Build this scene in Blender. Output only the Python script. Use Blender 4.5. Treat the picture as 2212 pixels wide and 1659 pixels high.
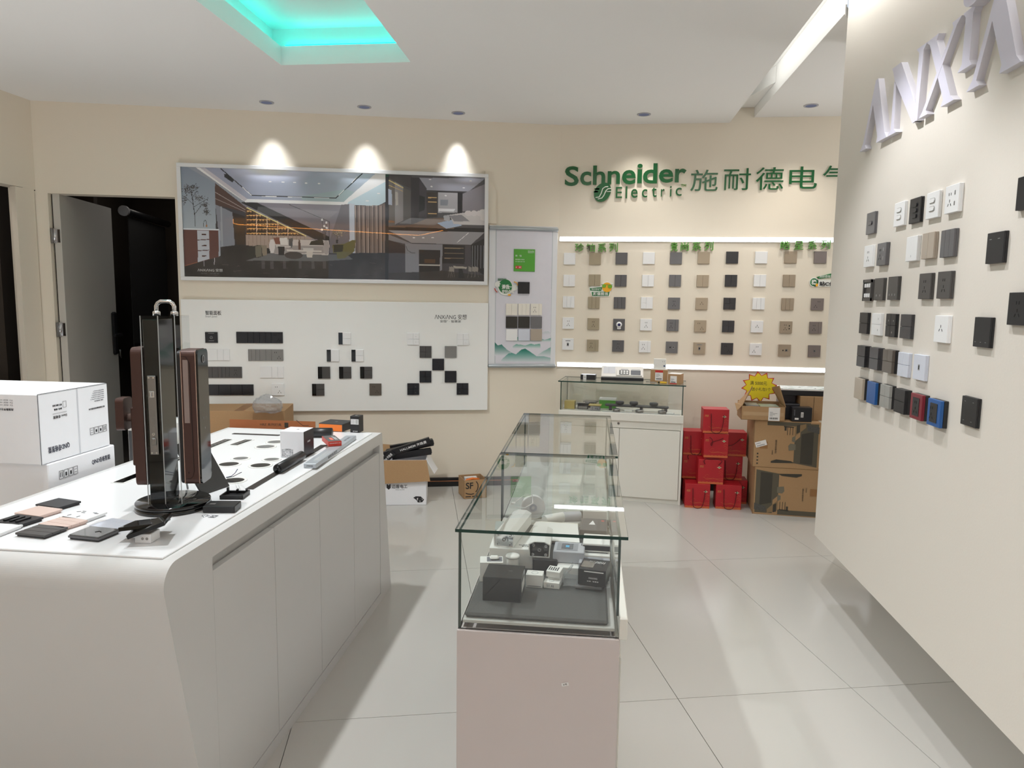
import bpy, bmesh, math, random
import numpy as np
from mathutils import Vector, Matrix
random.seed(7); np.random.seed(7)
S = bpy.context.scene
COL = S.collection
for _o in list(bpy.data.objects):
    bpy.data.objects.remove(_o, do_unlink=True)

# ---------------------------------------------------------------- camera
PW, PH = 2212, 1659
FPX, PITCH, ROLL, YAW = 1539.1, 0.116126, 0.013572, 0.110321
EYE = Vector((0, 0, 1.40))
_cy, _sy, _cp, _sp = math.cos(YAW), math.sin(YAW), math.cos(PITCH), math.sin(PITCH)
FWD = Vector((-_sy*_cp, _cy*_cp, -_sp))
_r = Vector((_cy, _sy, 0)); _u = _r.cross(FWD)
RGT = _r*math.cos(ROLL) + _u*math.sin(ROLL)
UPV = -_r*math.sin(ROLL) + _u*math.cos(ROLL)
cd = bpy.data.cameras.new('camera'); cam = bpy.data.objects.new('camera', cd); COL.objects.link(cam)
cd.sensor_width = 36.0; cd.lens = FPX/PW*36.0; cd.clip_start = 0.02; cd.clip_end = 200
cam.matrix_world = Matrix((( RGT.x, UPV.x, -FWD.x, EYE.x), (RGT.y, UPV.y, -FWD.y, EYE.y), (RGT.z, UPV.z, -FWD.z, EYE.z), (0, 0, 0, 1)))
S.camera = cam

# ---------------------------------------------------------------- colour management, world
S.view_settings.view_transform = 'Standard'
S.view_settings.look = 'None'
S.view_settings.gamma = 1.0
S.view_settings.use_curve_mapping = False
S.view_settings.exposure = 0.22
S.cycles.max_bounces = 12; S.cycles.diffuse_bounces = 6; S.cycles.glossy_bounces = 6
S.cycles.transparent_max_bounces = 24; S.cycles.transmission_bounces = 8
S.cycles.sample_clamp_indirect = 6.0; S.cycles.caustics_reflective = False; S.cycles.caustics_refractive = False
W = bpy.data.worlds.new('street_daylight'); S.world = W; W.use_nodes = True
_bg = W.node_tree.nodes['Background']; _bg.inputs[0].default_value = (0.80, 0.88, 1.0, 1); _bg.inputs[1].default_value = .7

def lin(c):
    c = c/255.0
    return c/12.92 if c <= 0.04045 else ((c+0.055)/1.055)**2.4
def rgb(t): return tuple(lin(v) for v in t)

# ---------------------------------------------------------------- lights of the shop and added fill lights
ZC = 2.68        # ceiling height
def spot(name, loc, target, power, cone, blend=.5, r=.03, col=(1, 1, 1)):
    l = bpy.data.lights.new(name, 'SPOT'); l.energy = power; l.spot_size = math.radians(cone); l.spot_blend = blend
    l.shadow_soft_size = r; l.color = col
    o = bpy.data.objects.new(name, l); COL.objects.link(o); o.location = loc
    o.rotation_euler = (Vector(target)-Vector(loc)).to_track_quat('-Z', 'Y').to_euler(); return o
def area(name, loc, size, sy, power, rot=(0, 0, 0), col=(1, 1, 1), spread=180):
    l = bpy.data.lights.new(name, 'AREA'); l.shape = 'RECTANGLE'; l.size = size; l.size_y = sy; l.energy = power; l.color = col
    l.spread = math.radians(spread)
    o = bpy.data.objects.new(name, l); COL.objects.link(o); o.location = loc; o.rotation_euler = rot; return o
COOL = (0.93, 0.96, 1.0); WARM = (1.0, 0.90, 0.78)
# wall washers over the framed picture (the three recessed downlights one sees)
for _x, _y, _c in ((-2.206, 4.747, 52), (-1.582, 4.899, 52), (-0.968, 5.092, 44)):
    _n = Vector((-0.2395, 0.9709, 0))
    spot('downlight_and_fill_beam', (_x, _y, ZC-.012), (_x+_n.x*.62, _y+_n.y*.62, .7), 17, _c, 1.0, .03, COOL)
# two over the sign wall and the storage corner
spot('downlight_and_fill_beam', (0.32, 5.15, ZC-.012), (0.32, 5.30, 0), 14, 100, 1.0, .03, (1, .97, .92))
spot('downlight_and_fill_beam', (1.391, 5.03, 2.70), (1.391, 5.16, 0), 20, 100, 1.0, .03, (1, .93, .84))
# lamps in the light recess above the island, and further ceiling downlights over the aisle
for _x, _y, _p in ((-1.35, 2.75, 76), (-1.35, 1.8, 52), (-1.35, .3, 6)):
    spot('ceiling_lamp_beam', (_x, _y, 2.66), (_x, _y+.001, 0), _p, 140, .6, .035, (.97, .985, 1))
for _x, _y, _p in ((.47, 2.65, 42), (.45, 1.6, 35), (.45, .5, 15)):
    spot('track_spot_beam', (_x, _y, 2.66), (_x+.80, _y+.05, 0.2), _p, 84, .6, .03, (.97, .98, 1))
spot('downlight_and_fill_beam', (.85, 4.35, ZC-.012), (.85, 5.3, 1.5), 26, 76, 1.0, .03, (1, .98, .95))  # unseen fill spot, added to even out light on the sign wall
spot('downlight_and_fill_beam', (-.1, 4.2, ZC-.012), (.1, 5.3, 1.3), 22, 76, 1.0, .03, (1, .98, .95))  # second added fill spot for the sign wall, no fixture
area('back_room_fill', (-3.6, 5.9, 2.6), .3, .3, 1.6, (0, 0, 0), (1, .93, .85)); area('side_room_fill', (-4.2, 3.6, 2.6), .3, .3, 3.0, (0, 0, 0), (1, .9, .8))  # unseen fill areas added to lift the two dim rooms
# linear tube in the ceiling slot, unseen fill lights added over the front of the shop
area('slot_tube_light', (1.03, 2.2, 2.86), .05, 2.6, 6, (0, 0, 0), (.95, .98, 1))
def point_fill(loc, power, r=.12, col=(.97, .98, 1)):
    l = bpy.data.lights.new('alcove_fill_light', 'POINT'); l.energy = power; l.shadow_soft_size = r; l.color = col
    o = bpy.data.objects.new('alcove_fill_light', l); COL.objects.link(o); o.location = loc
point_fill((2.3, 4.3, 2.1), 12)  # unseen point fill, added to brighten the storage corner
area('unseen_uplight_fill', (-2.9, 2.5, .35), 1.2, 1.6, 13, (math.pi, 0, 0), (.97, .98, 1)); area('unseen_uplight_fill', (-.9, -.6, 2.1), 1.6, 1.6, 17, (math.pi, 0, 0), (.97, .98, 1))  # unseen upward fills, added to brighten ceiling and upper walls
area('slot_strip_light', (.952, 1.3, 2.80), .02, 7.0, 3.6, (0, math.radians(-110), 0), (1, .99, .96))
area('ceiling_fill_light', (-1.6, -1.1, 2.66), 1.1, 1.1, 4, (0, 0, 0), (1, .98, .95))  # unseen area fill, added for ambient light
area('ceiling_fill_light', (0.4, -1.3, 2.66), .6, .9, 3, (0, 0, 0), (1, .98, .95))

# ---------------------------------------------------------------- helpers
def ray(px, py): return FWD + RGT*((px-PW/2)/FPX) - UPV*((py-PH/2)/FPX)
def onz(px, py, z):                      # the point of a horizontal plane seen at a pixel
    d = ray(px, py); return EYE + d*((z-EYE.z)/d.z)
def onp(px, py, p0, n):
    d = ray(px, py); return EYE + d*((Vector(p0)-EYE).dot(n)/d.dot(n))
class Frame:                             # a standing surface: local x right, y into it, z up
    def __init__(s, org, rot): s.o = Vector(org); s.r = rot; s.ex = Vector((math.cos(rot), math.sin(rot), 0)); s.ey = Vector((-math.sin(rot), math.cos(rot), 0))
    def uz(s, px, py, off=0.0):
        p = onp(px, py, s.o - s.ey*off, s.ey); return (p-s.o).dot(s.ex), p.z
    def P(s, u, v, z): return s.o + s.ex*u + s.ey*v + Vector((0, 0, z))
TH = 0.241879
FT = Frame((-0.262, 5.391, 0), TH)           # back wall on the left, turned 14 degrees
FS = Frame((0, 5.391, 0), 0.0)               # back wall with the green sign
FR = Frame((1.115, 0, 0), -math.pi/2)        # floating display wall on the right
FC = Frame((-0.215, 5.045, 0), -0.121)       # small showcase against the sign wall

_mc = {}
def mat(name, col, rough=.5, metal=0.0, spec=.5, bump=0, scale=60, var=0, emit=None, es=0, coat=0, vcol=False):
    key = (name,)
    if key in _mc: return _mc[key]
    m = bpy.data.materials.new(name); m.use_nodes = True; nt = m.node_tree; b = nt.nodes['Principled BSDF']
    c = rgb(col); m.diffuse_color = (*c, 1)
    b.inputs['Base Color'].default_value = (*c, 1); b.inputs['Roughness'].default_value = rough; b.inputs['Metallic'].default_value = metal
    b.inputs['Specular IOR Level'].default_value = spec; b.inputs['Coat Weight'].default_value = coat
    if emit is not None: b.inputs['Emission Color'].default_value = (*rgb(emit), 1); b.inputs['Emission Strength'].default_value = es
    if var or bump:
        tc = nt.nodes.new('ShaderNodeTexCoord'); n = nt.nodes.new('ShaderNodeTexNoise'); n.inputs['Scale'].default_value = scale; n.inputs['Detail'].default_value = 4
        nt.links.new(tc.outputs['Object'], n.inputs['Vector'])
        if var:
            mx = nt.nodes.new('ShaderNodeMix'); mx.data_type = 'RGBA'
            lo = tuple(max(0, v*(1-var)) for v in c); hi = tuple(min(1, v*(1+var)) for v in c)
            mx.inputs[6].default_value = (*lo, 1); mx.inputs[7].default_value = (*hi, 1)
            nt.links.new(n.outputs['Fac'], mx.inputs[0]); nt.links.new(mx.outputs[2], b.inputs['Base Color'])
        if bump:
            bp = nt.nodes.new('ShaderNodeBump'); bp.inputs['Strength'].default_value = bump; bp.inputs['Distance'].default_value = .002
            nt.links.new(n.outputs['Fac'], bp.inputs['Height']); nt.links.new(bp.outputs['Normal'], b.inputs['Normal'])
    if vcol:
        a = nt.nodes.new('ShaderNodeVertexColor'); a.layer_name = 'print'; nt.links.new(a.outputs['Color'], b.inputs['Base Color'])
    _mc[key] = m; return m
def glass_mat(name, tint, ior=1.6, rough=0.0, haze=0.0):
    m = bpy.data.materials.new(name); m.use_nodes = True; nt = m.node_tree; nt.nodes.clear()
    out = nt.nodes.new('ShaderNodeOutputMaterial'); mix = nt.nodes.new('ShaderNodeMixShader'); tr = nt.nodes.new('ShaderNodeBsdfTransparent')
    gl = nt.nodes.new('ShaderNodeBsdfGlossy'); fr = nt.nodes.new('ShaderNodeFresnel'); ge = nt.nodes.new('ShaderNodeNewGeometry'); ma = nt.nodes.new('ShaderNodeMath')
    sb = nt.nodes.new('ShaderNodeMath'); sb.operation = 'SUBTRACT'; sb.inputs[0].default_value = 1.0; ma.operation = 'MULTIPLY'
    tr.inputs[0].default_value = (*tint, 1); gl.inputs['Roughness'].default_value = rough; fr.inputs['IOR'].default_value = ior
    nt.links.new(ge.outputs['Backfacing'], sb.inputs[1]); nt.links.new(fr.outputs[0], ma.inputs[0]); nt.links.new(sb.outputs[0], ma.inputs[1])
    nt.links.new(ma.outputs[0], mix.inputs[0]); nt.links.new(tr.outputs[0], mix.inputs[1]); nt.links.new(gl.outputs[0], mix.inputs[2])
    if haze:
        m2 = nt.nodes.new('ShaderNodeMixShader'); df = nt.nodes.new('ShaderNodeBsdfDiffuse'); df.inputs[0].default_value = (.8, .8, .8, 1); m2.inputs[0].default_value = haze
        nt.links.new(mix.outputs[0], m2.inputs[1]); nt.links.new(df.outputs[0], m2.inputs[2]); nt.links.new(m2.outputs[0], out.inputs[0])
    else: nt.links.new(mix.outputs[0], out.inputs[0])
    m.diffuse_color = (.7, .9, .85, .3); return m

class MB:
    def __init__(s): s.v = []; s.f = []; s.m = []; s.mats = []; s.sm = []
    def mi(s, m):
        if m not in s.mats: s.mats.append(m)
        return s.mats.index(m)
    def add(s, vs, fs, m, smooth=False):
        b = len(s.v); s.v += [tuple(v) for v in vs]; k = s.mi(m)
        for f in fs: s.f.append([b+i for i in f]); s.m.append(k); s.sm.append(smooth)
        return s
    def box(s, x0, y0, z0, x1, y1, z1, m, c=0.0, R=None):
        lo = (min(x0, x1), min(y0, y1), min(z0, z1)); hi = (max(x0, x1), max(y0, y1), max(z0, z1))
        if c <= 0:
            vs = [(lo[0], lo[1], lo[2]), (hi[0], lo[1], lo[2]), (hi[0], hi[1], lo[2]), (lo[0], hi[1], lo[2]), (lo[0], lo[1], hi[2]), (hi[0], lo[1], hi[2]), (hi[0], hi[1], hi[2]), (lo[0], hi[1], hi[2])]
            fs = [(0, 3, 2, 1), (4, 5, 6, 7), (0, 1, 5, 4), (1, 2, 6, 5), (2, 3, 7, 6), (3, 0, 4, 7)]
        else:
            c = min(c, *(0.45*(hi[i]-lo[i]) for i in range(3)))
            vs = []; idx = {}
            for sx in (0, 1):
                for sy in (0, 1):
                    for sz in (0, 1):
                        sg = (sx, sy, sz)
                        for ax in range(3):
                            p = [hi[i] if sg[i] else lo[i] for i in range(3)]
                            for i in range(3):
                                if i != ax: p[i] += -c if sg[i] else c
                            idx[(sg, ax)] = len(vs); vs.append(tuple(p))
            fs = []
            for ax in range(3):
                o = [i for i in range(3) if i != ax]
                for sd in (0, 1):
                    def g(a, b2):
                        t = [0, 0, 0]; t[ax] = sd; t[o[0]] = a; t[o[1]] = b2; return idx[(tuple(t), ax)]
                    fs.append([g(0, 0), g(1, 0), g(1, 1), g(0, 1)])
            for ax in range(3):              # edge parallel to ax
                o = [i for i in range(3) if i != ax]
                for a in (0, 1):
                    for b2 in (0, 1):
                        def g(e, which):
                            t = [0, 0, 0]; t[ax] = e; t[o[0]] = a; t[o[1]] = b2; return idx[(tuple(t), o[which])]
                        fs.append([g(0, 0), g(1, 0), g(1, 1), g(0, 1)])
            for sx in (0, 1):
                for sy in (0, 1):
                    for sz in (0, 1): fs.append([idx[((sx, sy, sz), a)] for a in range(3)])
        if R is not None: vs = [tuple(R @ Vector(v)) for v in vs]
        return s.add(vs, fs, m)
    def prism(s, poly, a0, a1, m, axis='z', smooth=False, capm=None):
        def q(p, h): return (p[0], p[1], h) if axis == 'z' else ((p[0], h, p[1]) if axis == 'y' else (h, p[0], p[1]))
        n = len(poly); vs = [q(p, a0) for p in poly] + [q(p, a1) for p in poly]
        s.add(vs, [(i, (i+1) % n, n+(i+1) % n, n+i) for i in range(n)], m, smooth)
        b = len(s.v)-2*n; k = s.mi(capm or m)
        s.f += [[b+i for i in range(n)], [b+n+i for i in range(n)]]; s.m += [k, k]; s.sm += [False, False]; return s
    def lathe(s, prof, m, n=24, c=(0, 0, 0), axis='z', smooth=True, caps=True):
        vs = []
        for r, h in prof:
            for i in range(n):
                a = 2*math.pi*i/n; p = (r*math.cos(a), r*math.sin(a), h)
                if axis == 'y': p = (p[0], p[2], p[1])
                if axis == 'x': p = (p[2], p[0], p[1])
                vs.append((p[0]+c[0], p[1]+c[1], p[2]+c[2]))
        fs = []
        for j in range(len(prof)-1):
            for i in range(n): fs.append((j*n+i, j*n+(i+1) % n, (j+1)*n+(i+1) % n, (j+1)*n+i))
        s.add(vs, fs, m, smooth); b = len(s.v)-len(vs); k = s.mi(m)
        if not caps: return s
        if prof[0][0] > 1e-6: s.f.append([b+i for i in range(n)]); s.m.append(k); s.sm.append(False)
        if prof[-1][0] > 1e-6: s.f.append([b+(len(prof)-1)*n+i for i in range(n)]); s.m.append(k); s.sm.append(False)
        return s
    def cyl(s, c, r, h, m, n=24, axis='z', ch=0):
        p = [(r, 0), (r, h)] if not ch else [(r-ch, 0), (r, ch), (r, h-ch), (r-ch, h)]
        return s.lathe(p, m, n, c, axis)
    def ring(s, c, r0, r1, h, m, n=32, axis='z'):
        return s.lathe([(r0, 0), (r1, 0), (r1, h), (r0, h), (r0, 0)], m, n, c, axis, False, False)
    def tube(s, pts, r, m, n=8, closed=False):
        pts = [Vector(p) for p in pts]; vs = []; N = len(pts); up = Vector((0, 0, 1)); prev = None
        for i, p in enumerate(pts):
            t = (pts[min(i+1, N-1)]-pts[max(i-1, 0)]).normalized()
            if prev is None:
                a = t.cross(up)
                if a.length < .1: a = t.cross(Vector((1, 0, 0)))
            else: a = prev - t*prev.dot(t)
            a.normalize(); prev = a; b = t.cross(a)
            for k in range(n):
                w = 2*math.pi*k/n; vs.append(p + a*(r*math.cos(w)) + b*(r*math.sin(w)))
        fs = [(i*n+k, i*n+(k+1) % n, (i+1)*n+(k+1) % n, (i+1)*n+k) for i in range(N-1) for k in range(n)]
        fs += [tuple(range(n)), tuple((N-1)*n+k for k in range(n))]
        return s.add(vs, fs, m, True)
    def mesh(s, name):
        me = bpy.data.meshes.new(name); bm = bmesh.new(); vv = [bm.verts.new(v) for v in s.v]
        for f, mi_, sm in zip(s.f, s.m, s.sm):
            if len(set(f)) < 3: continue
            try: q = bm.faces.new([vv[i] for i in f])
            except ValueError: continue
            q.material_index = mi_; q.smooth = sm
        bmesh.ops.remove_doubles(bm, verts=bm.verts, dist=1e-7) if any(s.sm) else None
        bmesh.ops.recalc_face_normals(bm, faces=bm.faces); bm.to_mesh(me); bm.free()
        for m in s.mats: me.materials.append(m)
        return me
def link(name, data, parent=None, loc=(0, 0, 0), rot=(0, 0, 0)):
    o = bpy.data.objects.new(name, data); COL.objects.link(o); o.location = loc
    o.rotation_euler = rot if not isinstance(rot, (int, float)) else (0, 0, rot)
    if parent is not None: o.parent = parent
    return o
def tag(o, label=None, cat=None, group=None, kind=None):
    if label: o['label'] = label
    if cat: o['category'] = cat
    if group: o['group'] = group
    if kind: o['kind'] = kind
    return o
def thing(name, label, cat, loc=(0, 0, 0), rot=0, group=None):
    o = link(name, None, None, loc, rot); o.empty_display_size = .05; return tag(o, label, cat, group)
def part(name, mb, parent, loc=(0, 0, 0), rot=0, label=None):
    me = mb.mesh(name) if isinstance(mb, MB) else mb
    return tag(link(name, me, parent, loc, rot), label)
def solo(name, label, cat, mb, loc=(0, 0, 0), rot=0, group=None):
    me = mb.mesh(name) if isinstance(mb, MB) else mb
    return tag(link(name, me, None, loc, rot), label, cat, group)
def struct(name, mb, loc=(0, 0, 0), rot=0):
    return tag(link(name, mb.mesh(name) if isinstance(mb, MB) else mb, None, loc, rot), kind='structure')

_gl = {}
def glyphs(text, weight=0.0, spacing=1.0):   # outline of a text as polygons with depth 1, centred in its own box
    k = (text, weight, spacing)
    if k in _gl: return _gl[k]
    cu = bpy.data.curves.new('t', 'FONT'); cu.body = text; cu.size = 1; cu.extrude = .5; cu.offset = weight; cu.space_character = spacing
    cu.resolution_u = 4 if len(text) < 8 else 2
    ob = bpy.data.objects.new('t', cu); COL.objects.link(ob)
    dg = bpy.context.evaluated_depsgraph_get(); me = bpy.data.meshes.new_from_object(ob.evaluated_get(dg), depsgraph=dg)
    bpy.data.objects.remove(ob, do_unlink=True); bpy.data.curves.remove(cu)
    n = len(me.vertices); a = np.empty(n*3); me.vertices.foreach_get('co', a); a = a.reshape(-1, 3)
    _gl[k] = (a, [tuple(p.vertices) for p in me.polygons]); bpy.data.meshes.remove(me); return _gl[k]
def text_mb(mb, text, u0, z0, u1, z1, m, y0=-.001, y1=0.0, weight=0.0, spacing=1.0, plane='xz', flip=False, keep=False, turn=False):
    """lettering filling the box u0..u1, z0..z1 ; plane xz: standing on y ; plane xy: lying, z0.. are y ; plane yz: x is depth"""
    a, fs = glyphs(text, weight, spacing)
    if not len(a): return mb
    lo = a.min(0); hi = a.max(0); w, h = hi[0]-lo[0], max(hi[1]-lo[1], 1e-6)
    X = (a[:, 0]-lo[0])/w; Y = (a[:, 1]-lo[1])/h; D = a[:, 2]+.5
    if flip: X = 1-X; Y = 1-Y
    if keep:
        bw, bh = abs(u1-u0), abs(z1-z0); sc = min(bw/w, bh/h); X = .5+(X-.5)*(w*sc/bw); Y = .5+(Y-.5)*(h*sc/bh)
    if turn: X, Y = 1-Y, X
    U = u0+X*(u1-u0); Z = z0+Y*(z1-z0); Dp = y1+(y0-y1)*D
    if plane == 'xz': vs = np.stack([U, Dp, Z], 1)
    elif plane == 'xy': vs = np.stack([U, Z, Dp], 1)
    else: vs = np.stack([Dp, U, Z], 1)
    return mb.add(vs.tolist(), fs, m)

class Canvas:                              # flat print, painted as coloured mesh points
    def __init__(s, w, h, quad=None, bg=(200, 200, 200)):
        s.w, s.h = w, h; s.a = np.ones((h, w, 3))*np.array(bg, float)
        yy, xx = np.mgrid[0:h, 0:w]; s.X = xx+.5; s.Y = yy+.5; s.H = None
        if quad:                           # quad: where the print's corners (TL,TR,BR,BL) lie in the drawing's own units
            A = []; B = []
            for (x, y), (U, V) in zip(quad, ((0, 0), (w, 0), (w, h), (0, h))):
                A += [[x, y, 1, 0, 0, 0, -U*x, -U*y], [0, 0, 0, x, y, 1, -V*x, -V*y]]; B += [U, V]
            s.H = np.append(np.linalg.solve(np.array(A, float), np.array(B, float)), 1).reshape(3, 3)
    def t(s, pts):
        p = np.array(pts, float)
        if s.H is None: return p
        q = np.c_[p, np.ones(len(p))] @ s.H.T; return q[:, :2]/q[:, 2:]
    def mask(s, q):
        m = np.zeros((s.h, s.w), bool); n = len(q)
        x0, y0 = np.floor(q.min(0)).astype(int); x1, y1 = np.ceil(q.max(0)).astype(int)+1
        x0, y0 = max(x0, 0), max(y0, 0); x1, y1 = min(x1, s.w), min(y1, s.h)
        if x0 >= x1 or y0 >= y1: return m
        X = s.X[y0:y1, x0:x1]; Y = s.Y[y0:y1, x0:x1]; mm = np.zeros(X.shape, bool)
        for i in range(n):
            xa, ya = q[i]; xb, yb = q[(i+1) % n]
            if ya == yb: continue
            c = ((ya > Y) != (yb > Y)) & (X < (xb-xa)*(Y-ya)/(yb-ya)+xa); mm ^= c
        m[y0:y1, x0:x1] = mm; return m
    def poly(s, pts, col, al=1.0, col2=None, ax=0, noise=0):
        q = s.t(pts); m = s.mask(q)
        if not m.any(): return
        c = np.ones((m.sum(), 3))*np.array(col, float)
        if col2 is not None:
            k = (s.X if ax == 0 else s.Y)[m]; k = (k-k.min())/max(1e-6, k.max()-k.min()); c = c*(1-k[:, None])+np.array(col2, float)*k[:, None]
        if noise: c = c + s.nz(noise)[m][:, None]
        s.a[m] = s.a[m]*(1-al)+c*al
    def nz(s, amp):
        r = np.zeros((s.h, s.w))
        for k, w_ in ((8, 1), (20, .8), (50, .6)):
            g = np.random.rand(max(2, s.h*k//s.w)+2, k+2)-.5
            yi = np.linspace(0, g.shape[0]-1.001, s.h); xi = np.linspace(0, g.shape[1]-1.001, s.w)
            y0 = yi.astype(int); x0 = xi.astype(int); fy = (yi-y0)[:, None]; fx = (xi-x0)[None]
            r += w_*((g[y0][:, x0]*(1-fx)+g[y0][:, x0+1]*fx)*(1-fy)+(g[y0+1][:, x0]*(1-fx)+g[y0+1][:, x0+1]*fx)*fy)
        return r*amp
    def line(s, pts, w, col, al=1.0):
        q = s.t(pts)
        for a, b in zip(q[:-1], q[1:]):
            d = b-a; L = np.hypot(*d)
            if L < 1e-6: continue
            n = np.array([-d[1], d[0]])/L*max(w, .9)/2
            r = np.array([a+n, b+n, b-n, a-n]); m = s.mask(r); s.a[m] = s.a[m]*(1-al)+np.array(col, float)*al
    def dot(s, x, y, rx, ry, col, al=1.0, soft=False):
        c = s.t([(x, y), (x+rx, y), (x, y+ry)]); ax = max(.6, np.hypot(*(c[1]-c[0]))); ay = max(.6, np.hypot(*(c[2]-c[0])))
        r2 = ((s.X-c[0, 0])/ax)**2+((s.Y-c[0, 1])/ay)**2
        k = (np.clip(1-r2, 0, 1)**1.5 if soft else (r2 < 1).astype(float))[..., None]*al; s.a = s.a*(1-k)+np.array(col, float)*k
    def mesh(s, name, W_, H_, m, plane='xz', y=0.0, org=(0, 0)):
        """upright: lower left corner at org"""
        w, h = s.w, s.h; us = org[0]+np.linspace(0, W_, w+1); vs_ = org[1]+np.linspace(H_, 0, h+1)
        U, V = np.meshgrid(us, vs_); Z = np.full(U.shape, y)
        co = {'xz': (U, Z, V), 'xy': (U, V, Z), 'yz': (Z, U, V)}[plane]; co = np.stack(co, -1).reshape(-1, 3)
        i = np.arange(h)[:, None]*(w+1)+np.arange(w)[None]; F = np.stack([i, i+1, i+w+2, i+w+1][::-1], -1).reshape(-1, 4)
        if plane == 'yz' or True: pass
        me = bpy.data.meshes.new(name); me.vertices.add(len(co)); me.vertices.foreach_set('co', co.ravel())
        me.loops.add(F.size); me.loops.foreach_set('vertex_index', F.ravel().astype(np.int32)); me.polygons.add(len(F))
        me.polygons.foreach_set('loop_start', np.arange(0, F.size, 4, dtype=np.int32)); me.polygons.foreach_set('loop_total', np.full(len(F), 4, np.int32))
        me.update(calc_edges=True)
        c = np.clip(s.a/255, 0, 1); c = np.where(c <= .04045, c/12.92, ((c+.055)/1.055)**2.4)
        at = me.color_attributes.new('print', 'FLOAT_COLOR', 'CORNER'); cc = np.ones((len(F), 4, 4)); cc[:, :, :3] = c.reshape(-1, 1, 3)
        at.data.foreach_set('color', cc.ravel()); me.materials.append(m); return me
# ================================================================ materials of the room
M_wall = mat('cream_wall_paint', (228, 219, 203), .62, bump=.12, scale=180, var=.015)
M_ceil = mat('grey_white_ceiling_paint', (236, 236, 236), .7, bump=.08, scale=120, var=.01)
M_slot = mat('white_slot_paint', (240, 240, 238), .6)
M_disp = mat('ivory_display_wall_paint', (222, 216, 207), .55, bump=.1, scale=150, var=.012)
M_tile = mat('glossy_cream_floor_tile', (197, 195, 190), .2, spec=.5, var=.03, scale=1.6)
M_grout = mat('dark_tile_joint', (96, 90, 82), .9)
M_white = mat('white_lacquer', (228, 228, 224), .32, var=.01, scale=20)
M_edge = mat('white_board_edge', (236, 236, 232), .4)
M_black = mat('matt_black_plastic', (22, 22, 24), .42)
M_gblk = mat('gloss_black_acrylic', (6, 6, 7), .08, coat=.3)
M_dark = mat('dark_seam_and_backing', (30, 28, 26), .9)  # near-black for seams, slots and backings
M_chrome = mat('polished_chrome', (214, 214, 216), .12, metal=1)
M_steel = mat('brushed_steel', (150, 148, 146), .35, metal=1)
M_card = mat('brown_cardboard', (172, 138, 100), .85, bump=.25, scale=90, var=.05)
M_cardin = mat('darker_cardboard_inside', (139, 108, 78), .9, var=.05)
M_wcard = mat('white_carton_board', (238, 239, 243), .5, bump=.15, scale=25, var=.02)
M_ink = mat('black_print_ink', (34, 34, 38), .6)
M_gink = mat('grey_print_ink', (110, 112, 118), .6)
M_winkk = mat('white_print_ink', (228, 228, 228), .6)
M_led = mat('white_led_diffuser', (255, 255, 255), .5, emit=(245, 248, 255), es=7.0)
M_print = mat('colour_print', (255, 255, 255), .45, vcol=True)

# ================================================================ floor with separate tiles
fb = MB(); fb.box(-4.6, -2.75, -.06, 3.1, 7.6, -.012, M_grout); floor = struct('floor', fb)
def clip(poly, n, d):
    out = []
    for i in range(len(poly)):
        a, b = poly[i], poly[(i+1) % len(poly)]; fa = a[0]*n[0]+a[1]*n[1]-d; fb_ = b[0]*n[0]+b[1]*n[1]-d
        if fa <= 0: out.append(a)
        if (fa < 0 < fb_) or (fb_ < 0 < fa): k = fa/(fa-fb_); out.append((a[0]+(b[0]-a[0])*k, a[1]+(b[1]-a[1])*k))
    return out
TU, TV = .665, 1.312
ext, eyt = FT.ex, FT.ey
for i in range(-8, 6):
    for j in range(-5, 4):
        u0, v0 = .915+i*TU, 2.293+j*TV; g = .0011
        P = [(u0+g, v0+g), (u0+TU-g, v0+g), (u0+TU-g, v0+TV-g), (u0+g, v0+TV-g)]
        P = [((ext*a+eyt*b).x, (ext*a+eyt*b).y) for a, b in P]
        for n, d in (((0, 1), 5.39), ((1, 0), 3.0), ((-1, 0), 3.75), ((0, -1), 2.55), ((eyt.x, eyt.y), FT.o.dot(eyt)-.0)):
            P = clip(P, n, d)
            if len(P) < 3: break
        if len(P) < 3: continue
        ar = abs(sum(P[k][0]*P[(k+1) % len(P)][1]-P[(k+1) % len(P)][0]*P[k][1] for k in range(len(P))))/2
        if ar < .01: continue
        cx = sum(p[0] for p in P)/len(P); cy_ = sum(p[1] for p in P)/len(P)
        t = MB(); t.prism([(p[0]-cx, p[1]-cy_) for p in P], -.012, 0, M_tile); part('tile', t, floor, (cx, cy_, 0))

# ================================================================ ceiling, light recess, slot
cb = MB(); T = .10
RX0, RX1, RY0, RY1 = -1.748, -1.015, .9, 3.955
def slab(x0, y0, x1, y1): cb.box(x0, y0, ZC, x1, y1, ZC+T, M_ceil)
slab(-3.85, -2.6, RX0, 5.45); slab(RX1, -2.6, .935, 5.45); slab(RX0, -2.6, RX1, RY0); slab(RX0, RY1, RX1, 5.45)
struct('ceiling', cb)
# raised tray of the recess with the turquoise cove light
M_tray = mat('recess_paint', (224, 226, 224), .6)
rb = MB(); X0, X1, Y0, Y1 = RX0, RX1, RY0, RY1; CV = .085
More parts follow.
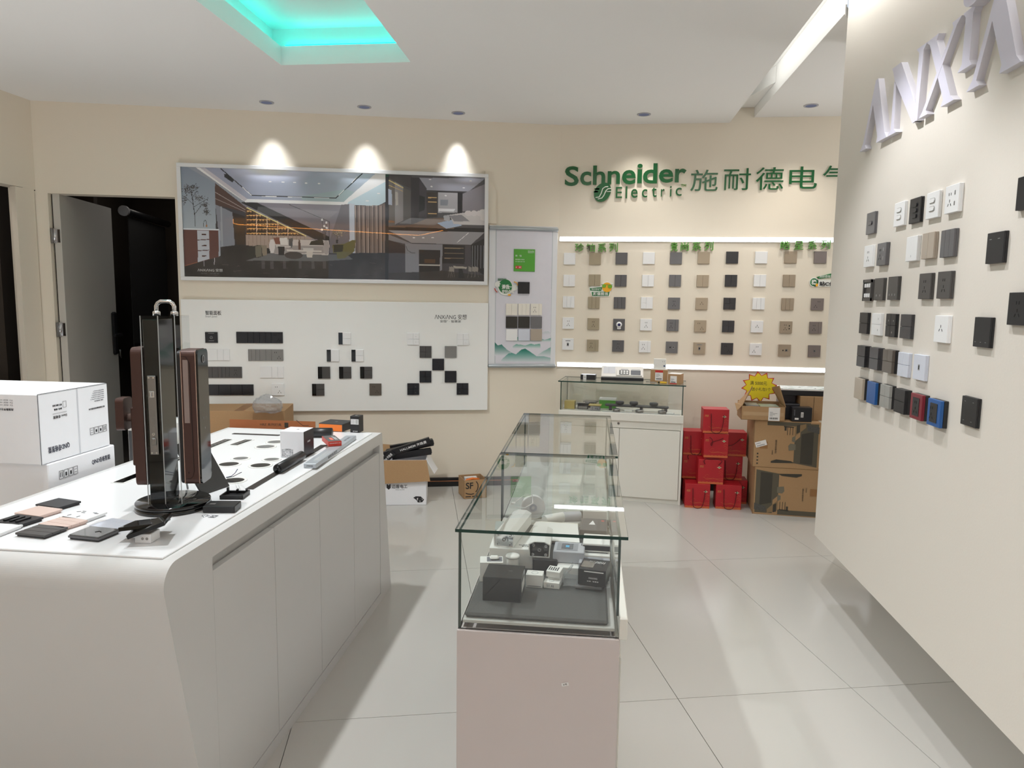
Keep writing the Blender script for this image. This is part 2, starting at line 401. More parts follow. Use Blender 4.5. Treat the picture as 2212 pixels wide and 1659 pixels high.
# step: ceiling slab edge is the lower lip ; a cove runs behind it
rb.box(X0-CV-.02, Y0-CV, ZC+T, X0-CV, Y1+CV, ZC+T+.12, M_tray); rb.box(X1+CV, Y0-CV, ZC+T, X1+CV+.02, Y1+CV, ZC+T+.12, M_tray)
rb.box(X0-CV, Y1+CV, ZC+T, X1+CV, Y1+CV+.02, ZC+T+.12, M_tray); rb.box(X0-CV, Y0-CV-.02, ZC+T, X1+CV, Y0-CV, ZC+T+.12, M_tray)
rb.box(X0-CV-.02, Y0-CV-.02, ZC+T+.12, X1+CV+.02, Y1+CV+.02, ZC+T+.14, M_tray)
struct('trim_1', rb)
M_cyan = mat('turquoise_led_strip', (60, 255, 235), .5, emit=(10, 244, 230), es=4.2)
ls = MB()
for a in ((X0-CV+.012, Y0, X0-CV+.03, Y1), (X1+CV-.03, Y0, X1+CV-.012, Y1), (X0, Y1+CV-.03, X1, Y1+CV-.012)): ls.box(a[0], a[1], ZC+T+.012, a[2], a[3], ZC+T+.024, M_cyan)
solo('cove_light_strip', 'turquoise glowing strip light hidden in the ceiling recess above the island counter', 'strip light', ls)
# slot between ceiling and display wall, lower panel over the storage corner
sb = MB(); sb.box(.935, -2.6, 2.885, 1.2, 5.42, 2.93, M_slot); sb.box(.915, -2.6, ZC+T, .935, 5.42, 2.93, M_slot)
sb.box(.935, -2.6, ZC+.001, .9362, 5.39, ZC+T, M_slot)
struct('trim_2', sb)
sp = MB(); sp.prism([(1.106, 5.395), (1.106, 3.562), (1.345, 3.97), (1.52, 3.97), (1.52, 2.6), (3.1, 2.6), (3.1, 5.395)], 2.715, 2.76, M_ceil)
sp.box(1.103, 3.558, 2.715, 1.1055, 5.39, 2.884, M_slot); sp.box(1.106, 3.57, 2.761, 1.118, 5.39, 2.884, M_slot)
struct('trim_3', sp)
dk = MB(); dk.prism([(.9363, 5.36), (1.102, 4.80), (1.102, 5.388), (.9363, 5.388)], 2.782, 2.884, M_slot); struct('trim_4', dk)

# ================================================================ walls
wb = MB(); wb.box(-.262, 0, 0, 3.1, .1, 2.98, M_wall); struct('wall_back', wb, (0, 5.391, 0))
FT_L = -3.595
DZ = 2.093; D0, D1 = -3.531, -2.69   # doorway in the turned wall
wl = MB(); wl.box(D1, 0, 0, .0, .11, 2.72, M_wall); wl.box(FT_L, 0, DZ, D1, .11, 2.72, M_wall); wl.box(FT_L-.02, 0, 0, D0, .11, DZ, M_wall)
struct('wall_left', wl, FT.o, FT.r)
# side wall x=-3.75 with the doorway at the picture's left edge
ws = MB(); ws.box(-3.86, 4.425, 0, -3.752, 4.52, 2.72, M_wall); ws.box(-3.86, -2.6, 2.10, -3.75, 4.53, 2.72, M_wall); ws.box(-3.86, -2.6, 0, -3.75, 3.5, 2.10, M_wall)
ws.box(-3.79, 4.36, 0, -3.7515, 4.425, 2.098, M_wall)
struct('wall_side', ws)
# rooms beyond, both dark
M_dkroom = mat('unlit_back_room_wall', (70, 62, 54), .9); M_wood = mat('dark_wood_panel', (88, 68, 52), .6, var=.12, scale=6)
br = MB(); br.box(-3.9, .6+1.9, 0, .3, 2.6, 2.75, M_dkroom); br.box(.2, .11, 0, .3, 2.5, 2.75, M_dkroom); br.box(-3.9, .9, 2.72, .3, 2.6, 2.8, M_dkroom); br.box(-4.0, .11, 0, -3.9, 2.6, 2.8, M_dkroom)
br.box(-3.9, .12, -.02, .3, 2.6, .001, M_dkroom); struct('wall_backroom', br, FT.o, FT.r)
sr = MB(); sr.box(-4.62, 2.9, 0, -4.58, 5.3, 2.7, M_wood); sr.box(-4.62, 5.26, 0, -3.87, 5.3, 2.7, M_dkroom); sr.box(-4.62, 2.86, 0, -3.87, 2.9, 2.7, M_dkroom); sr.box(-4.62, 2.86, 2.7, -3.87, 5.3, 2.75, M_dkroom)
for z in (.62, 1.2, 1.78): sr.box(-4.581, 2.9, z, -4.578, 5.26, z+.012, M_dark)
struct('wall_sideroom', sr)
cabd = MB(); cabd.box(-.22, -.35, 0, .22, .35, .78, M_wood, .01); cabd.box(-.23, -.36, .78, .23, .36, .80, M_black)
solo('side_cabinet', 'low dark wooden cabinet in the dim doorway at the left edge', 'cabinet', cabd, (-4.2, 4.1, 0))
mon = MB(); mon.box(-.02, -.16, .02, .02, .12, .30, M_black, .01); mon.box(-.07, -.07, 0, .07, .07, .02, M_black, .004)
solo('monitor', 'black device standing on the dark cabinet in the left doorway', 'monitor', mon, (-4.16, 4.17, .801))
# front and right sides, unseen but closing the room; shopfront doorway with the street beyond
ff = MB(); ff.box(-3.86, -2.7, 0, -.95, -2.6, 2.98, M_wall); ff.box(.68, -2.7, 0, 3.1, -2.6, 2.98, M_wall); ff.box(-.95, -2.7, 2.22, .68, -2.6, 2.98, M_wall); struct('wall_front', ff)
wr = MB(); wr.box(3.0, -2.6, 0, 3.1, 5.39, 2.98, M_wall); struct('wall_right_outer', wr)
# floating display wall
dw = MB(); dw.prism([(1.115, -2.6), (1.115, 3.545), (1.335, 3.965), (1.5, 3.965), (1.5, -2.6)], .277, 2.885, M_disp); struct('wall_right', dw)
pl = MB(); pl.box(1.42, -2.6, 0, 1.5, 3.6, .2765, M_disp); struct('baseboard_right', pl)
# baseboard: black channel with a copper coloured wire
bb = MB(); M_bb = mat('black_skirting', (18, 17, 17), .35); M_cop = mat('copper_wire', (190, 120, 80), .4)
bb.box(D1+.02, -.018, .0, -.001, -.0, .066, M_bb); bb.box(D1+.02, -.024, .040, -.001, -.018, .044, M_cop); bb.box(D1+.02, -.024, .058, -.001, -.018, .064, M_bb)
struct('baseboard_left', bb, FT.o, FT.r)
b2 = MB(); b2.box(-.25, -.018, 0, 3.0, 0, .066, M_bb); struct('baseboard_back', b2, (0, 5.39, 0))

# ================================================================ door of the dark room
M_door = mat('grey_white_door', (196, 192, 184), .5)
_a, _b = onz(127, 418, 2.085), onz(240, 450, 2.085); ang = math.atan2(_b.y-_a.y, _b.x-_a.x)
hx, hy = _a.x-math.sin(ang)*.045, _a.y+math.cos(ang)*.045
dr = thing('door', 'grey white door standing open into the dark room left of the framed picture', 'door', (hx, hy, 0), ang)
m = MB(); m.box(0, -.045, .01, (_b-_a).length, 0, 2.085, M_door, .002); part('door_leaf', m, dr)
m = MB(); m.box(.69, -.068, .93, .755, -.045, 1.27, M_black, .012); lk = part('lock_body', m, dr)
m = MB(); m.cyl((.72, -.10, 1.09), .012, .035, M_black, 12, 'y'); m.box(.60, -.115, 1.078, .735, -.098, 1.102, M_black, .006); part('lever', m, lk)
m = MB()
for k in range(3): m.tube([(.735+.008*k, -.08, .97), (.74+.006*k, -.083, .95), (.735+.01*k, -.082, .92-.01*k)], .0035, M_steel, 5)
part('key', m, lk)
for z in (1.80, 1.16, .5):
    m = MB(); m.cyl((-.009, -.006, z-.05), .007, .10, M_chrome, 10); m.box(-.004, -.040, z-.045, -.0005, -.004, z+.045, M_chrome, .001); m.box(-.045, -.004, z-.05, -.010, .0, z+.05, M_steel, .001); part('hinge', m, dr)
jm = MB(); jm.box(D0, .001, 0, D0+.012, .1095, DZ, M_wall); jm.box(D0+.012, .05, 0, D0+.026, .11, DZ-.012, M_dark); jm.box(D1-.012, .001, 0, D1, .1095, DZ, M_wall); jm.box(D0+.012, .001, DZ-.012, D1-.012, .1095, DZ, M_wall)
struct('door_1', jm, FT.o, FT.r)
# projection screen on the far wall of the dark room
a = onz(297, 480, 2.02); b = onz(400, 509, 2.02); a.y -= .12; b.y -= .12; scr = thing('projection_screen', 'pulled down dark projection screen inside the unlit room behind the open door', 'screen', (a.x, a.y, 0), math.atan2(b.y-a.y, b.x-a.x))
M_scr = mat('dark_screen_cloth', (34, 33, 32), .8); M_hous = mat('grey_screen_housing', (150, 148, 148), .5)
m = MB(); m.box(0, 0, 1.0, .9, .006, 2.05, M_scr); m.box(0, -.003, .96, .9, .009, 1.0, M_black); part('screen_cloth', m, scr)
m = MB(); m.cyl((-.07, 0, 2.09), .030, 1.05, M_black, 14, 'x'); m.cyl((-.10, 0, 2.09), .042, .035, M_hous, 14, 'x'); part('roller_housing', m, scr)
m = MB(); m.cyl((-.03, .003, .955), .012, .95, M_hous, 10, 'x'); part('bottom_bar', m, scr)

# ================================================================ recessed downlights
M_dl = mat('blue_grey_reflector', (84, 98, 136), .4, emit=(60, 80, 130), es=.16); M_dlr = mat('downlight_rim', (170, 170, 176), .4)
M_lamp = mat('lamp_lens', (200, 210, 255), .3, emit=(170, 190, 255), es=1.2)
for i, (px, py, lab) in enumerate(((576, 221, 'leftmost ceiling downlight, above the large tree end of the framed picture'), (787, 231, 'ceiling downlight above the middle of the framed picture'),
        (990, 244, 'ceiling downlight above the right end of the framed picture'), (1391, 247, 'ceiling downlight in front of the green sign wall'), (1752, 228, 'ceiling downlight in the lower ceiling panel above the stored cartons'))):
    zc = ZC if i < 4 else 2.715; p = onz(px, py, zc-.001)
    t = thing('downlight', lab, 'ceiling light', (p.x, p.y, zc))
    m = MB(); m.ring((0, 0, -.004), .036, .047, .004, M_dlr, 28); part('rim', m, t)
    m = MB(); m.lathe([(.036, -.0035), (.028, -.0025), (.018, -.0018), (0, -.0016)], M_dl, 24); part('reflector', m, t)
    m = MB(); m.cyl((0, 0, -.0032), .012, .001, M_lamp, 16); part('lens', m, t)

# warm rope light along the shopfront ceiling, behind the viewer, and the doorway frame
M_neon = mat('warm_rope_light', (255, 190, 110), .5, emit=(255, 170, 80), es=15)
m = MB(); m.tube([(-2.47, -2.5, 2.665), (-2.47, -2.5, 2.60), (-2.40, -2.5, 2.585), (.60, -2.5, 2.545), (.66, -2.5, 2.55), (1.08, -2.5, 2.655)], .006, M_neon, 8)
solo('rope_light', 'warm orange rope light hung along the shopfront, seen only as a reflection', 'strip light', m)
# ================================================================ wall mounted switch and socket plates
COLS = dict(white=(232, 233, 234), cream=(228, 224, 214), khaki=(160, 148, 124), slate=(92, 91, 93), grey=(110, 109, 111), tan=(170, 155, 134), charcoal=(60, 59, 62),
            taupe=(160, 145, 126), mauve=(124, 114, 111), black=(30, 30, 33), ink=(19, 21, 29), midgrey=(128, 127, 125), brown=(92, 84, 76), dgrey=(72, 70, 69), blue=(28, 84, 148),
            red=(120, 30, 44), silver=(150, 150, 146), beige=(176, 164, 148), champagne=(172, 160, 146), blush=(214, 190, 180), paleblue=(205, 210, 222), olive=(48, 46, 42))
def cm(c): return mat(c+'_switch_plastic', COLS[c], .38)
SZ = .086
M_hole = mat('pin_hole_black', (14, 14, 14), .8); M_mark = mat('faint_switch_mark', (170, 170, 170), .5); M_dm = mat('dark_mark', (120, 118, 116), .5)
M_silv = mat('silver_port', (150, 150, 152), .3, metal=.8)
def rects(kind):   # rocker rectangles in unit square (x0,z0,x1,z1)
    return dict(plain=[(0, 0, 1, 1)], r2=[(0, 0, .5, 1), (.5, 0, 1, 1)], r3=[(0, 0, .333, 1), (.333, 0, .667, 1), (.667, 0, 1, 1)],
        q4=[(0, 0, .5, .5), (.5, 0, 1, .5), (0, .5, .5, 1), (.5, .5, 1, 1)], h2=[(0, 0, 1, .5), (0, .5, 1, 1)], l3=[(0, 0, .45, .5), (0, .5, .45, 1), (.45, 0, 1, 1)],
        q3=[(0, 0, 1, .5), (0, .5, .5, 1), (.5, .5, 1, 1)], s5r=[(0, 0, .72, 1), (.72, 0, 1, 1)],
        k2=[(.34, 0, 1, .5), (.34, .5, 1, 1)], k1=[(.34, 0, 1, 1)], k3=[(.34, 0, 1, .33), (.34, .33, 1, .67), (.34, .67, 1, 1)]).get(kind, [(0, 0, 1, 1)])
def slot(m, cx, cz, w, h, a=0, mt=None, t=.0004, y=0):
    R = Matrix.Translation((cx, 0, cz)) @ Matrix.Rotation(a, 4, 'Y'); m.box(-w/2, y-t, -h/2, w/2, y, h/2, mt or M_hole, 0, R)
def holes(m, kind, y):
    def five(cx, top=.68, bot=.34, dx=0):
        for q in (-.07, .07): slot(m, (cx-.5+q-dx)*SZ, (top-.5)*SZ, .0028, .0085, 0, y=y)
        three(cx+dx, bot)
    def three(cx, cz=.45):
        slot(m, (cx-.5)*SZ, (cz-.5+.10)*SZ, .0028, .009, 0, y=y)
        for q, a in ((-.10, .52), (.10, -.52)): slot(m, (cx-.5+q)*SZ, (cz-.5-.04)*SZ, .0028, .009, a, y=y)
    if kind == 's5': five(.5)
    elif kind == 's5o': five(.5, .72, .28, .13)
    elif kind == 's5l': five(.48, .72, .3, -.13)
    elif kind == 's5r': five(.36)
    elif kind == 's3': three(.5, .5)
    elif kind == 's5u':
        five(.42)
        for z in (.62, .38): slot(m, .25*SZ, (z-.5)*SZ, .007, .010, 0, y=y)
    elif kind == 's5v':
        five(.36)
        for z in (.7, .32): slot(m, .22*SZ, (z-.5)*SZ, .006, .013, 0, M_silv, y=y)
    elif kind == 'net': slot(m, 0, .30*SZ, .036, .006, 0, M_silv, y=y); slot(m, 0, -.02*SZ, .015, .026, 0, M_silv, y=y); slot(m, 0, -.02*SZ, .009, .012, 0, M_hole, .0007, y)
    elif kind == 'net2': slot(m, -.14*SZ, 0, .009, .009, .78, y=y); slot(m, .13*SZ, 0, .017, .016, 0, M_silv, y=y); slot(m, .13*SZ, .02*SZ, .011, .006, 0, M_hole, .0007, y)
    elif kind == 'net1': slot(m, 0, 0, .015, .014, 0, M_silv, y=y); slot(m, 0, .02*SZ, .010, .006, 0, M_hole, .0007, y)
    elif kind == 'usb1': slot(m, 0, 0, .012, .020, 0, M_silv, y=y); slot(m, 0, 0, .006, .013, 0, M_hole, .0007, y)
_pm = {}
def plate_parts(kind, col, d):
    k = (kind, col, d)
    if k in _pm: return _pm[k]
    c = cm(col); h = SZ/2; out = []; fr = cm('black') if d > .02 and col in ('beige', 'blue', 'silver', 'black', 'brown', 'ink') else c
    m = MB(); m.box(-h, -d*.55, -h, h, 0, h, fr if kind not in ('redins', 'blueins') else cm('black'), .0012); out.append(('back_plate', m.mesh('back_plate')))
    front = -d
    if kind in ('redins', 'blueins'):
        m = MB(); m.box(-h, -d, -h, h, -d*.55, h, c, .0015); out.append(('frame', m.mesh('frame')))
        m = MB(); m.box(-.024, -d-.0015, -.031, .024, -d, .031, cm('black'), .001); holes(m, 's5' if kind == 'redins' else 's5r', -d-.0016); out.append(('socket_insert', m.mesh('socket_insert')))
    elif kind[:2] == 'rp':
        m = MB(); m.box(-h, -d, -h, h, -d*.55, h, c, .0015); out.append(('face_plate', m.mesh('face_plate')))
        n = int(kind[2]); zs = {1: [.0], 2: [.014, -.012], 3: [.018, -.001, -.020]}[n]
        for z in zs:
            q = MB(); pl_ = [(.011+.0065*math.cos(t), .0065*math.sin(t)+z) for t in np.linspace(-1.57, 1.57, 8)]+[(-.011+.0065*math.cos(t), .0065*math.sin(t)+z) for t in np.linspace(1.57, 4.71, 8)]
            q.prism(pl_, -d-.0032, -d, c, 'y'); q.prism([(a*1.18, z+(b-z)*1.3) for a, b in pl_], -d-.0012, -d-.0001, cm('silver') if col == 'white' else cm('black'), 'y'); out.append(('button', q.mesh('button')))
    elif kind == 'open6':
        m = MB(); m.box(-h, -d, -h, h, -d*.55, -h+.012, c); m.box(-h, -d, h-.012, h, -d*.55, h, c); m.box(-h, -d, -h, -h+.008, -d*.55, h, c); m.box(h-.008, -d, -h, h, -d*.55, h, c); out.append(('frame', m.mesh('frame')))
        for i in range(3):
            for z in (.019, -.021): q = MB(); q.box(-.030+i*.023, -d*.9, z-.008, -.016+i*.023, -d*.5, z+.008, cm('white'), .001); out.append(('key_cap', q.mesh('key_cap')))
    else:
        if kind[0] == 'k':
            q = MB(); q.box(-h, -d, -h, -h+.333*SZ, -d*.55, h, M_gblk, .0006); out.append(('black_glass_strip', q.mesh('black_glass_strip')))
        rr = rects(kind); g = .0004
        for a, b, c2, e in rr:
            q = MB(); q.box(-h+a*SZ+g, -d, -h+b*SZ+g, -h+c2*SZ-g, -d*.55, -h+e*SZ-g, c, .0009)
            nm = 'cover' if len(rr) == 1 or (kind[:2] == 's5' and a == 0) else 'rocker'; out.append((nm, q.mesh(nm)))
        if kind[0] in 'snu': q = MB(); holes(q, kind, front); out.append(('socket_openings', q.mesh('socket_openings')))
        if kind.endswith('m'): pass
    _pm[k] = out; return out
def plate(fr, px, py, kind, col, label, d=.012, group=None, cat=None, marks=None, wpos=None):
    u, z = wpos if wpos else fr.uz(px, py, d); p = fr.P(u, 0, z)
    sock = kind[0] == 's' or kind in ('redins', 'blueins'); net = kind[:3] in ('net', 'usb')
    nm = 'wall_socket' if sock else ('data_outlet' if net else ('blank_plate' if kind == 'plain' else 'wall_switch'))
    group = group or ('sample plates under the green sign' if fr is FS else 'sample plates on the ivory wall' if fr is FR else 'sample plates on the wall banner' if abs(fr.o.x+.7) < .35 else 'sample panels on the white board')
    t = thing(nm, label, cat or ('socket' if (sock or net) else 'switch'), p, fr.r, group)
    for n_, me in plate_parts(kind, col, d):
        o_ = part(n_, me, t)
        if n_ == 'socket_openings': o_['kind'] = 'stuff'
    if marks:
        m = MB()
        for x, zz, w, h in marks: slot(m, x*SZ, zz*SZ, w, h, 0, M_mark, y=-d)
        part('indicator_marks', m, t)
    return t

KN = dict(plain='blank plate', r2='two-rocker switch', r3='three-rocker switch', q4='four-key switch', l3='three-key switch with split left side', s5='five-hole socket', s5r='five-hole socket with side rocker',
          s5o='socket with holes shifted right', s5l='socket with holes shifted left', s3='three-pin socket', s5u='five-hole socket with charging ports', net='single data outlet with label bar', net2='twin aerial and data outlet', net1='single small data outlet')
ROWN = ['top', 'second', 'middle', 'fourth', 'bottom']
CN = ['white', 'khaki', 'dark grey', 'white', 'mid grey', 'tan', 'charcoal', 'white', 'taupe', 'mauve grey']; CK = ['white', 'khaki', 'slate', 'white', 'grey', 'tan', 'charcoal', 'white', 'taupe', 'mauve']
ORD = ['first', 'second', 'third', 'fourth', 'fifth', 'sixth', 'seventh', 'eighth', 'ninth', 'tenth']
G = [['plain', 'r2', 'r3', 's5', 'net'], ['plain', 'r2', 'r3', 's5', 's5r'], ['plain', 'r2', 'r3', None, 's5'], ['plain', 'r2', 'l3', 's5', 's5r'], ['plain', 'r2', 's5', 's5r', 'net2'],
     ['plain', 'r2', 's3', 's5o', 'net'], ['plain', 'r2', 'q4', 'q4', 's5o'], ['plain', 'r2', 'r3', 's3', 's5l'], ['plain', 'r2', 'r3', 's5u', 'net2'], ['plain', None, 's5l', 's5r', 'net1']]
PA = [[(658, 791), (848, 791), (1046, 789), (1250, 787), (1453, 787)], [(655, 954), (845, 952), (1040, 955), (1244, 955), (1446, 955)], [(651, 1114), (839, 1119), (1032, 1121), (1235, 1121), (1438, 1125)],
      [(648, 1272), (835, 1278), (1027, 1283), (1229, 1284), (1428, 1288)], [(645, 1429), (830, 1438), (1020, 1443), (1220, 1448), (1421, 1453)]]
PB = [[(629, 782), (846, 782), (1066+(-220), 780), (1066, 780), (1287, 781)], [(620, 956), (836, 955), (0, 0), (1054, 955), (0, 0)], [(609, 1127), (826, 1127), (0, 0), (1043, 1130), (1265, 1132)],
      [(599, 1297), (814, 1299), (0, 0), (1031, 1303), (1252, 1307)], [(590, 1464), (804, 1468), (0, 0), (1020, 1476), (1242, 1482)]]
# columns: 1-5 measured in the left half, 6-10 in the right half
PC = [[(416, 784), (629, 782), (846, 782), (1066, 780), (1287, 781)], [(408, 957), (620, 956), (836, 955), (1054, 955), (1275, 956)], [(400, 1127), (609, 1127), (826, 1127), (1043, 1130), (1265, 1132)],
      [(390, 1294), (599, 1297), (814, 1299), (1031, 1303), (1252, 1307)], [(383, 1460), (590, 1464), (804, 1468), (1020, 1476), (1242, 1482)]]
for r in range(5):
    for c in range(10):
        if c < 5: px, py = 1040+PA[r][c][0]/3.456, 330+PA[r][c][1]/3.456
        else: px, py = 1400+PC[r][c-5][0]/3.457, 330+PC[r][c-5][1]/3.457
        k = G[c][r]
        if k is None and c == 9: continue
        if k is None:
            t = plate(FS, px, py, 'plain', CK[c], 'dark grey plate with a round white sensor plugged in, under the green sign', cat='socket')
            m = MB(); m.lathe([(.020, -.010), (.022, -.018), (.019, -.030), (.012, -.034), (0, -.035)], cm('white'), 20, (0, -.002, .0), 'y'); m.box(-.014, -.024, -.034, .014, -.010, -.004, cm('white'), .004)
            s_ = part('plug_sensor', m, t); m = MB(); m.lathe([(.011, -.0365), (.009, -.039), (0, -.0395)], mat('sensor_navy', (26, 34, 92), .25), 16, (0, 0, 0), 'y'); part('sensor_lens', m, s_); continue
        plate(FS, px, py, k, CK[c], '%s %s, %s row, %s column under the green sign' % (CN[c], KN[k], ROWN[r], ORD[c]))

# ================================================================ LED strips of the sign wall
for nm, (pa, pb), lab in (('wall_light_strip', ((1210, 519), (1798, 516)), 'glowing white horizontal light strip above the grid of switches on the sign wall'), ('wall_light_strip', ((1208, 785.5), (1781, 801)), 'glowing white horizontal light strip below the grid of switches on the sign wall')):
    z = (FS.uz(*pa)[1]+FS.uz(*pb)[1])/2
    t = thing(nm, lab, 'strip light', (0, 5.391, z))
    m = MB(); m.box(-.255, -.012, -.018, 2.6, 0, .018, M_edge); part('housing', m, t)
    m = MB(); m.box(-.253, -.016, -.0125, 2.598, -.012, .0125, M_led); part('diffuser', m, t)

# ================================================================ green letters
M_gl = mat('dark_green_acrylic', (16, 92, 46), .3); M_gs = mat('letter_side_white', (215, 220, 208), .5); M_gm = mat('leaf_green_acrylic', (88, 152, 56), .35); M_pale = mat('pale_green_backing', (204, 208, 176), .5)
def letter(fr, ch, rect, scale, off, m, lab, name='sign_letter', weight=.0, depth=(.006, .014), group=None, back=None, proud=.03):
    x0, x1, y0, y1 = rect; px0, px1 = off[0]+x0/scale, off[0]+x1/scale; py0, py1 = off[1]+y0/scale, off[1]+y1/scale
    ua, zt = fr.uz(px0, (py0+py1)/2, proud)[0], fr.uz((px0+px1)/2, py0, proud)[1]; ub, zb = fr.uz(px1, (py0+py1)/2, proud)[0], fr.uz((px0+px1)/2, py1, proud)[1]
    cx, cz = (ua+ub)/2, (zt+zb)/2; w, h = (ub-ua)/2, (zt-zb)/2; t = thing(name, lab, 'sign letter', fr.P(cx, 0, cz), fr.r, group or ('green sign letters' if m is M_gl else 'small green caption characters'))
    q = MB(); text_mb(q, ch, -w, -h, w, h, m, -proud, -proud+.004, weight); part('face', q, t)
    q = MB(); text_mb(q, ch, -w, -h, w, h, back or M_gs, -proud+.004, -.0, weight); part('backing', q, t); return t
O4 = (1040, 330); O5 = (1400, 330)
for ch, r, d in (('S', (623, 727, 100, 248), 'capital S starting the large green wordmark'), ('c', (737, 820, 140, 243), 'letter c second in the large green wordmark'), ('h', (833, 925, 95, 238), 'letter h in the large green wordmark'),
        ('n', (942, 1035, 135, 233), 'letter n in the large green wordmark'), ('e', (1050, 1152, 128, 236), 'first letter e of the large green wordmark'), ('i', (1163, 1202, 82, 228), 'letter i of the large green wordmark'),
        ('d', (1207, 1313, 78, 229), 'letter d of the large green wordmark'), ('e', (1325, 1432, 122, 223), 'second letter e of the large green wordmark'), ('r', (1445, 1530, 118, 220), 'letter r ending the large green wordmark')):
    letter(FS, ch, r, 3.456, O4, M_gl, 'dark green bold '+d, weight=.020, proud=.016)
for ch, r, d in (('E', (1003, 1050, 255, 337), 'capital E'), ('l', (1077, 1089, 250, 340), 'letter l'), ('e', (1117, 1166, 270, 336), 'letter e'), ('c', (1198, 1238, 272, 333), 'first letter c'), ('t', (1272, 1308, 255, 330), 'letter t'),
        ('r', (1340, 1367, 270, 326), 'letter r'), ('i', (1407, 1420, 248, 325), 'letter i'), ('c', (1450, 1495, 260, 322), 'last letter c')):
    letter(FS, ch, r, 3.456, O4, M_gl, 'thin green %s in the small word under the large wordmark' % d, weight=.004, proud=.013)
letter(FS, 'TM', (1490, 1528, 234, 252), 3.456, O4, M_gm, 'tiny TM mark beside the large green wordmark', name='trademark_sign', proud=.008, back=M_pale)
for ch, r, d in (('施', (318, 522, 126, 285), 'first large green Chinese character of the wall sign'), ('耐', (565, 767, 115, 278), 'second large green Chinese character of the wall sign'), ('德', (806, 1012, 108, 278), 'third large green Chinese character of the wall sign'),
        ('电', (1055, 1264, 102, 268), 'fourth large green Chinese character of the wall sign'), ('气', (1305, 1505, 95, 262), 'last large green Chinese character, partly hidden by the ivory wall')):
    letter(FS, ch, r, 3.457, O5, M_gl, d, weight=.0, proud=.013)
for s_, row in (('left', (('珍', (698, 765, 675, 738)), ('铂', (783, 848, 677, 738)), ('系', (868, 932, 675, 740)), ('列', (953, 1018, 673, 738)))),):
    for k, (ch, r) in enumerate(row): letter(FS, ch, r, 3.456, O4, M_gm, 'small leaf green Chinese character, %s of the left caption under the upper light strip' % ORD[k], weight=.006, proud=.024, depth=(0, 0))
for s_, row in (('middle', (('竟', (168, 222, 668, 735)), ('尚', (243, 305, 667, 732)), ('系', (330, 398, 665, 732)), ('列', (422, 488, 661, 730)))), ('right', (('皓', (990, 1062, 656, 722)), ('呈', (1093, 1162, 658, 722)), ('系', (1195, 1262, 655, 722)), ('列', (1293, 1362, 652, 720))))):
    for k, (ch, r) in enumerate(row): letter(FS, ch, r, 3.457, O5, M_gm, 'small leaf green Chinese character, %s of the %s caption under the upper light strip' % (ORD[k], s_), weight=.006, proud=.024)
# round emblem
u, z = FS.uz(1040+904/3.456, 330+294/3.456, .022); t = thing('sign_emblem', 'oval dark green emblem with a white bolt beside the small green word', 'sign emblem', FS.P(u, 0, z), 0)
sc = (FS.uz(1040+973/3.456, 415, .022)[0]-FS.uz(1040+835/3.456, 415, .022)[0])/138.0
def ep(lst): return [((x-904)*sc, (294-y)*sc) for x, y in lst]
ov = []
for k in range(40):
    a = 2*math.pi*k/40; ov.append((904+62*math.cos(a)-14*math.sin(a)*-1, 294-70*math.sin(a)))
m = MB(); m.prism(ep(ov), -.022, 0, M_gl, 'y'); m.prism(ep([(842, 265), (880, 265), (880, 276), (846, 276)]), -.022, 0, M_gl, 'y'); m.prism(ep([(838, 284), (870, 284), (870, 296), (838, 296)]), -.022, 0, M_gl, 'y')
part('oval', m, t)
m = MB(); w_ = M_gs
m.tube([(x, -.0235, z_) for x, z_ in ep([(852, 334), (880, 330), (893, 305), (905, 268), (925, 255), (945, 254)])], .0042, w_, 6); m.tube([(x, -.0235, z_) for x, z_ in ep([(870, 345), (900, 338), (915, 318), (928, 285), (944, 270), (968, 268)])], .0042, w_, 6)
m.tube([(x, -.0235, z_) for x, z_ in ep([(934, 291), (972, 289)])], .003, w_, 6); part('bolt_lines', m, t)

# ================================================================ framed picture
u0, z1 = FT.uz(380, 349.5, .035); u1, _ = FT.uz(1055.5, 378, .035); _, z0 = FT.uz(1053, 617, .035); _, z0b = FT.uz(393, 604, .035); z0 = (z0+z0b)/2; _, z1b = FT.uz(1055.5, 377, .035); z1 = (z1+z1b)/2
fw, fh = u1-u0, z1-z0; t = thing('framed_picture', 'wide white framed glossy picture of dark luxury interiors on the back wall', 'picture', FT.P(u0, 0, z0), FT.r)
M_frm = mat('white_metal_frame', (226, 228, 230), .35, metal=.1); bw = .026
m = MB(); m.box(0, -.035, 0, fw, -.0, bw, M_frm, .002); m.box(0, -.035, fh-bw, fw, 0, fh, M_frm, .002); m.box(0, -.0348, bw, bw, 0, fh-bw, M_frm); m.box(fw-bw, -.0348, bw, fw, 0, fh-bw, M_frm); part('frame', m, t)
m = MB(); m.box(bw, -.02, bw, fw-bw, 0, fh-bw, M_dark); part('backing_board', m, t)
C = Canvas(640, 236, [(20, 75), (2142, 168), (2142, 893), (48, 853)], (52, 52, 56))
P = C.poly
P([(20, 70), (130, 78), (262, 190), (268, 520), (30, 520)], (112, 122, 136), col2=(150, 160, 168), ax=1)
P([(110, 70), (200, 80), (490, 305), (1165, 330), (1390, 130), (1456, 130), (1456, 200), (1180, 357), (480, 330), (262, 190)], (214, 212, 218))
P([(150, 78), (205, 84), (490, 305), (470, 322)], (176, 172, 178)); P([(60, 74), (120, 76), (470, 325), (440, 330), (262, 190)], (130, 134, 144))
P([(190, 82), (1390, 134), (1165, 330), (490, 305)], (136, 140, 160), col2=(150, 160, 170)); C.dot(640, 90, 330, 110, (226, 230, 250), .8, True); C.dot(1230, 115, 260, 100, (205, 215, 235), .6, True)
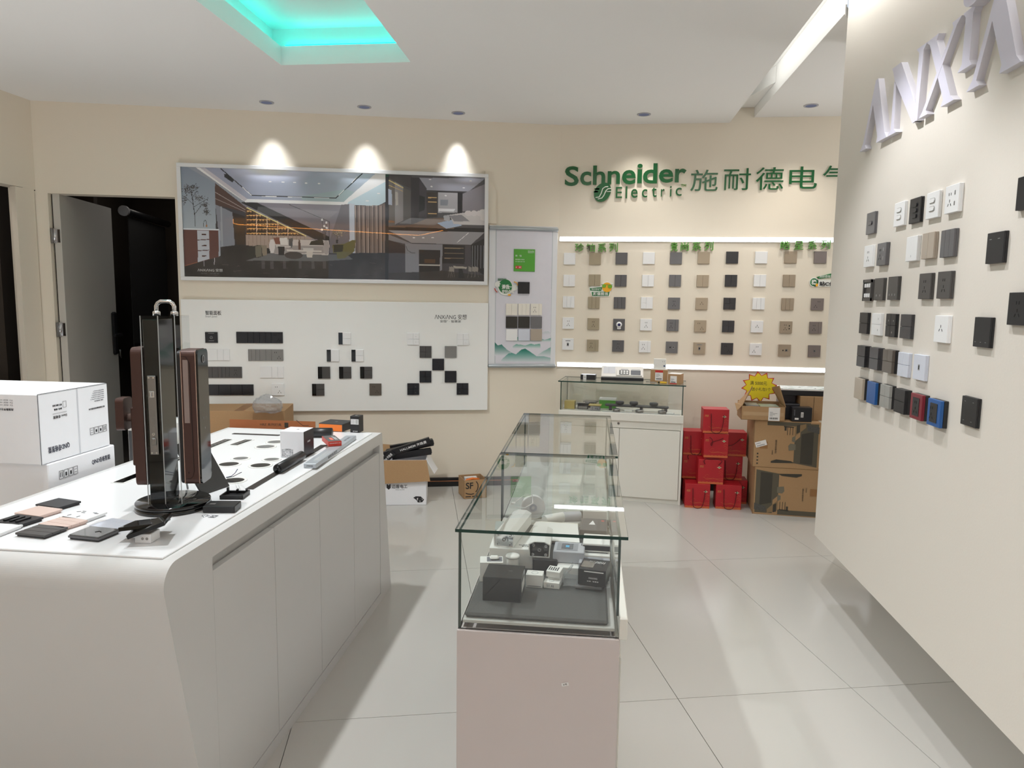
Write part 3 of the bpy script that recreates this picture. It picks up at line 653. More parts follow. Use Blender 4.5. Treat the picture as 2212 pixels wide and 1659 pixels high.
P([(860, 290), (1180, 240), (1240, 260), (1165, 330), (880, 318)], (140, 165, 160), .5)
P([(1200, 330), (1456, 190), (1456, 332), (1398, 362), (1190, 348)], (170, 188, 196)); P([(1456, 130), (1180, 330), (1165, 330), (1390, 130)], (228, 228, 232))
for x, y in ((650, 185), (740, 188), (822, 192), (903, 196), (993, 200), (1408, 273), (1330, 324)): C.dot(x, y, 11, 4, (245, 248, 255))
C.line([(295, 82), (455, 222), (525, 282), (1110, 304), (1300, 128)], 2.0, (22, 22, 26)); P([(325, 128), (345, 128), (395, 175), (385, 188), (330, 150)], (16, 16, 20))
C.line([(455, 222), (520, 280)], 1.6, (235, 235, 240)); C.line([(590, 287), (695, 290)], 1.4, (225, 225, 230)); C.line([(775, 293), (875, 296)], 1.2, (225, 225, 230)); C.line([(1130, 285), (1170, 245)], 1.4, (235, 235, 240)); C.line([(1220, 198), (1258, 152)], 1.4, (235, 235, 240)); C.line([(960, 298), (1065, 302)], 1.4, (225, 225, 230))
P([(440, 328), (1190, 352), (1160, 620), (1070, 690), (600, 610)], (112, 108, 116)); P([(780, 342), (1190, 352), (1180, 620), (1070, 480)], (118, 114, 122)); C.line([(780, 344), (1065, 468), (1068, 690)], 1.0, (40, 38, 42))
P([(262, 190), (480, 365), (480, 400), (264, 345)], (72, 50, 44)); C.line([(262, 255), (480, 385)], .9, (170, 160, 158)); C.line([(262, 300), (480, 398)], .9, (150, 140, 138))
P([(264, 342), (388, 400), (402, 640), (298, 648)], (118, 122, 132)); P([(300, 355), (312, 360), (318, 640), (304, 640)], (140, 144, 152)); P([(385, 400), (478, 428), (480, 630), (402, 636)], (38, 32, 30)); P([(410, 436), (470, 440), (474, 625), (414, 628)], (48, 36, 26))
P([(478, 362), (905, 572), (480, 560)], (74, 52, 38))
for k, (yr, xe) in enumerate(((388, 530), (418, 600), (448, 660), (480, 720), (512, 790), (545, 850))):
    P([(486, yr+20), (xe, yr+24), (xe, yr+32), (486, yr+30)], (24, 18, 16)); P([(486, yr), (xe-20, yr), (xe, yr+10), (486, yr+8)], (225, 175, 105), .85)
    for x in range(500, xe, 22): P([(x, yr+4), (x+7, yr+4), (x+8, yr+22), (x-1, yr+22)], (34, 20, 14)); 
for x in (552, 626, 700, 772): P([(x, 392+(x-480)*.25), (x+6, 392+(x-480)*.25), (x+6, 570), (x, 568)], (180, 160, 140))
C.line([(486, 366), (905, 570)], 2, (235, 195, 130))
P([(440, 328), (560, 332), (1068, 575), (1068, 602), (965, 592)], (20, 20, 23)); 
P([(480, 558), (905, 570), (965, 592), (650, 598), (640, 660), (482, 640)], (146, 130, 120))
for x in range(500, 900, 28): C.line([(x, 562), (x, 640)], .6, (120, 104, 94))
P([(1150, 350), (1206, 345), (1206, 680), (1070, 700), (1068, 600)], (96, 92, 98)); P([(1205, 342), (1242, 345), (1246, 700), (1207, 690)], (170, 176, 186))
P([(1240, 355), (1400, 360), (1456, 340), (1462, 700), (1255, 690)], (96, 84, 80))
for k, x in enumerate(range(1244, 1458, 10)): P([(x, 355), (x+5, 355), (x+8, 692), (x+3, 692)], ((150, 136, 128), (60, 50, 48), (120, 104, 98))[k % 3])
P([(268, 648), (402, 632), (480, 632), (640, 655), (1070, 690), (1470, 690), (1470, 900), (30, 870), (30, 770), (300, 715)], (40, 37, 37), noise=26)
for q in range(40):
    x = random.uniform(280, 1440); y = random.uniform(745, 870); C.line([(x, y), (x+random.uniform(-70, 70), y+random.uniform(-12, 14))], .7, random.choice([(96, 84, 80), (20, 18, 20), (80, 70, 68)]), .6)
for x in (590, 650, 740, 850, 940, 1020): P([(x, 745), (x+22, 745), (x+24, 800), (x+2, 800)], (120, 116, 118), .35)
P([(480, 742), (640, 690), (1190, 702), (1232, 735), (1000, 748), (620, 742)], (88, 88, 90), noise=10)
P([(645, 620), (652, 594), (680, 588), (1060, 600), (1068, 640), (1060, 704), (652, 690)], (178, 170, 166)); P([(680, 632), (1030, 640), (1030, 690), (680, 690)], (140, 132, 130)); C.dot(664, 640, 20, 48, (190, 184, 182)); C.dot(1044, 650, 22, 50, (150, 142, 140))
P([(672, 580), (715, 578), (722, 625), (690, 626)], (110, 66, 52)); P([(715, 582), (770, 580), (775, 630), (725, 628)], (196, 192, 188)); P([(780, 586), (812, 584), (806, 650), (785, 655)], (70, 70, 72)); P([(940, 605), (1020, 590), (1030, 636), (925, 632)], (38, 36, 28)); P([(850, 590), (862, 600), (868, 665), (850, 665)], (80, 56, 48))
P([(488, 650), (560, 632), (628, 632), (628, 700), (568, 722), (490, 722)], (36, 37, 34)); P([(545, 640), (590, 632), (590, 712), (550, 720)], (96, 92, 80)); P([(590, 632), (628, 632), (628, 702), (598, 708)], (120, 110, 96))
P([(690, 632), (800, 640), (795, 650), (690, 645)], (176, 170, 166)); P([(706, 642), (752, 644), (750, 704), (710, 704)], (30, 28, 30)); P([(765, 664), (1015, 672), (1010, 682), (770, 676)], (190, 184, 178)); P([(905, 680), (952, 680), (946, 722), (910, 722)], (186, 178, 170)); C.dot(816, 705, 64, 26, (60, 54, 52)); P([(880, 654), (955, 656), (955, 672), (885, 670)], (180, 176, 172))
P([(1088, 632), (1170, 625), (1225, 600), (1252, 598), (1240, 680), (1172, 728), (1122, 728), (1118, 690), (1092, 690)], (92, 86, 46)); P([(1095, 632), (1165, 632), (1160, 680), (1100, 684)], (34, 34, 24))
for x, y in ((1015, 455), (1045, 475), (1030, 500), (1048, 512), (1015, 524)): C.line([(1033, 600), (x, y)], .6, (60, 58, 60)); C.dot(x, y, 8, 8, (232, 228, 224))
for q in range(60): C.dot(1125+random.gauss(0, 20), 548+random.gauss(0, 13), 3, 3, random.choice([(120, 116, 96), (150, 144, 122), (80, 78, 66)]))
C.line([(1120, 600), (1122, 560)], .8, (70, 60, 50)); P([(1114, 596), (1128, 596), (1128, 622), (1114, 622)], (24, 24, 26))
P([(36, 508), (292, 518), (292, 528), (36, 518)], (196, 200, 206)); P([(38, 518), (290, 528), (296, 712), (45, 780)], (88, 56, 52)); P([(136, 524), (220, 527), (222, 728), (140, 752)], (168, 172, 180)); P([(285, 524), (298, 526), (300, 705), (288, 712)], (150, 156, 166))
for y in (594, 670): C.line([(138, y), (221, y-4)], 1.8, (74, 44, 42))
for y in (555, 634, 707): P([(168, y-4), (200, y-5), (200, y+4), (168, y+5)], (66, 38, 36))
C.line([(45, 778), (136, 752)], 1, (150, 90, 60)); C.line([(182, 742), (184, 780)], 1, (150, 150, 160)); C.line([(258, 722), (256, 770)], 1, (190, 190, 196))
C.line([(122, 500), (118, 420), (106, 330), (95, 255)], 1.4, (34, 30, 30)); C.line([(106, 340), (55, 290), (30, 280)], .9, (40, 36, 36)); C.line([(112, 360), (160, 330), (215, 300)], .9, (40, 36, 36)); C.line([(118, 410), (165, 350), (200, 340)], .8, (40, 36, 36)); C.line([(98, 300), (130, 250)], .8, (40, 36, 36))
for q in range(420):
    cx_, cy_, sx, sy = random.choice([(95, 245, 40, 28), (60, 230, 25, 28), (150, 300, 38, 18), (45, 310, 16, 22), (190, 345, 25, 16), (200, 395, 18, 18), (110, 215, 25, 14)])
    C.dot(cx_+random.gauss(0, sx*.6), cy_+random.gauss(0, sy*.6), 3.6, 2.6, random.choice([(58, 56, 56), (84, 84, 82), (40, 40, 42)]), .85)
C.line([(180, 500), (182, 465), (190, 452), (200, 462), (204, 500)], .9, (40, 36, 36)); P([(198, 486), (208, 486), (208, 502), (198, 502)], (150, 100, 60))
P([(1456, 130), (1480, 130), (1480, 900), (1456, 900)], (26, 27, 33)); P([(1456, 138), (1492, 138), (1470, 158), (1456, 158)], (0, 56, 44)); P([(1456, 500), (2145, 522), (2145, 548), (1456, 530)], (16, 16, 20))
# upper right room
P([(1480, 142), (2145, 168), (2145, 520), (1480, 500)], (72, 70, 72)); P([(1480, 140), (1640, 150), (1635, 240), (1480, 175)], (60, 56, 56)); P([(1690, 165), (2145, 172), (2022, 270), (1742, 250)], (136, 136, 146)); C.dot(2020, 175, 110, 40, (200, 205, 225), .7, True); P([(1742, 250), (2022, 262), (2022, 274), (1742, 262)], (50, 48, 50))
P([(1480, 165), (1520, 190), (1525, 498), (1480, 502)], (90, 84, 80)); P([(1520, 190), (1580, 225), (1582, 462), (1525, 490)], (128, 124, 124)); P([(1476, 240), (1500, 250), (1502, 355), (1476, 350)], (150, 158, 172)); P([(1525, 262), (1542, 262), (1545, 355), (1528, 355)], (160, 156, 150))
C.line([(1480, 180), (1580, 235)], 1.6, (214, 188, 120)); C.line([(1480, 215), (1578, 258)], 1.0, (190, 160, 100)); P([(1578, 235), (1632, 255), (1632, 450), (1582, 462)], (84, 80, 78)); P([(1480, 462), (1520, 465), (1520, 480), (1480, 478)], (120, 84, 54))
P([(1632, 160), (1690, 165), (1690, 492), (1634, 486)], (44, 40, 44)); P([(1690, 165), (1742, 240), (1742, 450), (1690, 490)], (58, 55, 60)); P([(1690, 285), (1730, 300), (1728, 390), (1690, 405)], (22, 22, 26))
P([(1742, 265), (1820, 268), (1818, 440), (1742, 446)], (50, 44, 42)); 
for y in (300, 330, 412): P([(1752, y), (1812, y+2), (1812, y+8), (1752, y+7)], (220, 180, 120), .8)
P([(1820, 268), (1960, 272), (1955, 410), (1820, 410)], (150, 148, 152)); P([(1836, 318), (1890, 318), (1888, 360), (1836, 358)], (118, 122, 130)); P([(1826, 380), (1940, 384), (1930, 402), (1826, 400)], (200, 200, 204)); P([(1955, 270), (1990, 270), (1986, 420), (1956, 415)], (28, 26, 30))
P([(1990, 278), (2145, 210), (2145, 400), (1990, 400)], (120, 116, 122)); P([(1640, 492), (1745, 450), (1860, 445), (1960, 490), (1930, 522), (1600, 510)], (100, 82, 70)); P([(1480, 500), (1640, 490), (1700, 478), (1640, 512), (1480, 508)], (96, 76, 64))
P([(1815, 482), (1915, 460), (1990, 500), (1880, 522)], (150, 164, 184)); P([(1900, 425), (2000, 410), (2145, 415), (2145, 500), (1930, 490)], (176, 172, 172)); P([(1900, 430), (1985, 425), (2040, 470), (1935, 472)], (120, 118, 122)); 
for x in (2030, 2070, 2110): C.dot(x, 415, 24, 20, (188, 182, 182))
P([(2110, 390), (2145, 386), (2145, 470), (2115, 460)], (188, 184, 182)); P([(1860, 430), (1900, 425), (1905, 470), (1862, 462)], (150, 150, 154))
for x, y in ((1765, 176), (1776, 226), (1998, 236), (2044, 188), (1873, 290)): C.dot(x, y, 8, 4, (250, 250, 255))
# lower right room
P([(1480, 532), (2145, 548), (2145, 900), (1480, 895)], (58, 56, 60)); P([(1480, 532), (2145, 548), (2050, 635), (1640, 620)], (132, 130, 134)); P([(1480, 560), (1640, 625), (1650, 640), (1480, 600)], (110, 110, 116)); P([(1480, 598), (1596, 640), (1596, 690), (1480, 690)], (42, 32, 36)); P([(1596, 625), (1855, 632), (1850, 815), (1596, 830)], (120, 120, 126))
P([(1690, 668), (1838, 672), (1835, 868), (1692, 862)], (30, 27, 31)); P([(1730, 735), (1806, 737), (1806, 765), (1730, 763)], (74, 52, 36)); P([(1690, 770), (1840, 772), (1840, 782), (1690, 780)], (170, 166, 160)); P([(1856, 632), (2010, 640), (2008, 770), (1856, 765)], (28, 26, 30))
for y in (655, 690, 725): P([(1866, y), (2000, y+3), (2000, y+7), (1866, y+5)], (160, 140, 110), .8)
P([(2010, 640), (2050, 636), (2050, 720), (2010, 765)], (60, 58, 62)); P([(2050, 636), (2145, 590), (2145, 850), (2055, 790)], (24, 23, 28))
for x in (2062, 2078, 2096, 2118, 2136): C.line([(x, 640), (x, 800)], 1, (170, 174, 180), .7)
P([(1480, 830), (1700, 825), (1850, 815), (2145, 850), (2145, 900), (1480, 898)], (46, 42, 42), noise=18); P([(1925, 782), (2025, 790), (2020, 804), (1940, 800)], (150, 144, 136)); P([(1965, 800), (1990, 800), (2010, 868), (1968, 868)], (22, 22, 26))
for x in (1900, 1915, 2035, 2060, 2080): P([(x, 785), (x+22, 795), (x+20, 825), (x, 820)], (130, 124, 118)); C.line([(x+4, 822), (x-6, 865)], .8, (90, 84, 80)); C.line([(x+18, 825), (x+24, 862)], .8, (90, 84, 80))
for x in (1656, 1720, 1785): C.dot(x, 584, 9, 4, (236, 236, 240))
C.line([(1955, 618), (2035, 550)], 1.2, (225, 225, 225)); C.line([(1600, 640), (1612, 672), (1640, 690), (1665, 690)], 1, (30, 30, 34))
C.a = np.clip(C.a*1.22+4, 0, 255)
M_pic = mat('glossy_picture_print', (255, 255, 255), .5, vcol=True)
part('picture_print', C.mesh('picture_print', fw-2*bw, fh-2*bw, M_pic, 'xz', -.0215, (bw, bw)), t)
gp = MB(); gp.box(bw, -.0262, bw, fw-bw, -.0228, fh-bw, glass_mat('picture_glazing', (.97, .97, .97), 1.5)); part('glazing', gp, t)
q = MB(); iu, iz = .062*fw, .093*fh
text_mb(q, 'ΛNXiΛNG 安想', .052*fw, .078*fh, .13*fw, .105*fh, M_winkk, -.0225, -.0220); text_mb(q, '安想 · 智惠家', .062*fw, .057*fh, .12*fw, .067*fh, M_gink, -.0225, -.0220); part('printed_lettering', q, t)

# ================================================================ smart panel board with its samples
u0, z1 = FT.uz(389.5, 644, .04); u1, z1b = FT.uz(1055, 657, .04); _, z0 = FT.uz(1053, 885.5, .04); z1 = (z1+z1b)/2; _, zz = FT.uz(440, 890, .04); z0 = (z0+zz)/2
M_brd = mat('satin_white_display_board', (236, 237, 235), .45, var=.01, scale=8)
t = thing('display_board', 'wide white wall board carrying sample switch panels below the framed picture', 'board', FT.P(u0, 0, z0), FT.r)
m = MB(); m.box(0, -.04, 0, u1-u0, 0, z1-z0, M_brd, .002); part('board', m, t)
FB = Frame(FT.P(0, -.04, 0), FT.r)
def zb(x, y): return FB.uz(380+x/3.206, 630+y/3.206)
def lt(txt, x0, y0, x1, y1, mt, w=0.0):
    a, b = zb(x0, y1); c, d = zb(x1, y0); q = MB(); text_mb(q, txt, a-u0, b-z0, c-u0, d-z0, mt, -.0405, -.04, w); return part('printed_lettering', q, t)
lt('智能面板', 204, 132, 314, 162, M_ink, .012); lt('Smart panel', 204, 166, 284, 181, M_gink); lt('ΛNXiΛNG 安想', 1792, 158, 2014, 192, M_ink); lt('安想⁺ · 智惠家', 1830, 198, 1975, 214, M_ink)
def wide(x0, y0, x1, y1, col, splits, lab, sock=None, cat='switch', d=.010, marks=()):
    a, b = zb(x0, y1); c, e = zb(x1, y0); cx, cz = (a+c)/2, (b+e)/2; w, h = (c-a), (e-b); tt = thing('switch_panel', lab, cat, FB.P(cx, 0, cz), FB.r, 'sample panels on the white board')
    mm = MB(); mm.box(-w/2, -d*.5, -h/2, w/2, 0, h/2, cm(col), .001); part('back_plate', mm, tt)
    xs = [x0]+list(splits)+[x1]; f = lambda x: -w/2+w*(x-x0)/(x1-x0)
    for i in range(len(xs)-1):
        mm = MB(); mm.box(f(xs[i])+.0004, -d, -h/2+.0004, f(xs[i+1])-.0004, -d*.5, h/2-.0004, cm(col), .0008); part('rocker' if not (sock and i == len(xs)-2) else 'cover', mm, tt)
    if sock:
        mm = MB(); ccx = f((xs[-2]+xs[-1])/2); nn = MB(); holes(nn, sock, -d)
        mm.add([(v[0]+ccx, v[1], v[2]) for v in nn.v], nn.f, M_hole if col not in ('ink', 'black') else mat('glossy_black_slot', (4, 4, 4), .2)); part('socket_openings', mm, tt)['kind'] = 'stuff'
    return tt
tt = wide(206, 280, 289, 354, 'ink', [], 'small square black panel with a white round symbol, upper left of the white board')
q = MB(); q.ring((0, -.0105, 0), .008, .0095, .0004, M_mark, 20, 'y'); q.box(-.02, -.0104, .028, .02, -.01, .030, M_mark); q.box(-.018, -.0104, -.024, .018, -.01, -.022, M_mark); q.tube([(-.004, -.0106, -.004), (.004, -.0106, .004)], .0006, M_mark, 5); part('printed_symbol', q, tt)
wide(421, 280, 740, 356, 'ink', [500, 540, 580, 620, 660], 'longest black multi-rocker panel with socket in the top row of the white board', 's5o')
wide(208, 398, 372, 476, 'white', [290, 331], 'white panel of three rockers at the left of the second row on the white board')
wide(503, 400, 743, 478, 'midgrey', [527, 555, 583, 624, 663], 'light grey panel of five rockers and a socket on the white board', 's5o')
wide(215, 520, 457, 597, 'dgrey', [255, 295, 321, 347, 372], 'dark grey panel of narrow rockers in the third row on the white board', 's5')
wide(586, 518, 746, 597, 'white', [665, 706], 'white panel of three rockers, third row, above the small white socket on the board')
wide(220, 642, 538, 717, 'ink', [300, 380, 459], 'long black panel in the lowest row of the white board', 's5o')
def sq(x0, y0, x1, y1, kind, col, lab, marks=None):
    a, b = zb((x0+x1)/2, (y0+y1)/2); plate(FB, 0, 0, kind, col, lab, .012, wpos=(a, b), marks=marks)
sq(669, 638, 748, 716, 's5o', 'white', 'small white five-hole socket at the foot of the left group on the white board')
sq(1131, 286, 1207, 363, 'k2', 'white', 'half white half black switch at the top of the triangle on the white board')
sq(1049, 404, 1127, 481, 'k1', 'white', 'white and black switch, left of the second triangle row on the white board')
sq(1221, 404, 1296, 481, 'k2', 'white', 'white and black switch, right of the second triangle row on the white board')
sq(988, 523, 1066, 597, 'k1', 'dgrey', 'dark grey switch with black strip, left of the third triangle row')
sq(1135, 523, 1211, 597, 'k2', 'dgrey', 'dark grey switch with black strip, middle of the third triangle row')
sq(1280, 523, 1356, 597, 'k3', 'dgrey', 'dark grey switch with black strip and three keys, right of the third triangle row')
sq(948, 642, 1025, 715, 'k2', 'dgrey', 'dark grey switch with black strip at the lower left of the triangle')
sq(1345, 639, 1419, 713, 's5o', 'brown', 'dark brownish five-hole socket at the lower right of the triangle')
XX = (.25, .3, .008, .001)
sq(1605, 288, 1682, 367, 'q4', 'white', 'white four-key switch at the upper left of the X on the board', [(.22, .2, .01, .0015), (.22, -.26, .008, .0015)])
sq(1950, 292, 2026, 369, 'q4', 'white', 'white four-key switch at the upper right of the X on the board', [(.22, -.3, .006, .0015)])
sq(1692, 381, 1765, 453, 'q4', 'dgrey', 'dark grey four-key switch inside the upper left arm of the X')
sq(1866, 381, 1939, 453, 'plain', 'midgrey', 'mid grey blank plate inside the upper right arm of the X')
sq(1780, 468, 1852, 540, 's5o', 'ink', 'black socket at the centre of the X on the board')
sq(1692, 552, 1764, 625, 'q4', 'ink', 'black four-key switch inside the lower left arm of the X')
sq(1866, 552, 1938, 625, 'plain', 'ink', 'black blank touch plate inside the lower right arm of the X', [(-.2, -.38, .004, .001), (.2, -.38, .004, .001)])
sq(1607, 637, 1680, 711, 'q4', 'ink', 'black four-key switch at the lower left end of the X', [(.2, .2, .008, .001), (.2, -.3, .008, .001)])
sq(1949, 637, 2020, 709, 'q4', 'ink', 'black four-key switch at the lower right end of the X', [(-.25, -.3, .006, .001)])

# ================================================================ banner panel with samples
def q4c(x, y, off=.03): return FT.uz(1040+x/3.456, 330+y/3.456, off)
u0, z1 = q4c(60, 540, .02); u1, _ = q4c(580, 545, .02); _, z0 = q4c(80, 1604, .02); u1 = min(u1, -.012)
BWd, BHt = u1-u0, z1-z0; t = thing('display_banner', 'tall pale grey wall banner with green mountains and metal rails in the corner', 'banner', FT.P(u0, 0, z0), FT.r)
M_ban = mat('banner_board_white', (222, 224, 228), .5); M_rail = mat('aluminium_rail', (168, 174, 178), .35, metal=.5)
m = MB(); m.box(0, -.018, .0, BWd, 0, BHt, M_ban, .002); part('backing_board', m, t)
C = Canvas(150, 330, [(98, 572), (535, 572), (525, 1572), (98, 1572)], (214, 213, 222)); P = C.poly
P([(90, 572), (104, 572), (104, 1572), (90, 1572)], (186, 192, 198)); P([(528, 572), (545, 572), (545, 1572), (524, 1572)], (186, 192, 198))
def mount(pts, base, top, c0, c1): P(pts+[(pts[-1][0], base), (pts[0][0], base)], c0, .95, c1, 1)
mount([(455, 1345), (480, 1335), (505, 1332), (528, 1345)], 1362, 0, (190, 200, 204), (214, 213, 222)); mount([(240, 1400), (270, 1375), (300, 1392), (360, 1400), (450, 1388), (480, 1396), (528, 1382)], 1412, 0, (60, 140, 120), (210, 214, 218))
mount([(235, 1445), (260, 1430), (290, 1432), (330, 1440), (370, 1425), (400, 1432), (445, 1424)], 1462, 0, (90, 160, 140), (212, 214, 220)); mount([(98, 1415), (120, 1440), (150, 1432), (190, 1470), (240, 1500)], 1515, 0, (20, 100, 84), (212, 214, 220))
mount([(430, 1505), (470, 1480), (500, 1465), (525, 1450)], 1520, 0, (110, 160, 150), (212, 214, 220)); mount([(150, 1545), (200, 1500), (230, 1495), (260, 1505), (300, 1470), (330, 1462), (360, 1480), (420, 1520), (470, 1518), (525, 1530)], 1560, 0, (12, 110, 90), (208, 213, 218))
C.a = C.a + C.nz(2)[..., None]
xa, zb_ = q4c(98, 1572, .02); xb, zt_ = q4c(535, 572, .02)
part('printed_sheet', C.mesh('printed_sheet', xb-xa, zt_-zb_, M_print, 'xz', -.0192, (xa-u0, zb_-z0)), t)
for zz in (BHt-.021, .013):
    m = MB(); m.lathe([(.0105, -.001), (.013, .004), (.013, BWd-.004), (.0105, BWd+.001)], M_rail, 16, (0, -.026, zz), 'x'); r_ = part('rail', m, t)
    m = MB(); m.cyl((-.0025, -.026, zz), .006, .0015, M_dark, 10, 'x'); m.cyl((BWd+.001, -.026, zz), .006, .0015, M_dark, 10, 'x'); part('end_cap', m, r_)
FN = Frame(FT.P(0, -.0195, 0), FT.r)
def qn(x, y): return FN.uz(1040+x/3.456, 330+y/3.456)
a, b = qn(240, 885); c, d = qn(400, 722); tg = thing('green_card', 'square bright green brochure card fixed to the grey wall banner', 'card', FN.P(a, 0, b), FN.r)
M_grn = mat('bright_green_card', (82, 160, 52), .4); w, h = c-a, d-b
m = MB(); m.box(0, -.006, 0, w, 0, h, M_grn, .001); part('card', m, tg)
m = MB(); text_mb(m, '致 · 铂', .07*w, .66*h, .36*w, .74*h, M_winkk, -.0065, -.006); text_mb(m, '精致面板 科技家', .07*w, .51*h, .50*w, .56*h, M_winkk, -.0065, -.006); text_mb(m, '开关 插座 面板 灯控', .07*w, .42*h, .52*w, .46*h, M_winkk, -.0065, -.006); text_mb(m, 'Schneider', .66*w, .89*h, .96*w, .95*h, M_winkk, -.0065, -.006); text_mb(m, '施耐德电气', .66*w, .83*h, .96*w, .87*h, M_winkk, -.0065, -.006)
part('printed_lettering', m, tg)
m = MB(); M_red = mat('red_award_mark', (196, 48, 44), .4); m.box(.08*w, -.0066, .12*h, .37*w, -.006, .25*h, M_red); text_mb(m, 'if  奖', .1*w, .15*h, .35*w, .22*h, M_winkk, -.0072, -.0066); part('award_mark', m, tg)
plate(FN, 1040+317/3.456, 330+1008/3.456, 'plain', 'black', 'near-black square switch panel between the green card and round sticker', .014)
for r, y in enumerate((1170, 1266, 1360)):
    for c_, x in enumerate((226, 318, 410)):
        k, col, d_ = [[('r2', 'cream', 'cream two-rocker switch'), ('r3', 'cream', 'cream three-rocker switch'), ('s5r', 'cream', 'cream socket with side rocker')], [('plain', 'olive', 'near-black blank plate'), ('plain', 'olive', 'near-black blank plate'), ('plain', 'grey', 'mid grey blank plate')], [('plain', 'white', 'white blank plate'), ('plain', 'paleblue', 'pale blue-white blank plate'), ('plain', 'champagne', 'champagne blank plate')]][r][c_]
        plate(FN, 1040+x/3.456, 330+y/3.456, k, col, '%s, %s row %s, in the block of nine on the banner' % (d_, ('top', 'middle', 'bottom')[r], ('left', 'centre', 'right')[c_]), .010)
def sticker(fr, px, py, name, lab, parts_, off=.012):
    u, z = fr.uz(px, py, off); t = thing(name, lab, 'sticker', fr.P(u, 0, z), fr.r); 
    for n_, f in parts_: mm = MB(); f(mm); part(n_, mm, t)
    return t
M_sg = mat('sticker_green', (34, 116, 62), .4); M_sw = mat('sticker_white', (230, 232, 226), .4); M_so = mat('sticker_orange', (236, 172, 40), .4); M_sr = mat('sticker_red', (200, 70, 50), .4); M_syg = mat('sticker_leaf_green', (120, 170, 40), .4)
k_ = .288/1000  # metres per drawing unit, roughly
k_ = (qn(268, 1000)[0]-qn(95, 1000)[0])/173
def E(m, cx, cy, rx, ry, mt, y0, y1, n=28): m.prism([(cx+rx*math.cos(2*math.pi*i/n), cy+ry*math.sin(2*math.pi*i/n)) for i in range(n)], y0, y1, mt, 'y')
def f1(m): E(m, -3*k_, 0, 58*k_, 60*k_, M_sw, -.006, -.002); E(m, -45*k_, 20*k_, 36*k_, 26*k_, M_sw, -.006, -.002); E(m, 45*k_, -5*k_, 44*k_, 22*k_, M_sw, -.006, -.002)
def f2(m): E(m, -3*k_, 6*k_, 50*k_, 52*k_, M_sg, -.0075, -.006)
def f3(m): text_mb(m, '滑我一下', -30*k_, -14*k_, 86*k_, 20*k_, M_sw, -.010, -.0076, .03); text_mb(m, '即刻点亮', -28*k_, -44*k_, 60*k_, -18*k_, M_sw, -.010, -.0076, .02)
def f4(m): m.tube([(60*k_, -.008, 42*k_), (82*k_, -.008, 34*k_), (88*k_, -.008, 14*k_)], 3.5*k_, M_so, 6)
def f6(m): m.tube([(-84*k_, -.008, -8*k_), (-76*k_, -.008, -26*k_), (-62*k_, -.008, -38*k_)], 3.5*k_, M_sr, 6)
def f7(m): text_mb(m, '施耐德电气', -60*k_, 46*k_, 5*k_, 66*k_, M_sg, -.0084, -.006)
def f8(m): E(m, 28*k_, -56*k_, 12*k_, 6*k_, M_so, -.009, -.006)
def f5(m): m.prism([(-72*k_, 22*k_), (-56*k_, 38*k_), (-36*k_, 22*k_), (-46*k_, 22*k_), (-46*k_, 4*k_), (-62*k_, 4*k_), (-62*k_, 22*k_)], -.0095, -.0076, M_sw, 'y')
sticker(FN, 1040+182/3.456, 330+1004/3.456, 'round_sticker', 'round green and white sticker with Chinese slogan on the wall banner', (('backing', f1), ('green_disc', f2), ('slogan', f3), ('orange_arc', f4), ('red_arc', f6), ('small_lettering', f7), ('orange_drop', f8), ('arrow', f5)))
k_ = (FS.uz(1040+985/3.456, 620)[0]-FS.uz(1040+805/3.456, 620)[0])/180
def g1(m): m.prism([(x*k_, z*k_) for x, z in ((-92, 12), (-76, 26), (0, 30), (10, 54), (45, 62), (86, 50), (90, 20), (70, -5), (64, -50), (-64, -54), (-82, -20))], -.006, 0, M_sw, 'y')
def g2(m): m.prism([(x*k_, z*k_) for x, z in ((-86, 10), (6, 20), (0, -10), (-82, -8))], -.0072, -.006, M_sg, 'y'); m.prism([(x*k_, z*k_) for x, z in ((-72, -18), (62, -14), (56, -46), (-66, -48))], -.0072, -.006, M_sg, 'y')
def g3(m): text_mb(m, '施耐德电气', -74*k_, -4*k_, -2*k_, 10*k_, M_sw, -.0085, -.0072); text_mb(m, '颜值担当', -60*k_, -43*k_, 50*k_, -18*k_, M_sw, -.010, -.0072, .02)
def g4(m): E(m, 42*k_, 18*k_, 36*k_, 36*k_, M_so, -.010, -.006)
def g5(m): E(m, 20*k_, 28*k_, 15*k_, 13*k_, M_syg, -.0125, -.010); E(m, 64*k_, 24*k_, 17*k_, 13*k_, M_syg, -.0125, -.010); m.box(-2*k_, -.012, 36*k_, 84*k_, -.010, 39*k_, M_sg)
sticker(FS, 1040+895/3.456, 330+1022/3.456, 'slogan_sticker', 'green slogan sticker with an orange fruit in sunglasses stuck over the khaki switches', (('backing', g1), ('green_bands', g2), ('slogan', g3), ('orange_disc', g4), ('sunglasses', g5)), .016)
k_ = (FS.uz(1400+1362/3.457, 620)[0]-FS.uz(1400+1205/3.457, 620)[0])/157
def h1(m): E(m, -44*k_, -12*k_, 34*k_, 36*k_, M_sw, -.006, 0); m.box(-40*k_, -.006, -46*k_, 110*k_, 0, 8*k_, M_sw)
def h2(m): E(m, -44*k_, -12*k_, 28*k_, 30*k_, M_sg, -.0075, -.006); m.prism([(x*k_, z*k_) for x, z in ((-26, 28), (110, 64), (110, 30), (-6, 14))], -.0075, 0, M_sg, 'y')
def h3(m): text_mb(m, '稳', -64*k_, -32*k_, -24*k_, 8*k_, M_sw, -.010, -.0075, .02); text_mb(m, '站C位', -2*k_, -40*k_, 110*k_, -6*k_, M_ink, -.010, -.006, .02); text_mb(m, '施耐德电气', -6*k_, 22*k_, 95*k_, 44*k_, M_sw, -.0085, -.0075)
def h4(m): E(m, -22*k_, -34*k_, 9*k_, 12*k_, M_so, -.011, -.0075)
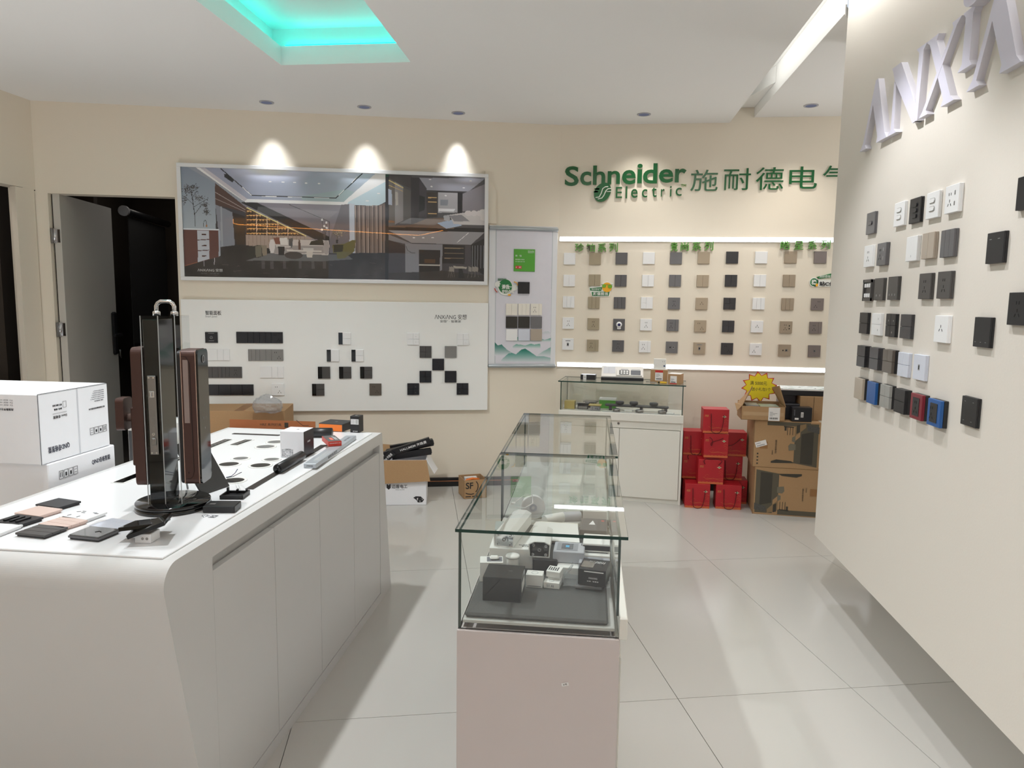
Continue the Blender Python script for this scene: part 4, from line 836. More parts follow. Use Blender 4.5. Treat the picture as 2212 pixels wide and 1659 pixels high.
sticker(FS, 1400+1285/3.457, 330+955/3.457, 'slogan_sticker', 'green and white slogan sticker cut off by the ivory wall, right end of the grid', (('backing', h1), ('green_shapes', h2), ('slogan', h3), ('orange_drop', h4)), .012)
# cream cover panel between picture and banner
a = FT.uz(1057, 385, .012); b = FT.uz(1072.5, 415, .012); c = FT.uz(1072.5, 483, .012)
m = MB(); x0 = a[0]-.03; m.prism([(x0, a[1]+.05), (a[0]-.005, a[1]+.012), (b[0], b[1]), (c[0], c[1]), (x0, c[1])], -.012, 0, M_wall, 'y'); struct('trim_5', m, FT.o, FT.r)
# ================================================================ white island counter
IX0, IX1 = -1.685, -.945; IZ = .797
t = thing('island_counter', 'large white display island counter with slanted ends and lacquered cabinet doors', 'counter', (0, 0, 0))
M_isl = mat('satin_white_counter_lacquer', (212, 212, 211), .3, var=.008, scale=5)
def arc(cy_, cz_, r, a0, a1, n=7): return [(cy_+r*math.cos(a), cz_+r*math.sin(a)) for a in np.linspace(a0, a1, n)]
prof = [(1.607, .0), (1.607, .012)] + arc(1.502, .737, .055, math.pi*1.0-(-.0)-.03+.2, math.pi/2, 22) + [(3.13, .792)] + arc(3.13, .782, .010, math.pi/2, 0, 3) + [(3.265, .012), (3.265, 0)]
m = MB(); m.prism(prof, IX0, IX1-.03, M_isl, 'x'); part('carcass', m, t)
m = MB()
near = [(1.607, .0)] + arc(1.502, .737, .055, math.pi+.17, math.pi/2, 22) + [(1.655, .792), (1.655, .0)]
m.prism(near, IX1-.03, IX1, M_isl, 'x'); m.prism([(3.098, 0), (3.098, .792), (3.13, .792)]+arc(3.13, .782, .010, math.pi/2, 0, 3)+[(3.265, .012), (3.265, 0)], IX1-.03, IX1, M_isl, 'x')
m.box(IX1-.03, 1.655, .742, IX1, 3.098, .792, M_isl); m.box(IX1-.03, 1.655, .0, IX1, 3.098, .038, M_isl); part('side_frame', m, t)
ds = [1.656, 2.013, 2.376, 2.740, 3.097]
for a, b in zip(ds[:-1], ds[1:]):
    m = MB(); m.box(IX1-.022, a+.0014, .0405, IX1-.001, b-.0014, .704, M_isl, .0008); part('door', m, t)
m = MB(); m.box(IX0+.03, 1.497, .792, IX1-.032, 3.09, IZ, mat('counter_top_lit_white', (238, 239, 241), .22), .0012); part('worktop_inlay', m, t)  # top coloured lighter than the body to stand for stronger light on it
m = MB(); m.box(-.03, -.003, -.01, -.0, 0, .03, M_dark); 
TOP = IZ+.0004
def tp(px, py, z=None): return onz(px, py, TOP if z is None else z)
def z3(x, y): return (420+x/5.027, 860+y/5.027)
def z1(x, y): return (x/3.859, 800+y/3.859)
# recessed lamps shown in the counter top
M_cone = mat('black_lamp_cone', (16, 16, 18), .25); M_sil = mat('silver_lamp_cone', (170, 174, 178), .2, metal=.8)
for (x, y, r, c, lab) in ((885, 478, .034, M_sil, 'small silver sample lamp set in the counter, farthest, beside the white box'), (772, 530, .035, M_sil, 'silver sample lamp with bright reflector set in the counter, second farthest'), (502, 657, .027, M_sil, 'small silver ringed sample lamp, left of the middle pair in the counter top'),
        (838, 668, .027, M_sil, 'small silver sample lamp right of the middle pair, near the white box base'), (375, 720, .034, M_cone, 'deep black sample lamp beside the tilted dark board'), (718, 733, .034, M_cone, 'deep black sample lamp left of the black cylinder lamp'), (425, 897, .034, M_cone, 'black sample lamp nearest the tilted board, under two loose wires')):
    p = tp(*z3(x, y)); q = thing('sample_downlight', lab, 'lamp', (p.x, p.y, TOP), 0, 'round sample lamps in the counter top')
    m = MB(); m.lathe([(r, .0), (r, .002), (r+.008, .002), (r+.009, 0)], M_edge, 32); part('rim', m, q)
    m = MB(); m.lathe([(r, .0014), (r*.7, .0009), (r*.3, .0006), (0, .0005)], c, 32); part('reflector', m, q)
def louvre(a, b, wdt, lab, n):
    A, B = tp(*a), tp(*b); d = (B-A); L = d.length; q = thing('linear_downlight', lab, 'lamp', (A.x, A.y, TOP), math.atan2(d.y, d.x))
    m = MB(); w = wdt/2; m.box(-.006, -w-.006, 0, L+.006, w+.006, .0012, M_edge, .0004); part('rim', m, q)
    m = MB(); m.box(0, -w, .0012, L, w, .0018, M_cone); part('black_insert', m, q)
    for k in range(n): m = MB(); x = L*(k+.5)/n; m.lathe([(w*.8, .0024), (w*.5, .0020), (0, .0019)], M_gblk, 12, (x, 0, 0)); part('cell', m, q)
louvre(z1(985, 938), z3(370, 450), .034, 'long black louvred sample lamp let into the counter behind the lock stand', 26)
louvre(z3(425, 512), z3(590, 455), .034, 'short black louvred sample lamp let into the counter near the far edge', 4)
def strip(a, b, w, lab, nm='track_strip'):
    A, B = tp(*a), tp(*b); d = B-A; m = MB(); m.box(0, -w/2, 0, d.length, w/2, .0014, mat('dark_brown_track', (40, 36, 34), .35)); solo(nm, lab, 'track', m, (A.x, A.y, TOP), math.atan2(d.y, d.x))
strip(z3(420, 386), z3(925, 405), .022, 'thin black track let into the far end of the counter top')
strip(z3(595, 990), z3(1405, 512), .026, 'long dark track strip let into the counter along its right side')
# printed marks on the counter top, turned away
q = MB(); a = tp(462, 1086); text_mb(q, '目录', a.x, a.y, a.x+.035, a.y+.02, M_gink, TOP, TOP+.0004, plane='xy', flip=True); b = tp(430, 1117); text_mb(q, '匠心', b.x, b.y, b.x+.045, b.y+.022, M_gink, TOP, TOP+.0004, plane='xy', flip=True)
part('printed_lettering', q, t)

def boxat(name, label, cat, loc, rot, w, d, h, mt, ch=.0015, group=None):
    """thing with a body part; local origin is the front left bottom corner"""
    q = thing(name, label, cat, loc, rot, group); m = MB(); m.box(0, 0, 0, w, d, h, mt, ch); part('body', m, q); return q
def twop(a, b): return math.atan2((b-a).y, (b-a).x)
# sample plates lying on the counter
samples = [((465, 1062), (670, 1090), (515, 1155), (297, 1120), 'black', 'plain', 'charcoal blank sample plate, farthest of the row on the counter'),
 ((290, 1130), (517, 1155), (350, 1225), (135, 1190), 'blush', 'plain', 'pale pink blank sample plate between two dark plates on the counter'),
 ((130, 1203), (350, 1220), (165, 1295), (-40, 1270), 'black', 'sl3', 'charcoal sample plate with three raised slider keys at the left edge'),
 ((-40, 1275), (160, 1285), (-20, 1365), (-240, 1350), 'white', 'plain', 'white sample plate cut off by the left edge of the photo'),
 ((640, 1165), (877, 1180), (735, 1248), (520, 1225), 'white', 's5u2', 'white socket sample plate with pin openings, lying on the counter'),
 ((470, 1220), (730, 1245), (560, 1320), (345, 1285), 'blush', 'h3', 'pink sample plate with long rockers, between the grey and white plates'),
 ((300, 1285), (557, 1305), (390, 1385), (148, 1360), 'dgrey', 'h3', 'dark grey sample plate with three long rockers on the counter'),
 ((900, 1232), (1140, 1262), (985, 1332), (770, 1300), 'paleblue', 'h3', 'pale blue-white sample plate behind the framed grey one'),
 ((765, 1305), (985, 1330), (820, 1410), (572, 1385), 'slate', 'glass', 'grey glass fronted sample plate nearest the counter corner')]
for a, b, c, d, col, kd, lab in samples:
    A, B, C_, D = [onz(*z1(*v), .806) for v in (a, b, c, d)]; cen = (A+B+C_+D)/4; yaw = twop(D, C_) if kd != 'plain' else (twop(D, C_)+twop(A, B))/2
    q = thing('sample_plate', lab, 'switch', (cen.x, cen.y, TOP), yaw, 'sample plates lying on the counter'); h = .0448; hy = .0358; th = .010
    m = MB(); m.box(-h*.93, -hy*.93, 0, h*.93, hy*.93, th*.45, cm('black' if col in ('black', 'dgrey', 'slate') else col), .001); part('base', m, q)
    if kd == 'h3':
        for k in range(3): m = MB(); m.box(-h, -hy+k*2*hy/3+.0004, th*.45, h, -hy+(k+1)*2*hy/3-.0004, th, cm(col), .0008); part('rocker', m, q)
    else:
        m = MB(); m.box(-h, -hy, th*.45, h, hy, th, cm(col), .0008); part('cover', m, q)
    if kd == 'sl3':
        for k in range(3): m = MB(); m.box(-.026+k*.02, -.022, th, -.018+k*.02, .020, th+.004, cm('black'), .001); part('slider_key', m, q)
    if kd == 's5u2':
        m = MB()
        for x, y, a_ in ((-.03, .016, .5), (-.018, .022, 0), (-.012, .012, 0), (-.03, -.016, 1.3), (.004, -.02, 1.5), (.02, .02, .2), (.03, .014, .2)):
            R = Matrix.Translation((x, y, 0)) @ Matrix.Rotation(a_, 4, 'Z'); m.box(-.0055, -.0016, th, .0055, .0016, th+.0004, M_hole, 0, R)
        part('socket_openings', m, q)
    if kd == 'glass':
        m = MB(); m.box(-h+.002, -hy+.002, th, h-.002, hy-.002, th+.003, mat('smoked_glass_cover', (104, 104, 102), .08, coat=.5), .001); part('glass_cover', m, q)
        m = MB(); m.tube([(.006, -.004, th+.0032), (.012, .004, th+.0034), (.02, .0, th+.0034)], .0012, cm('black'), 6); part('touch_mark', m, q)
# two tilted black panels on a white module
a, b = onz(*z1(1010, 1400), .80), onz(*z1(1240, 1405), .81)
q = thing('tilted_switch_sample', 'pair of glossy black switch panels propped on a white wiring module at the counter corner', 'switch', (-1.09, 1.612, TOP), .06)
for k, (x, y, rz, tx, ty) in enumerate(((-.015, .018, .10, -.10, .0), (.012, -.006, .30, -.02, -.22))):
    R = Matrix.Translation((x, y, .032+k*.004)) @ Matrix.Rotation(rz, 4, 'Z') @ Matrix.Rotation(ty-.12, 4, 'Y') @ Matrix.Rotation(tx, 4, 'X')
    m = MB(); m.box(-.045, -.043, -.005, .045, .043, .005, M_gblk, .001, R); part('black_panel', m, q)
m = MB(); m.box(-.012, -.034, 0, .028, .01, .024, cm('white'), .0015); m.box(-.022, -.030, .012, -.012, .006, .022, cm('white'), .001); md = part('wiring_module', m, q)
for x in (.008, .019): m = MB(); m.cyl((x, -.0346, .012), .0035, .0007, M_steel, 12, 'y'); part('terminal_screw', m, md)
# battery box and open tray
M_blk2 = mat('satin_black_case', (26, 26, 28), .35)
a, b, c = tp(437.5, 1108.5), tp(507, 1108.5), tp(522, 1097.5)
q = boxat('black_case', 'closed flat black plastic case in front of the open black tray', 'case', (a.x, a.y, TOP), twop(a, b), (b-a).length, .058, .0195, M_blk2, .002)
m = MB(); m.box(.012, .02, .0195, .028, .03, .0199, M_dm); part('small_mark', m, q)
a, b = tp(474, 1079), tp(521, 1079); L = (b-a).length+.006
q = thing('open_tray', 'open black plastic tray with raised corner clips on the counter', 'case', (a.x, a.y, TOP), twop(a, b)-.03); m = MB(); dpt = .062
m.box(0, 0, 0, L, dpt, .004, M_blk2, .001); m.box(0, 0, .0035, L, .004, .012, M_blk2, .001); m.box(0, dpt-.004, .0035, L, dpt, .012, M_blk2, .001); m.box(0, 0, .0035, .004, dpt, .012, M_blk2, .001); m.box(L-.004, 0, .0035, L, dpt, .014, M_blk2, .001); part('shell', m, q)
for x, y, h_ in ((.004, dpt-.016, .024), (L-.01, dpt-.012, .018), (.03, dpt-.008, .017)): m = MB(); m.box(x, y, .004, x+.006, y+.010, h_, M_blk2, .001); part('clip', m, q)

# ================================================================ smart lock demonstration stand
SX, SY = -1.155, 1.925; c0 = onz(375, 1088, IZ+.01); SX, SY = c0.x, c0.y
def rrect(y0, y1, z0, z1, r):
    return [(cx+r*math.cos(a), cz+r*math.sin(a)) for cx, cz, s_ in ((y1-r, z1-r, 0), (y0+r, z1-r, 1), (y0+r, z0+r, 2), (y1-r, z0+r, 3)) for a in np.linspace(s_*math.pi/2, (s_+1)*math.pi/2, 6)]
q = thing('smart_lock_stand', 'tall black and clear acrylic stand showing a bronze electronic door lock on the counter', 'display stand', (SX, SY, TOP), .20)
M_acr = glass_mat('clear_acrylic', (.95, .96, .96), 1.32); M_brz = mat('bronze_brown_metal', (78, 55, 50), .36, metal=.4); M_brz2 = mat('bronze_edge_shine', (206, 176, 164), .25, metal=.7); M_ltb = mat('pale_bronze_inner', (150, 134, 130), .35, metal=.3)
m = MB(); m.lathe([(.099, 0), (.101, .003), (.101, .010), (.0985, .012)], M_gblk, 56); m.lathe([(.0975, .012), (.1, .014), (.1, .021), (.098, .023), (0, .023)], M_gblk, 56); part('base_disc', m, q)
zb0, zt0 = .023, .545
m = MB(); m.box(-.045, -.045, zb0, -.003, .055, zt0-.006, M_gblk, .001); part('black_post', m, q)
m = MB(); m.box(-.049, -.0495, zb0, .042, -.0465, zt0, M_acr); m.box(.039, -.0465, zb0, .042, .06, zt0, M_acr); m.box(-.049, -.0495, zt0, .042, .06, zt0+.004, M_acr); M_pe = mat('polished_acrylic_edge', (176, 180, 182), .1)
[m.box(x, -.0502, zb0, x+.0022, -.0488, zt0+.004, M_pe) for x in (-.0495, .0405, -.0035)]; part('acrylic_case', m, q)
m = MB(); m.tube([(-.024, 0, zt0+.004), (-.024, 0, zt0+.03), (-.020, 0, zt0+.038), (-.012, 0, zt0+.043), (.012, 0, zt0+.043), (.020, 0, zt0+.038), (.024, 0, zt0+.03), (.024, 0, zt0+.004)], .0055, M_chrome, 12)
for x in (-.024, .024): m.lathe([(.010, zt0+.004), (.010, zt0+.014), (.0085, zt0+.016), (.006, zt0+.016)], M_chrome, 18, (x, 0, 0))
part('carry_handle', m, q)
# strike plate
m = MB(); m.box(-.036, -.0535, .185, -.014, -.0505, .405, M_steel, .001); sp_ = part('strike_plate', m, q, (.0, 0, -.02))
for z in (.19, .40):
    for x in (-.031, -.019): m = MB(); m.cyl((x, -.0548, z), .0028, .0014, M_chrome, 10, 'y'); part('screw', m, sp_)
m = MB(); m.box(-.032, -.056, .345, -.018, -.0536, .363, M_chrome, .001); m.box(-.029, -.062, .348, -.024, -.055, .360, M_chrome, .001); part('latch_bolt', m, sp_)
for z in (.30, .278, .256): m = MB(); m.box(-.030, -.0545, z-.008, -.020, -.0535, z+.008, M_steel, .003); part('bolt_opening', m, sp_)
m = MB(); m.box(-.030, -.058, .212, -.018, -.0536, .232, M_steel, .002); m.ring((-.024, -.056, .243), .002, .0045, .0025, M_chrome, 14, 'y'); part('dead_bolt', m, sp_)
# front body on the right side of the post
FBX = .046
m = MB(); m.prism(rrect(-.058, .022, .082, .455, .014), FBX, FBX+.010, M_blk2, 'x'); part('mounting_plate', m, q)
m = MB(); m.prism(rrect(-.060, .024, .080, .458, .016), FBX+.010, FBX+.050, M_brz, 'x'); fbd = part('front_body', m, q)
m = MB()
for x in (FBX+.011, FBX+.050): m.box(x-.0012, -.0606, .084, x+.0008, -.0592, .454, M_brz2)
part('bright_edge', m, fbd)
m = MB(); m.prism(rrect(-.0595, .0235, .081, .457, .016), FBX+.050, FBX+.056, M_gblk, 'x'); fg = part('glass_front', m, q)
m = MB(); m.ring((FBX+.0561, -.018, .43), .0, .0115, .0012, M_blk2, 24, 'x'); m.ring((FBX+.0563, -.018, .43), .0085, .0105, .0014, M_chrome, 24, 'x'); part('camera_eye', m, fg)
m = MB()
for y, z in ((-.02, .30), (-.03, .265), (-.01, .265), (-.02, .235)): m.box(FBX+.0561, y-.001, z-.0025, FBX+.0565, y+.001, z+.0025, M_mark)
part('keypad_marks', m, fg)
m = MB(); m.box(FBX+.016, -.0612, .255, FBX+.030, -.0600, .43, M_ltb, .0004); part('grip_recess', m, fbd)
m = MB(); m.tube([(FBX+.014, -.0612, .44), (FBX+.026, -.0612, .438), (FBX+.034, -.0612, .42), (FBX+.036, -.0612, .12), (FBX+.033, -.0612, .105), (FBX+.026, -.0612, .098), (FBX+.014, -.0612, .098)], .0006, M_dark, 5); m.box(FBX+.021, -.0614, .112, FBX+.0225, -.0605, .118, M_dark); part('handle_outline', m, fbd)
# rear body left
m = MB(); m.prism(rrect(-.050, .03, .075, .462, .016), -.079, -.0515, M_brz, 'x'); rb_ = part('rear_body', m, q)
m = MB(); m.box(-.092, -.036, .13, -.079, .02, .295, M_brz, .003); part('rear_cover', m, rb_)
m = MB(); m.lathe([(.011, -.108), (.011, -.092), (.013, -.0915)], M_brz2, 20, (0, -.012, .263), 'x'); part('knob_stem', m, rb_)
m = MB(); m.prism(rrect(-.040, .016, .230, .320, .010), -.130, -.108, M_brz, 'x'); part('turn_knob', m, rb_)
m = MB(); m.tube([(-.053, -.02, .075), (-.06, .0, .06), (-.05, .02, .05)], .002, M_black, 6); part('cable', m, rb_)

# tilted dark board with ring lamp behind the stand
a, b = tp(494.6, 1050), tp(447, 1066.5); hh = .205
q = thing('tilted_lamp_board', 'dark grey board leaning behind the lock stand, with a white ringed lamp set in it', 'board', (b.x, b.y, TOP), twop(b, a))
# local x along the bottom edge ; board leans away from the viewer
M_bd = mat('dark_grey_board', (58, 58, 58), .42)
wv = (a-b).length; pa = onz(437, 946, TOP+.165); loc_ = Vector(((pa-b).dot(Vector((math.cos(twop(b, a)), math.sin(twop(b, a)), 0))), (pa-b).dot(Vector((-math.sin(twop(b, a)), math.cos(twop(b, a)), 0))), .165))
e1 = Vector((1, 0, 0)); up_ = loc_-Vector((wv, 0, 0)); nn = e1.cross(up_).normalized()
def bp_(u, v, w_): return e1*u + up_*v + nn*w_
m = MB(); P8 = [bp_(u, v, w_) for w_ in (-.003, .003) for u, v in ((-.02, 0), (wv, 0), (wv, 1), (-.02, 1))]; m.add(P8, [(0, 1, 2, 3), (4, 5, 6, 7), (0, 1, 5, 4), (1, 2, 6, 5), (2, 3, 7, 6), (3, 0, 4, 7)], M_bd); part('board', m, q)
m = MB(); cc_ = (.018, .62); rr_ = .030; L2 = up_.length
ringp = [bp_(cc_[0]+rr_*math.cos(t_), cc_[1]+rr_*math.sin(t_)/L2, .005) for t_ in np.linspace(0, 2*math.pi, 33)]; m.tube(ringp, .004, M_edge, 8); part('lamp_ring', m, q)
m = MB(); m.add([bp_(cc_[0]+rr_*.92*math.cos(t_), cc_[1]+rr_*.92*math.sin(t_)/L2, .0045) for t_ in np.linspace(0, 2*math.pi, 25)[:-1]], [tuple(range(24))], M_gblk); part('lamp_cone', m, q)
m = MB(); m.tube([bp_(.0, .9, -.003), Vector((.02, loc_.y+.05, .002))], .003, M_black, 6); part('prop_leg', m, q)

# loose wires
for k, pts in enumerate((((345, 860), (400, 848), (440, 815), (468, 772)), ((348, 864), (420, 852), (470, 825), (512, 805)))):
    W_ = [onz(*z3(*p), TOP+.004+.012*i*i*.5) for i, p in enumerate(pts)]; m = MB(); m.tube(W_, .0011, M_black if k else mat('blue_wire', (50, 60, 110), .4), 6); solo('loose_wire', ('thin bare ended blue wire' if k == 0 else 'thin bare ended black wire')+' rising from the sample lamp behind the dark board', 'wire', m)
W_ = [tp(*z3(1240, 300)), onz(*z3(1180, 300), TOP+.006), onz(*z3(1140, 270), TOP+.022), onz(*z3(1108, 240), TOP+.04)]; m = MB(); m.tube(W_, .0012, M_black, 6); solo('loose_wire', 'stiff black wire sticking up behind the white box at the counter end', 'wire', m)

# white square box
a, b = tp(*z3(935, 640)), tp(*z3(1190, 650)); rot = twop(a, b); w = (b-a).length; hgt = onp(*z3(930, 358), a, (0, 1, 0)).z-TOP
c = tp(*z3(1285, 592)); dd = (c-b).length
q = boxat('white_box', 'square white cardboard box with black side standing on the counter', 'box', (a.x, a.y, TOP), rot, w, dd, hgt, mat('white_gift_card', (232, 232, 236), .45), .001)
m = MB(); m.box(w, .001, 0, w+.0008, dd-.001, hgt-.001, mat('black_box_side', (28, 26, 30), .4)); text_mb(m, 'AXON', .35*dd, .53*hgt, .62*dd, .6*hgt, M_winkk, w+.0016, w+.0008, plane='yz'); part('black_side', m, q)
m = MB()
for k, z in enumerate(np.linspace(.02, .27, 7)): text_mb(m, ('型号规格 ABC', '颜色  银白', '数量  1', '尺寸 95*95', '功率 12W', '执行标准', '生产日期')[k], .06*w, z*hgt+.001, (.34+.04*(k % 2))*w, z*hgt+.0035, M_gink, -.0004, 0); text_mb(m, ('参数', '电压 220V', '色温', '角度', '重量', '备注')[k % 6], .38*w, z*hgt+.001, .55*w, z*hgt+.0035, M_gink, -.0004, 0)
text_mb(m, '暗装筒灯', .22*w, .30*hgt, .45*w, .325*hgt, M_ink, -.0004, 0, .01); text_mb(m, 'AXON', .5*w, dd*.45, .6*w, dd*.55, M_gink, hgt, hgt+.0004, plane='xy'); part('printed_lettering', m, q)
# black cylinder lamps
def cyl_lamp(a, b, r, lab):
    d = b-a; L = d.length; q = thing('cylinder_lamp', lab, 'lamp', (a.x, a.y, TOP), math.atan2(d.y, d.x)); m = MB(); m.lathe([(r-.003, 0), (r, .002), (r, L-.002), (r-.003, L)], M_blk2, 32, (0, 0, r), 'x'); part('barrel', m, q)
    m = MB(); m.lathe([(r-.004, -.0004), (0, -.0005)], M_cone, 28, (0, 0, r), 'x'); part('end_face', m, q); return q
a, b = tp(*z3(905, 825)), tp(*z3(1165, 672)); q = cyl_lamp(a, b, .0175, 'matt black cylinder lamp lying on the dark track in front of the white box')
a, b = tp(*z3(1250, 425)), tp(*z3(1500, 425)); cyl_lamp(a, b, .021, 'black cylinder lamp lying behind the white box near the orange box')
# silver carton and red grey box on it
M_slv = mat('silver_grey_card', (176, 182, 188), .35, metal=.25)
a, b, c = tp(*z3(1185, 765)), tp(*z3(1322, 763)), tp(*z3(1757, 448)); rot = twop(b, c); w = .045; L = (c-b).length; n_ = Vector((-math.sin(rot), math.cos(rot), 0)); hs = .0165
q = boxat('silver_carton', 'long silver grey carton lying along the right edge of the counter', 'box', (b.x, b.y, TOP), rot, L, w, hs, M_slv, .001)
m = MB(); text_mb(m, 'UTENMEISI', -.010+w, .35*hs, .012, .6*hs, M_ink, -.0005, 0, plane='yz', ); text_mb(m, '磁吸轨道灯', .26*L, .15*hs, .48*L, .85*hs, M_gink, -.0004, 0); text_mb(m, 'LED TRACK', .78*L, .3*w, .93*L, .5*w, M_gink, hs, hs+.0004, plane='xy')
for k in range(4): m.box(.1*L, (.2+.12*k)*w, hs, .42*L, (.215+.12*k)*w, hs+.0004, M_edge)
part('printed_lettering', m, q)
M_rcd = mat('red_carton', (196, 58, 44), .45); M_gcd = mat('dark_grey_carton_print', (96, 94, 94), .5)
a = onz(*z3(1440, 530), TOP+hs+.001); b = onz(*z3(1570, 520), TOP+hs+.001)
q = boxat('red_grey_box', 'small red and grey carton lying across the long silver carton', 'box', (a.x+.004, a.y+.006, TOP+hs+.0006), twop(a, b), .052, .13, .02, M_rcd, .001)
m = MB(); m.box(.001, .002, .02, .051, .128, .0206, M_gcd); m.box(.016, .03, .0206, .028, .075, .0211, mat('salmon_label', (232, 120, 104), .5)); part('printed_top', m, q)
m = MB(); text_mb(m, '智能调光驱动 LED', .004, .011, .048, .0145, M_winkk, -.0004, 0); 
for k in range(4): m.box(.034+.003*k, .03, .0206, .035+.003*k, .11-.01*k, .0211, M_winkk)
part('printed_lettering', m, q)
# orange box and small black box
M_org = mat('orange_card', (226, 118, 40), .5)
a, b = tp(*z3(1352, 350)), tp(*z3(1612, 366)); rot = twop(a, b); w = (b-a).length; q = boxat('orange_black_box', 'dark grey carton with an orange front near the far corner of the counter', 'box', (a.x, a.y, TOP), rot, w, .11, onp(*z3(1352, 276), a, (0, 1, 0)).z-TOP+.003, mat('charcoal_card', (54, 54, 56), .5), .001)
h_ = onp(*z3(1352, 276), a, (0, 1, 0)).z-TOP; m = MB(); m.box(.001, -.0008, .001, w-.004, 0, h_-.001, M_org); part('orange_front', m, q); m = MB(); text_mb(m, 'LED', w*.45, .05, w*.55, .06, M_mark, h_+.003, h_+.0034, plane='xy'); part('printed_lettering', m, q)
a, b = tp(*z3(1692, 372)), tp(*z3(1785, 378)); w = (b-a).length; h_ = onp(*z3(1692, 195), a, (0, 1, 0)).z-TOP
q = boxat('small_black_box', 'upright black carton with a white specification label at the counter far corner', 'box', (a.x, a.y, TOP), twop(a, b)+.05, w, .05, h_, mat('black_card', (30, 30, 32), .45), .001)
m = MB(); m.box(.08*w, -.0006, .50*h_, .96*w, 0, .82*h_, M_winkk); part('label', m, q)
m = MB()
for k in range(6): m.box(.12*w, -.001, (.54+.045*k)*h_, (.5+.06*(k % 2))*w, -.0006, (.55+.045*k)*h_, M_gink); m.box(.62*w, -.001, (.54+.045*k)*h_, .9*w, -.0006, (.555+.045*k)*h_, M_ink)
text_mb(m, 'LED SPOT', .3*w, .05*h_, .85*w, .11*h_, M_winkk, -.0006, 0); text_mb(m, '射灯', .35*w, .02, .6*w, .03, M_winkk, h_, h_+.0004, plane='xy'); part('printed_lettering', m, q)

# ================================================================ glass showcases
M_glass = glass_mat('clear_showcase_glass', (.982, .995, .988), 1.95); M_gedge = mat('green_glass_edge', (10, 52, 42), .12, spec=.6); M_pinkw = mat('pale_laminate_base', (205, 196, 194), .4, var=.02, scale=6)
M_sc = mat('cream_laminate', (226, 224, 216), .4)
ZT = .842
def pane(m, x0, y0, z0, x1, y1, z1, e):
    """glass slab with its narrow faces in green ; e names the thin axis"""
    lo, hi = (x0, y0, z0), (x1, y1, z1)
    vs = [(a, b, c) for a in (x0, x1) for b in (y0, y1) for c in (z0, z1)]
    fc = {0: [(0, 1, 3, 2), (4, 6, 7, 5)], 1: [(0, 4, 5, 1), (2, 3, 7, 6)], 2: [(0, 2, 6, 4), (1, 5, 7, 3)]}
    for ax in range(3): m.add(vs, fc[ax], M_glass if ax == e else M_gedge)
def showcase(loc, rot, L, D, label, base_m, endp=True, z0g=.578, dr=2, key=True, zs=.0):
    t = thing('glass_showcase', label, 'showcase', loc, rot, 'glass showcases'); e = .012
    m = MB(); m.box(.004, .012, .03, L-.004, D, z0g-.03, base_m); m.box(.02, .035, 0, L-.02, D-.02, .03, M_sc); m.box(.004, .006, z0g-.03, .016, D, z0g, base_m); m.box(L-.016, .006, z0g-.03, L-.004, D, z0g, base_m); m.box(.016, D-.012, z0g-.03, L-.016, D, z0g, base_m); part('carcass', m, t)
    m = MB(); m.box(-.004, 0, .0, .012, D, z0g, base_m, .001); part('end_panel', m, t); m = MB(); m.box(L-.012, 0, 0, L+.004, D, z0g, base_m, .001); part('end_panel', m, t)
    m = MB(); m.box(-.004, -.018, z0g, L+.004, .002, z0g+.055, M_sc, .002); part('front_rail', m, t)
    m = MB(); m.box(.012, -.002, z0g-.052, L-.012, .012, z0g-.002, M_sc, .001); dw_ = part('drawer_front', m, t)
    if key: m = MB(); m.lathe([(.0085, -.006), (.0085, -.002)], M_steel, 18, (L*.49, 0, z0g-.022), 'y'); m.box(L*.49-.001, -.0068, z0g-.026, L*.49+.001, -.006, z0g-.018, M_dark); part('lock', m, dw_)
    for k in range(dr):
        m = MB(); a = .014+(L-.028)*k/dr; b = .014+(L-.028)*(k+1)/dr; m.box(a+.0015, -.006, .035, b-.0015, .011, z0g-.056, M_sc, .001); part('door', m, t)
    m = MB(); m.box(.0, .01, 0, L, .03, .03, M_sc); part('plinth', m, t)
    m = MB(); m.box(.0105, .012, z0g+.014+zs, L-.0105, D-.012, z0g+.022+zs, mat('shelf_laminate_dimmed', (192, 191, 186), .5) if not zs else M_sc, .001); part('inner_shelf', m, t)  # aisle shelves coloured darker to stand for the dim interior under glass
    g = MB(); pane(g, .004, .004, z0g, .010, D-.002, ZT-.008, 0); part('side_glass', g, t); g = MB(); pane(g, L-.010, .004, z0g, L-.004, D-.002, ZT-.008, 0); part('side_glass', g, t)
    g = MB(); pane(g, .0102, .004, z0g+.0552, L-.0102, .010, ZT-.008, 1); part('front_glass', g, t); g = MB(); pane(g, .0102, D-.008, z0g, L-.0102, D-.002, ZT-.008, 1); part('back_glass', g, t)
    g = MB(); pane(g, -e if not endp or L < .9 else .0005, -e, ZT-.008, L+.0005 if not endp else L+e, D+.004, ZT, 2); part('top_glass', g, t); return t
U1Y = 1.685
showcase((.088, U1Y, 0), math.pi/2+.004, .885, .405, 'nearer glass topped showcase standing in the middle of the aisle', M_pinkw, False)
showcase((.095, U1Y+.893, 0), math.pi/2+.004, .93, .415, 'farther glass topped showcase touching the back of the nearer one', M_pinkw, True)
showcase((FC.o.x, FC.o.y, 0), FC.r, .86, .315, 'glass topped showcase with cream doors standing against the green sign wall', M_sc, True, zs=.027)
m = MB(); m.box(0, 0, 0, .018, .0006, .0085, M_winkk, 0); text_mb(m, '8号', .004, .002, .014, .0065, M_ink, -.0002, -.0); solo('paper_tag', 'tiny rectangular paper tag stuck on the end panel of the nearer showcase', 'label', m, (onp(1214, 1483, (0, U1Y-.0055, 0), (0, 1, 0)).x, U1Y-.0062, onp(1214, 1483, (0, U1Y-.0055, 0), (0, 1, 0)).z), (0, -.25, 0))

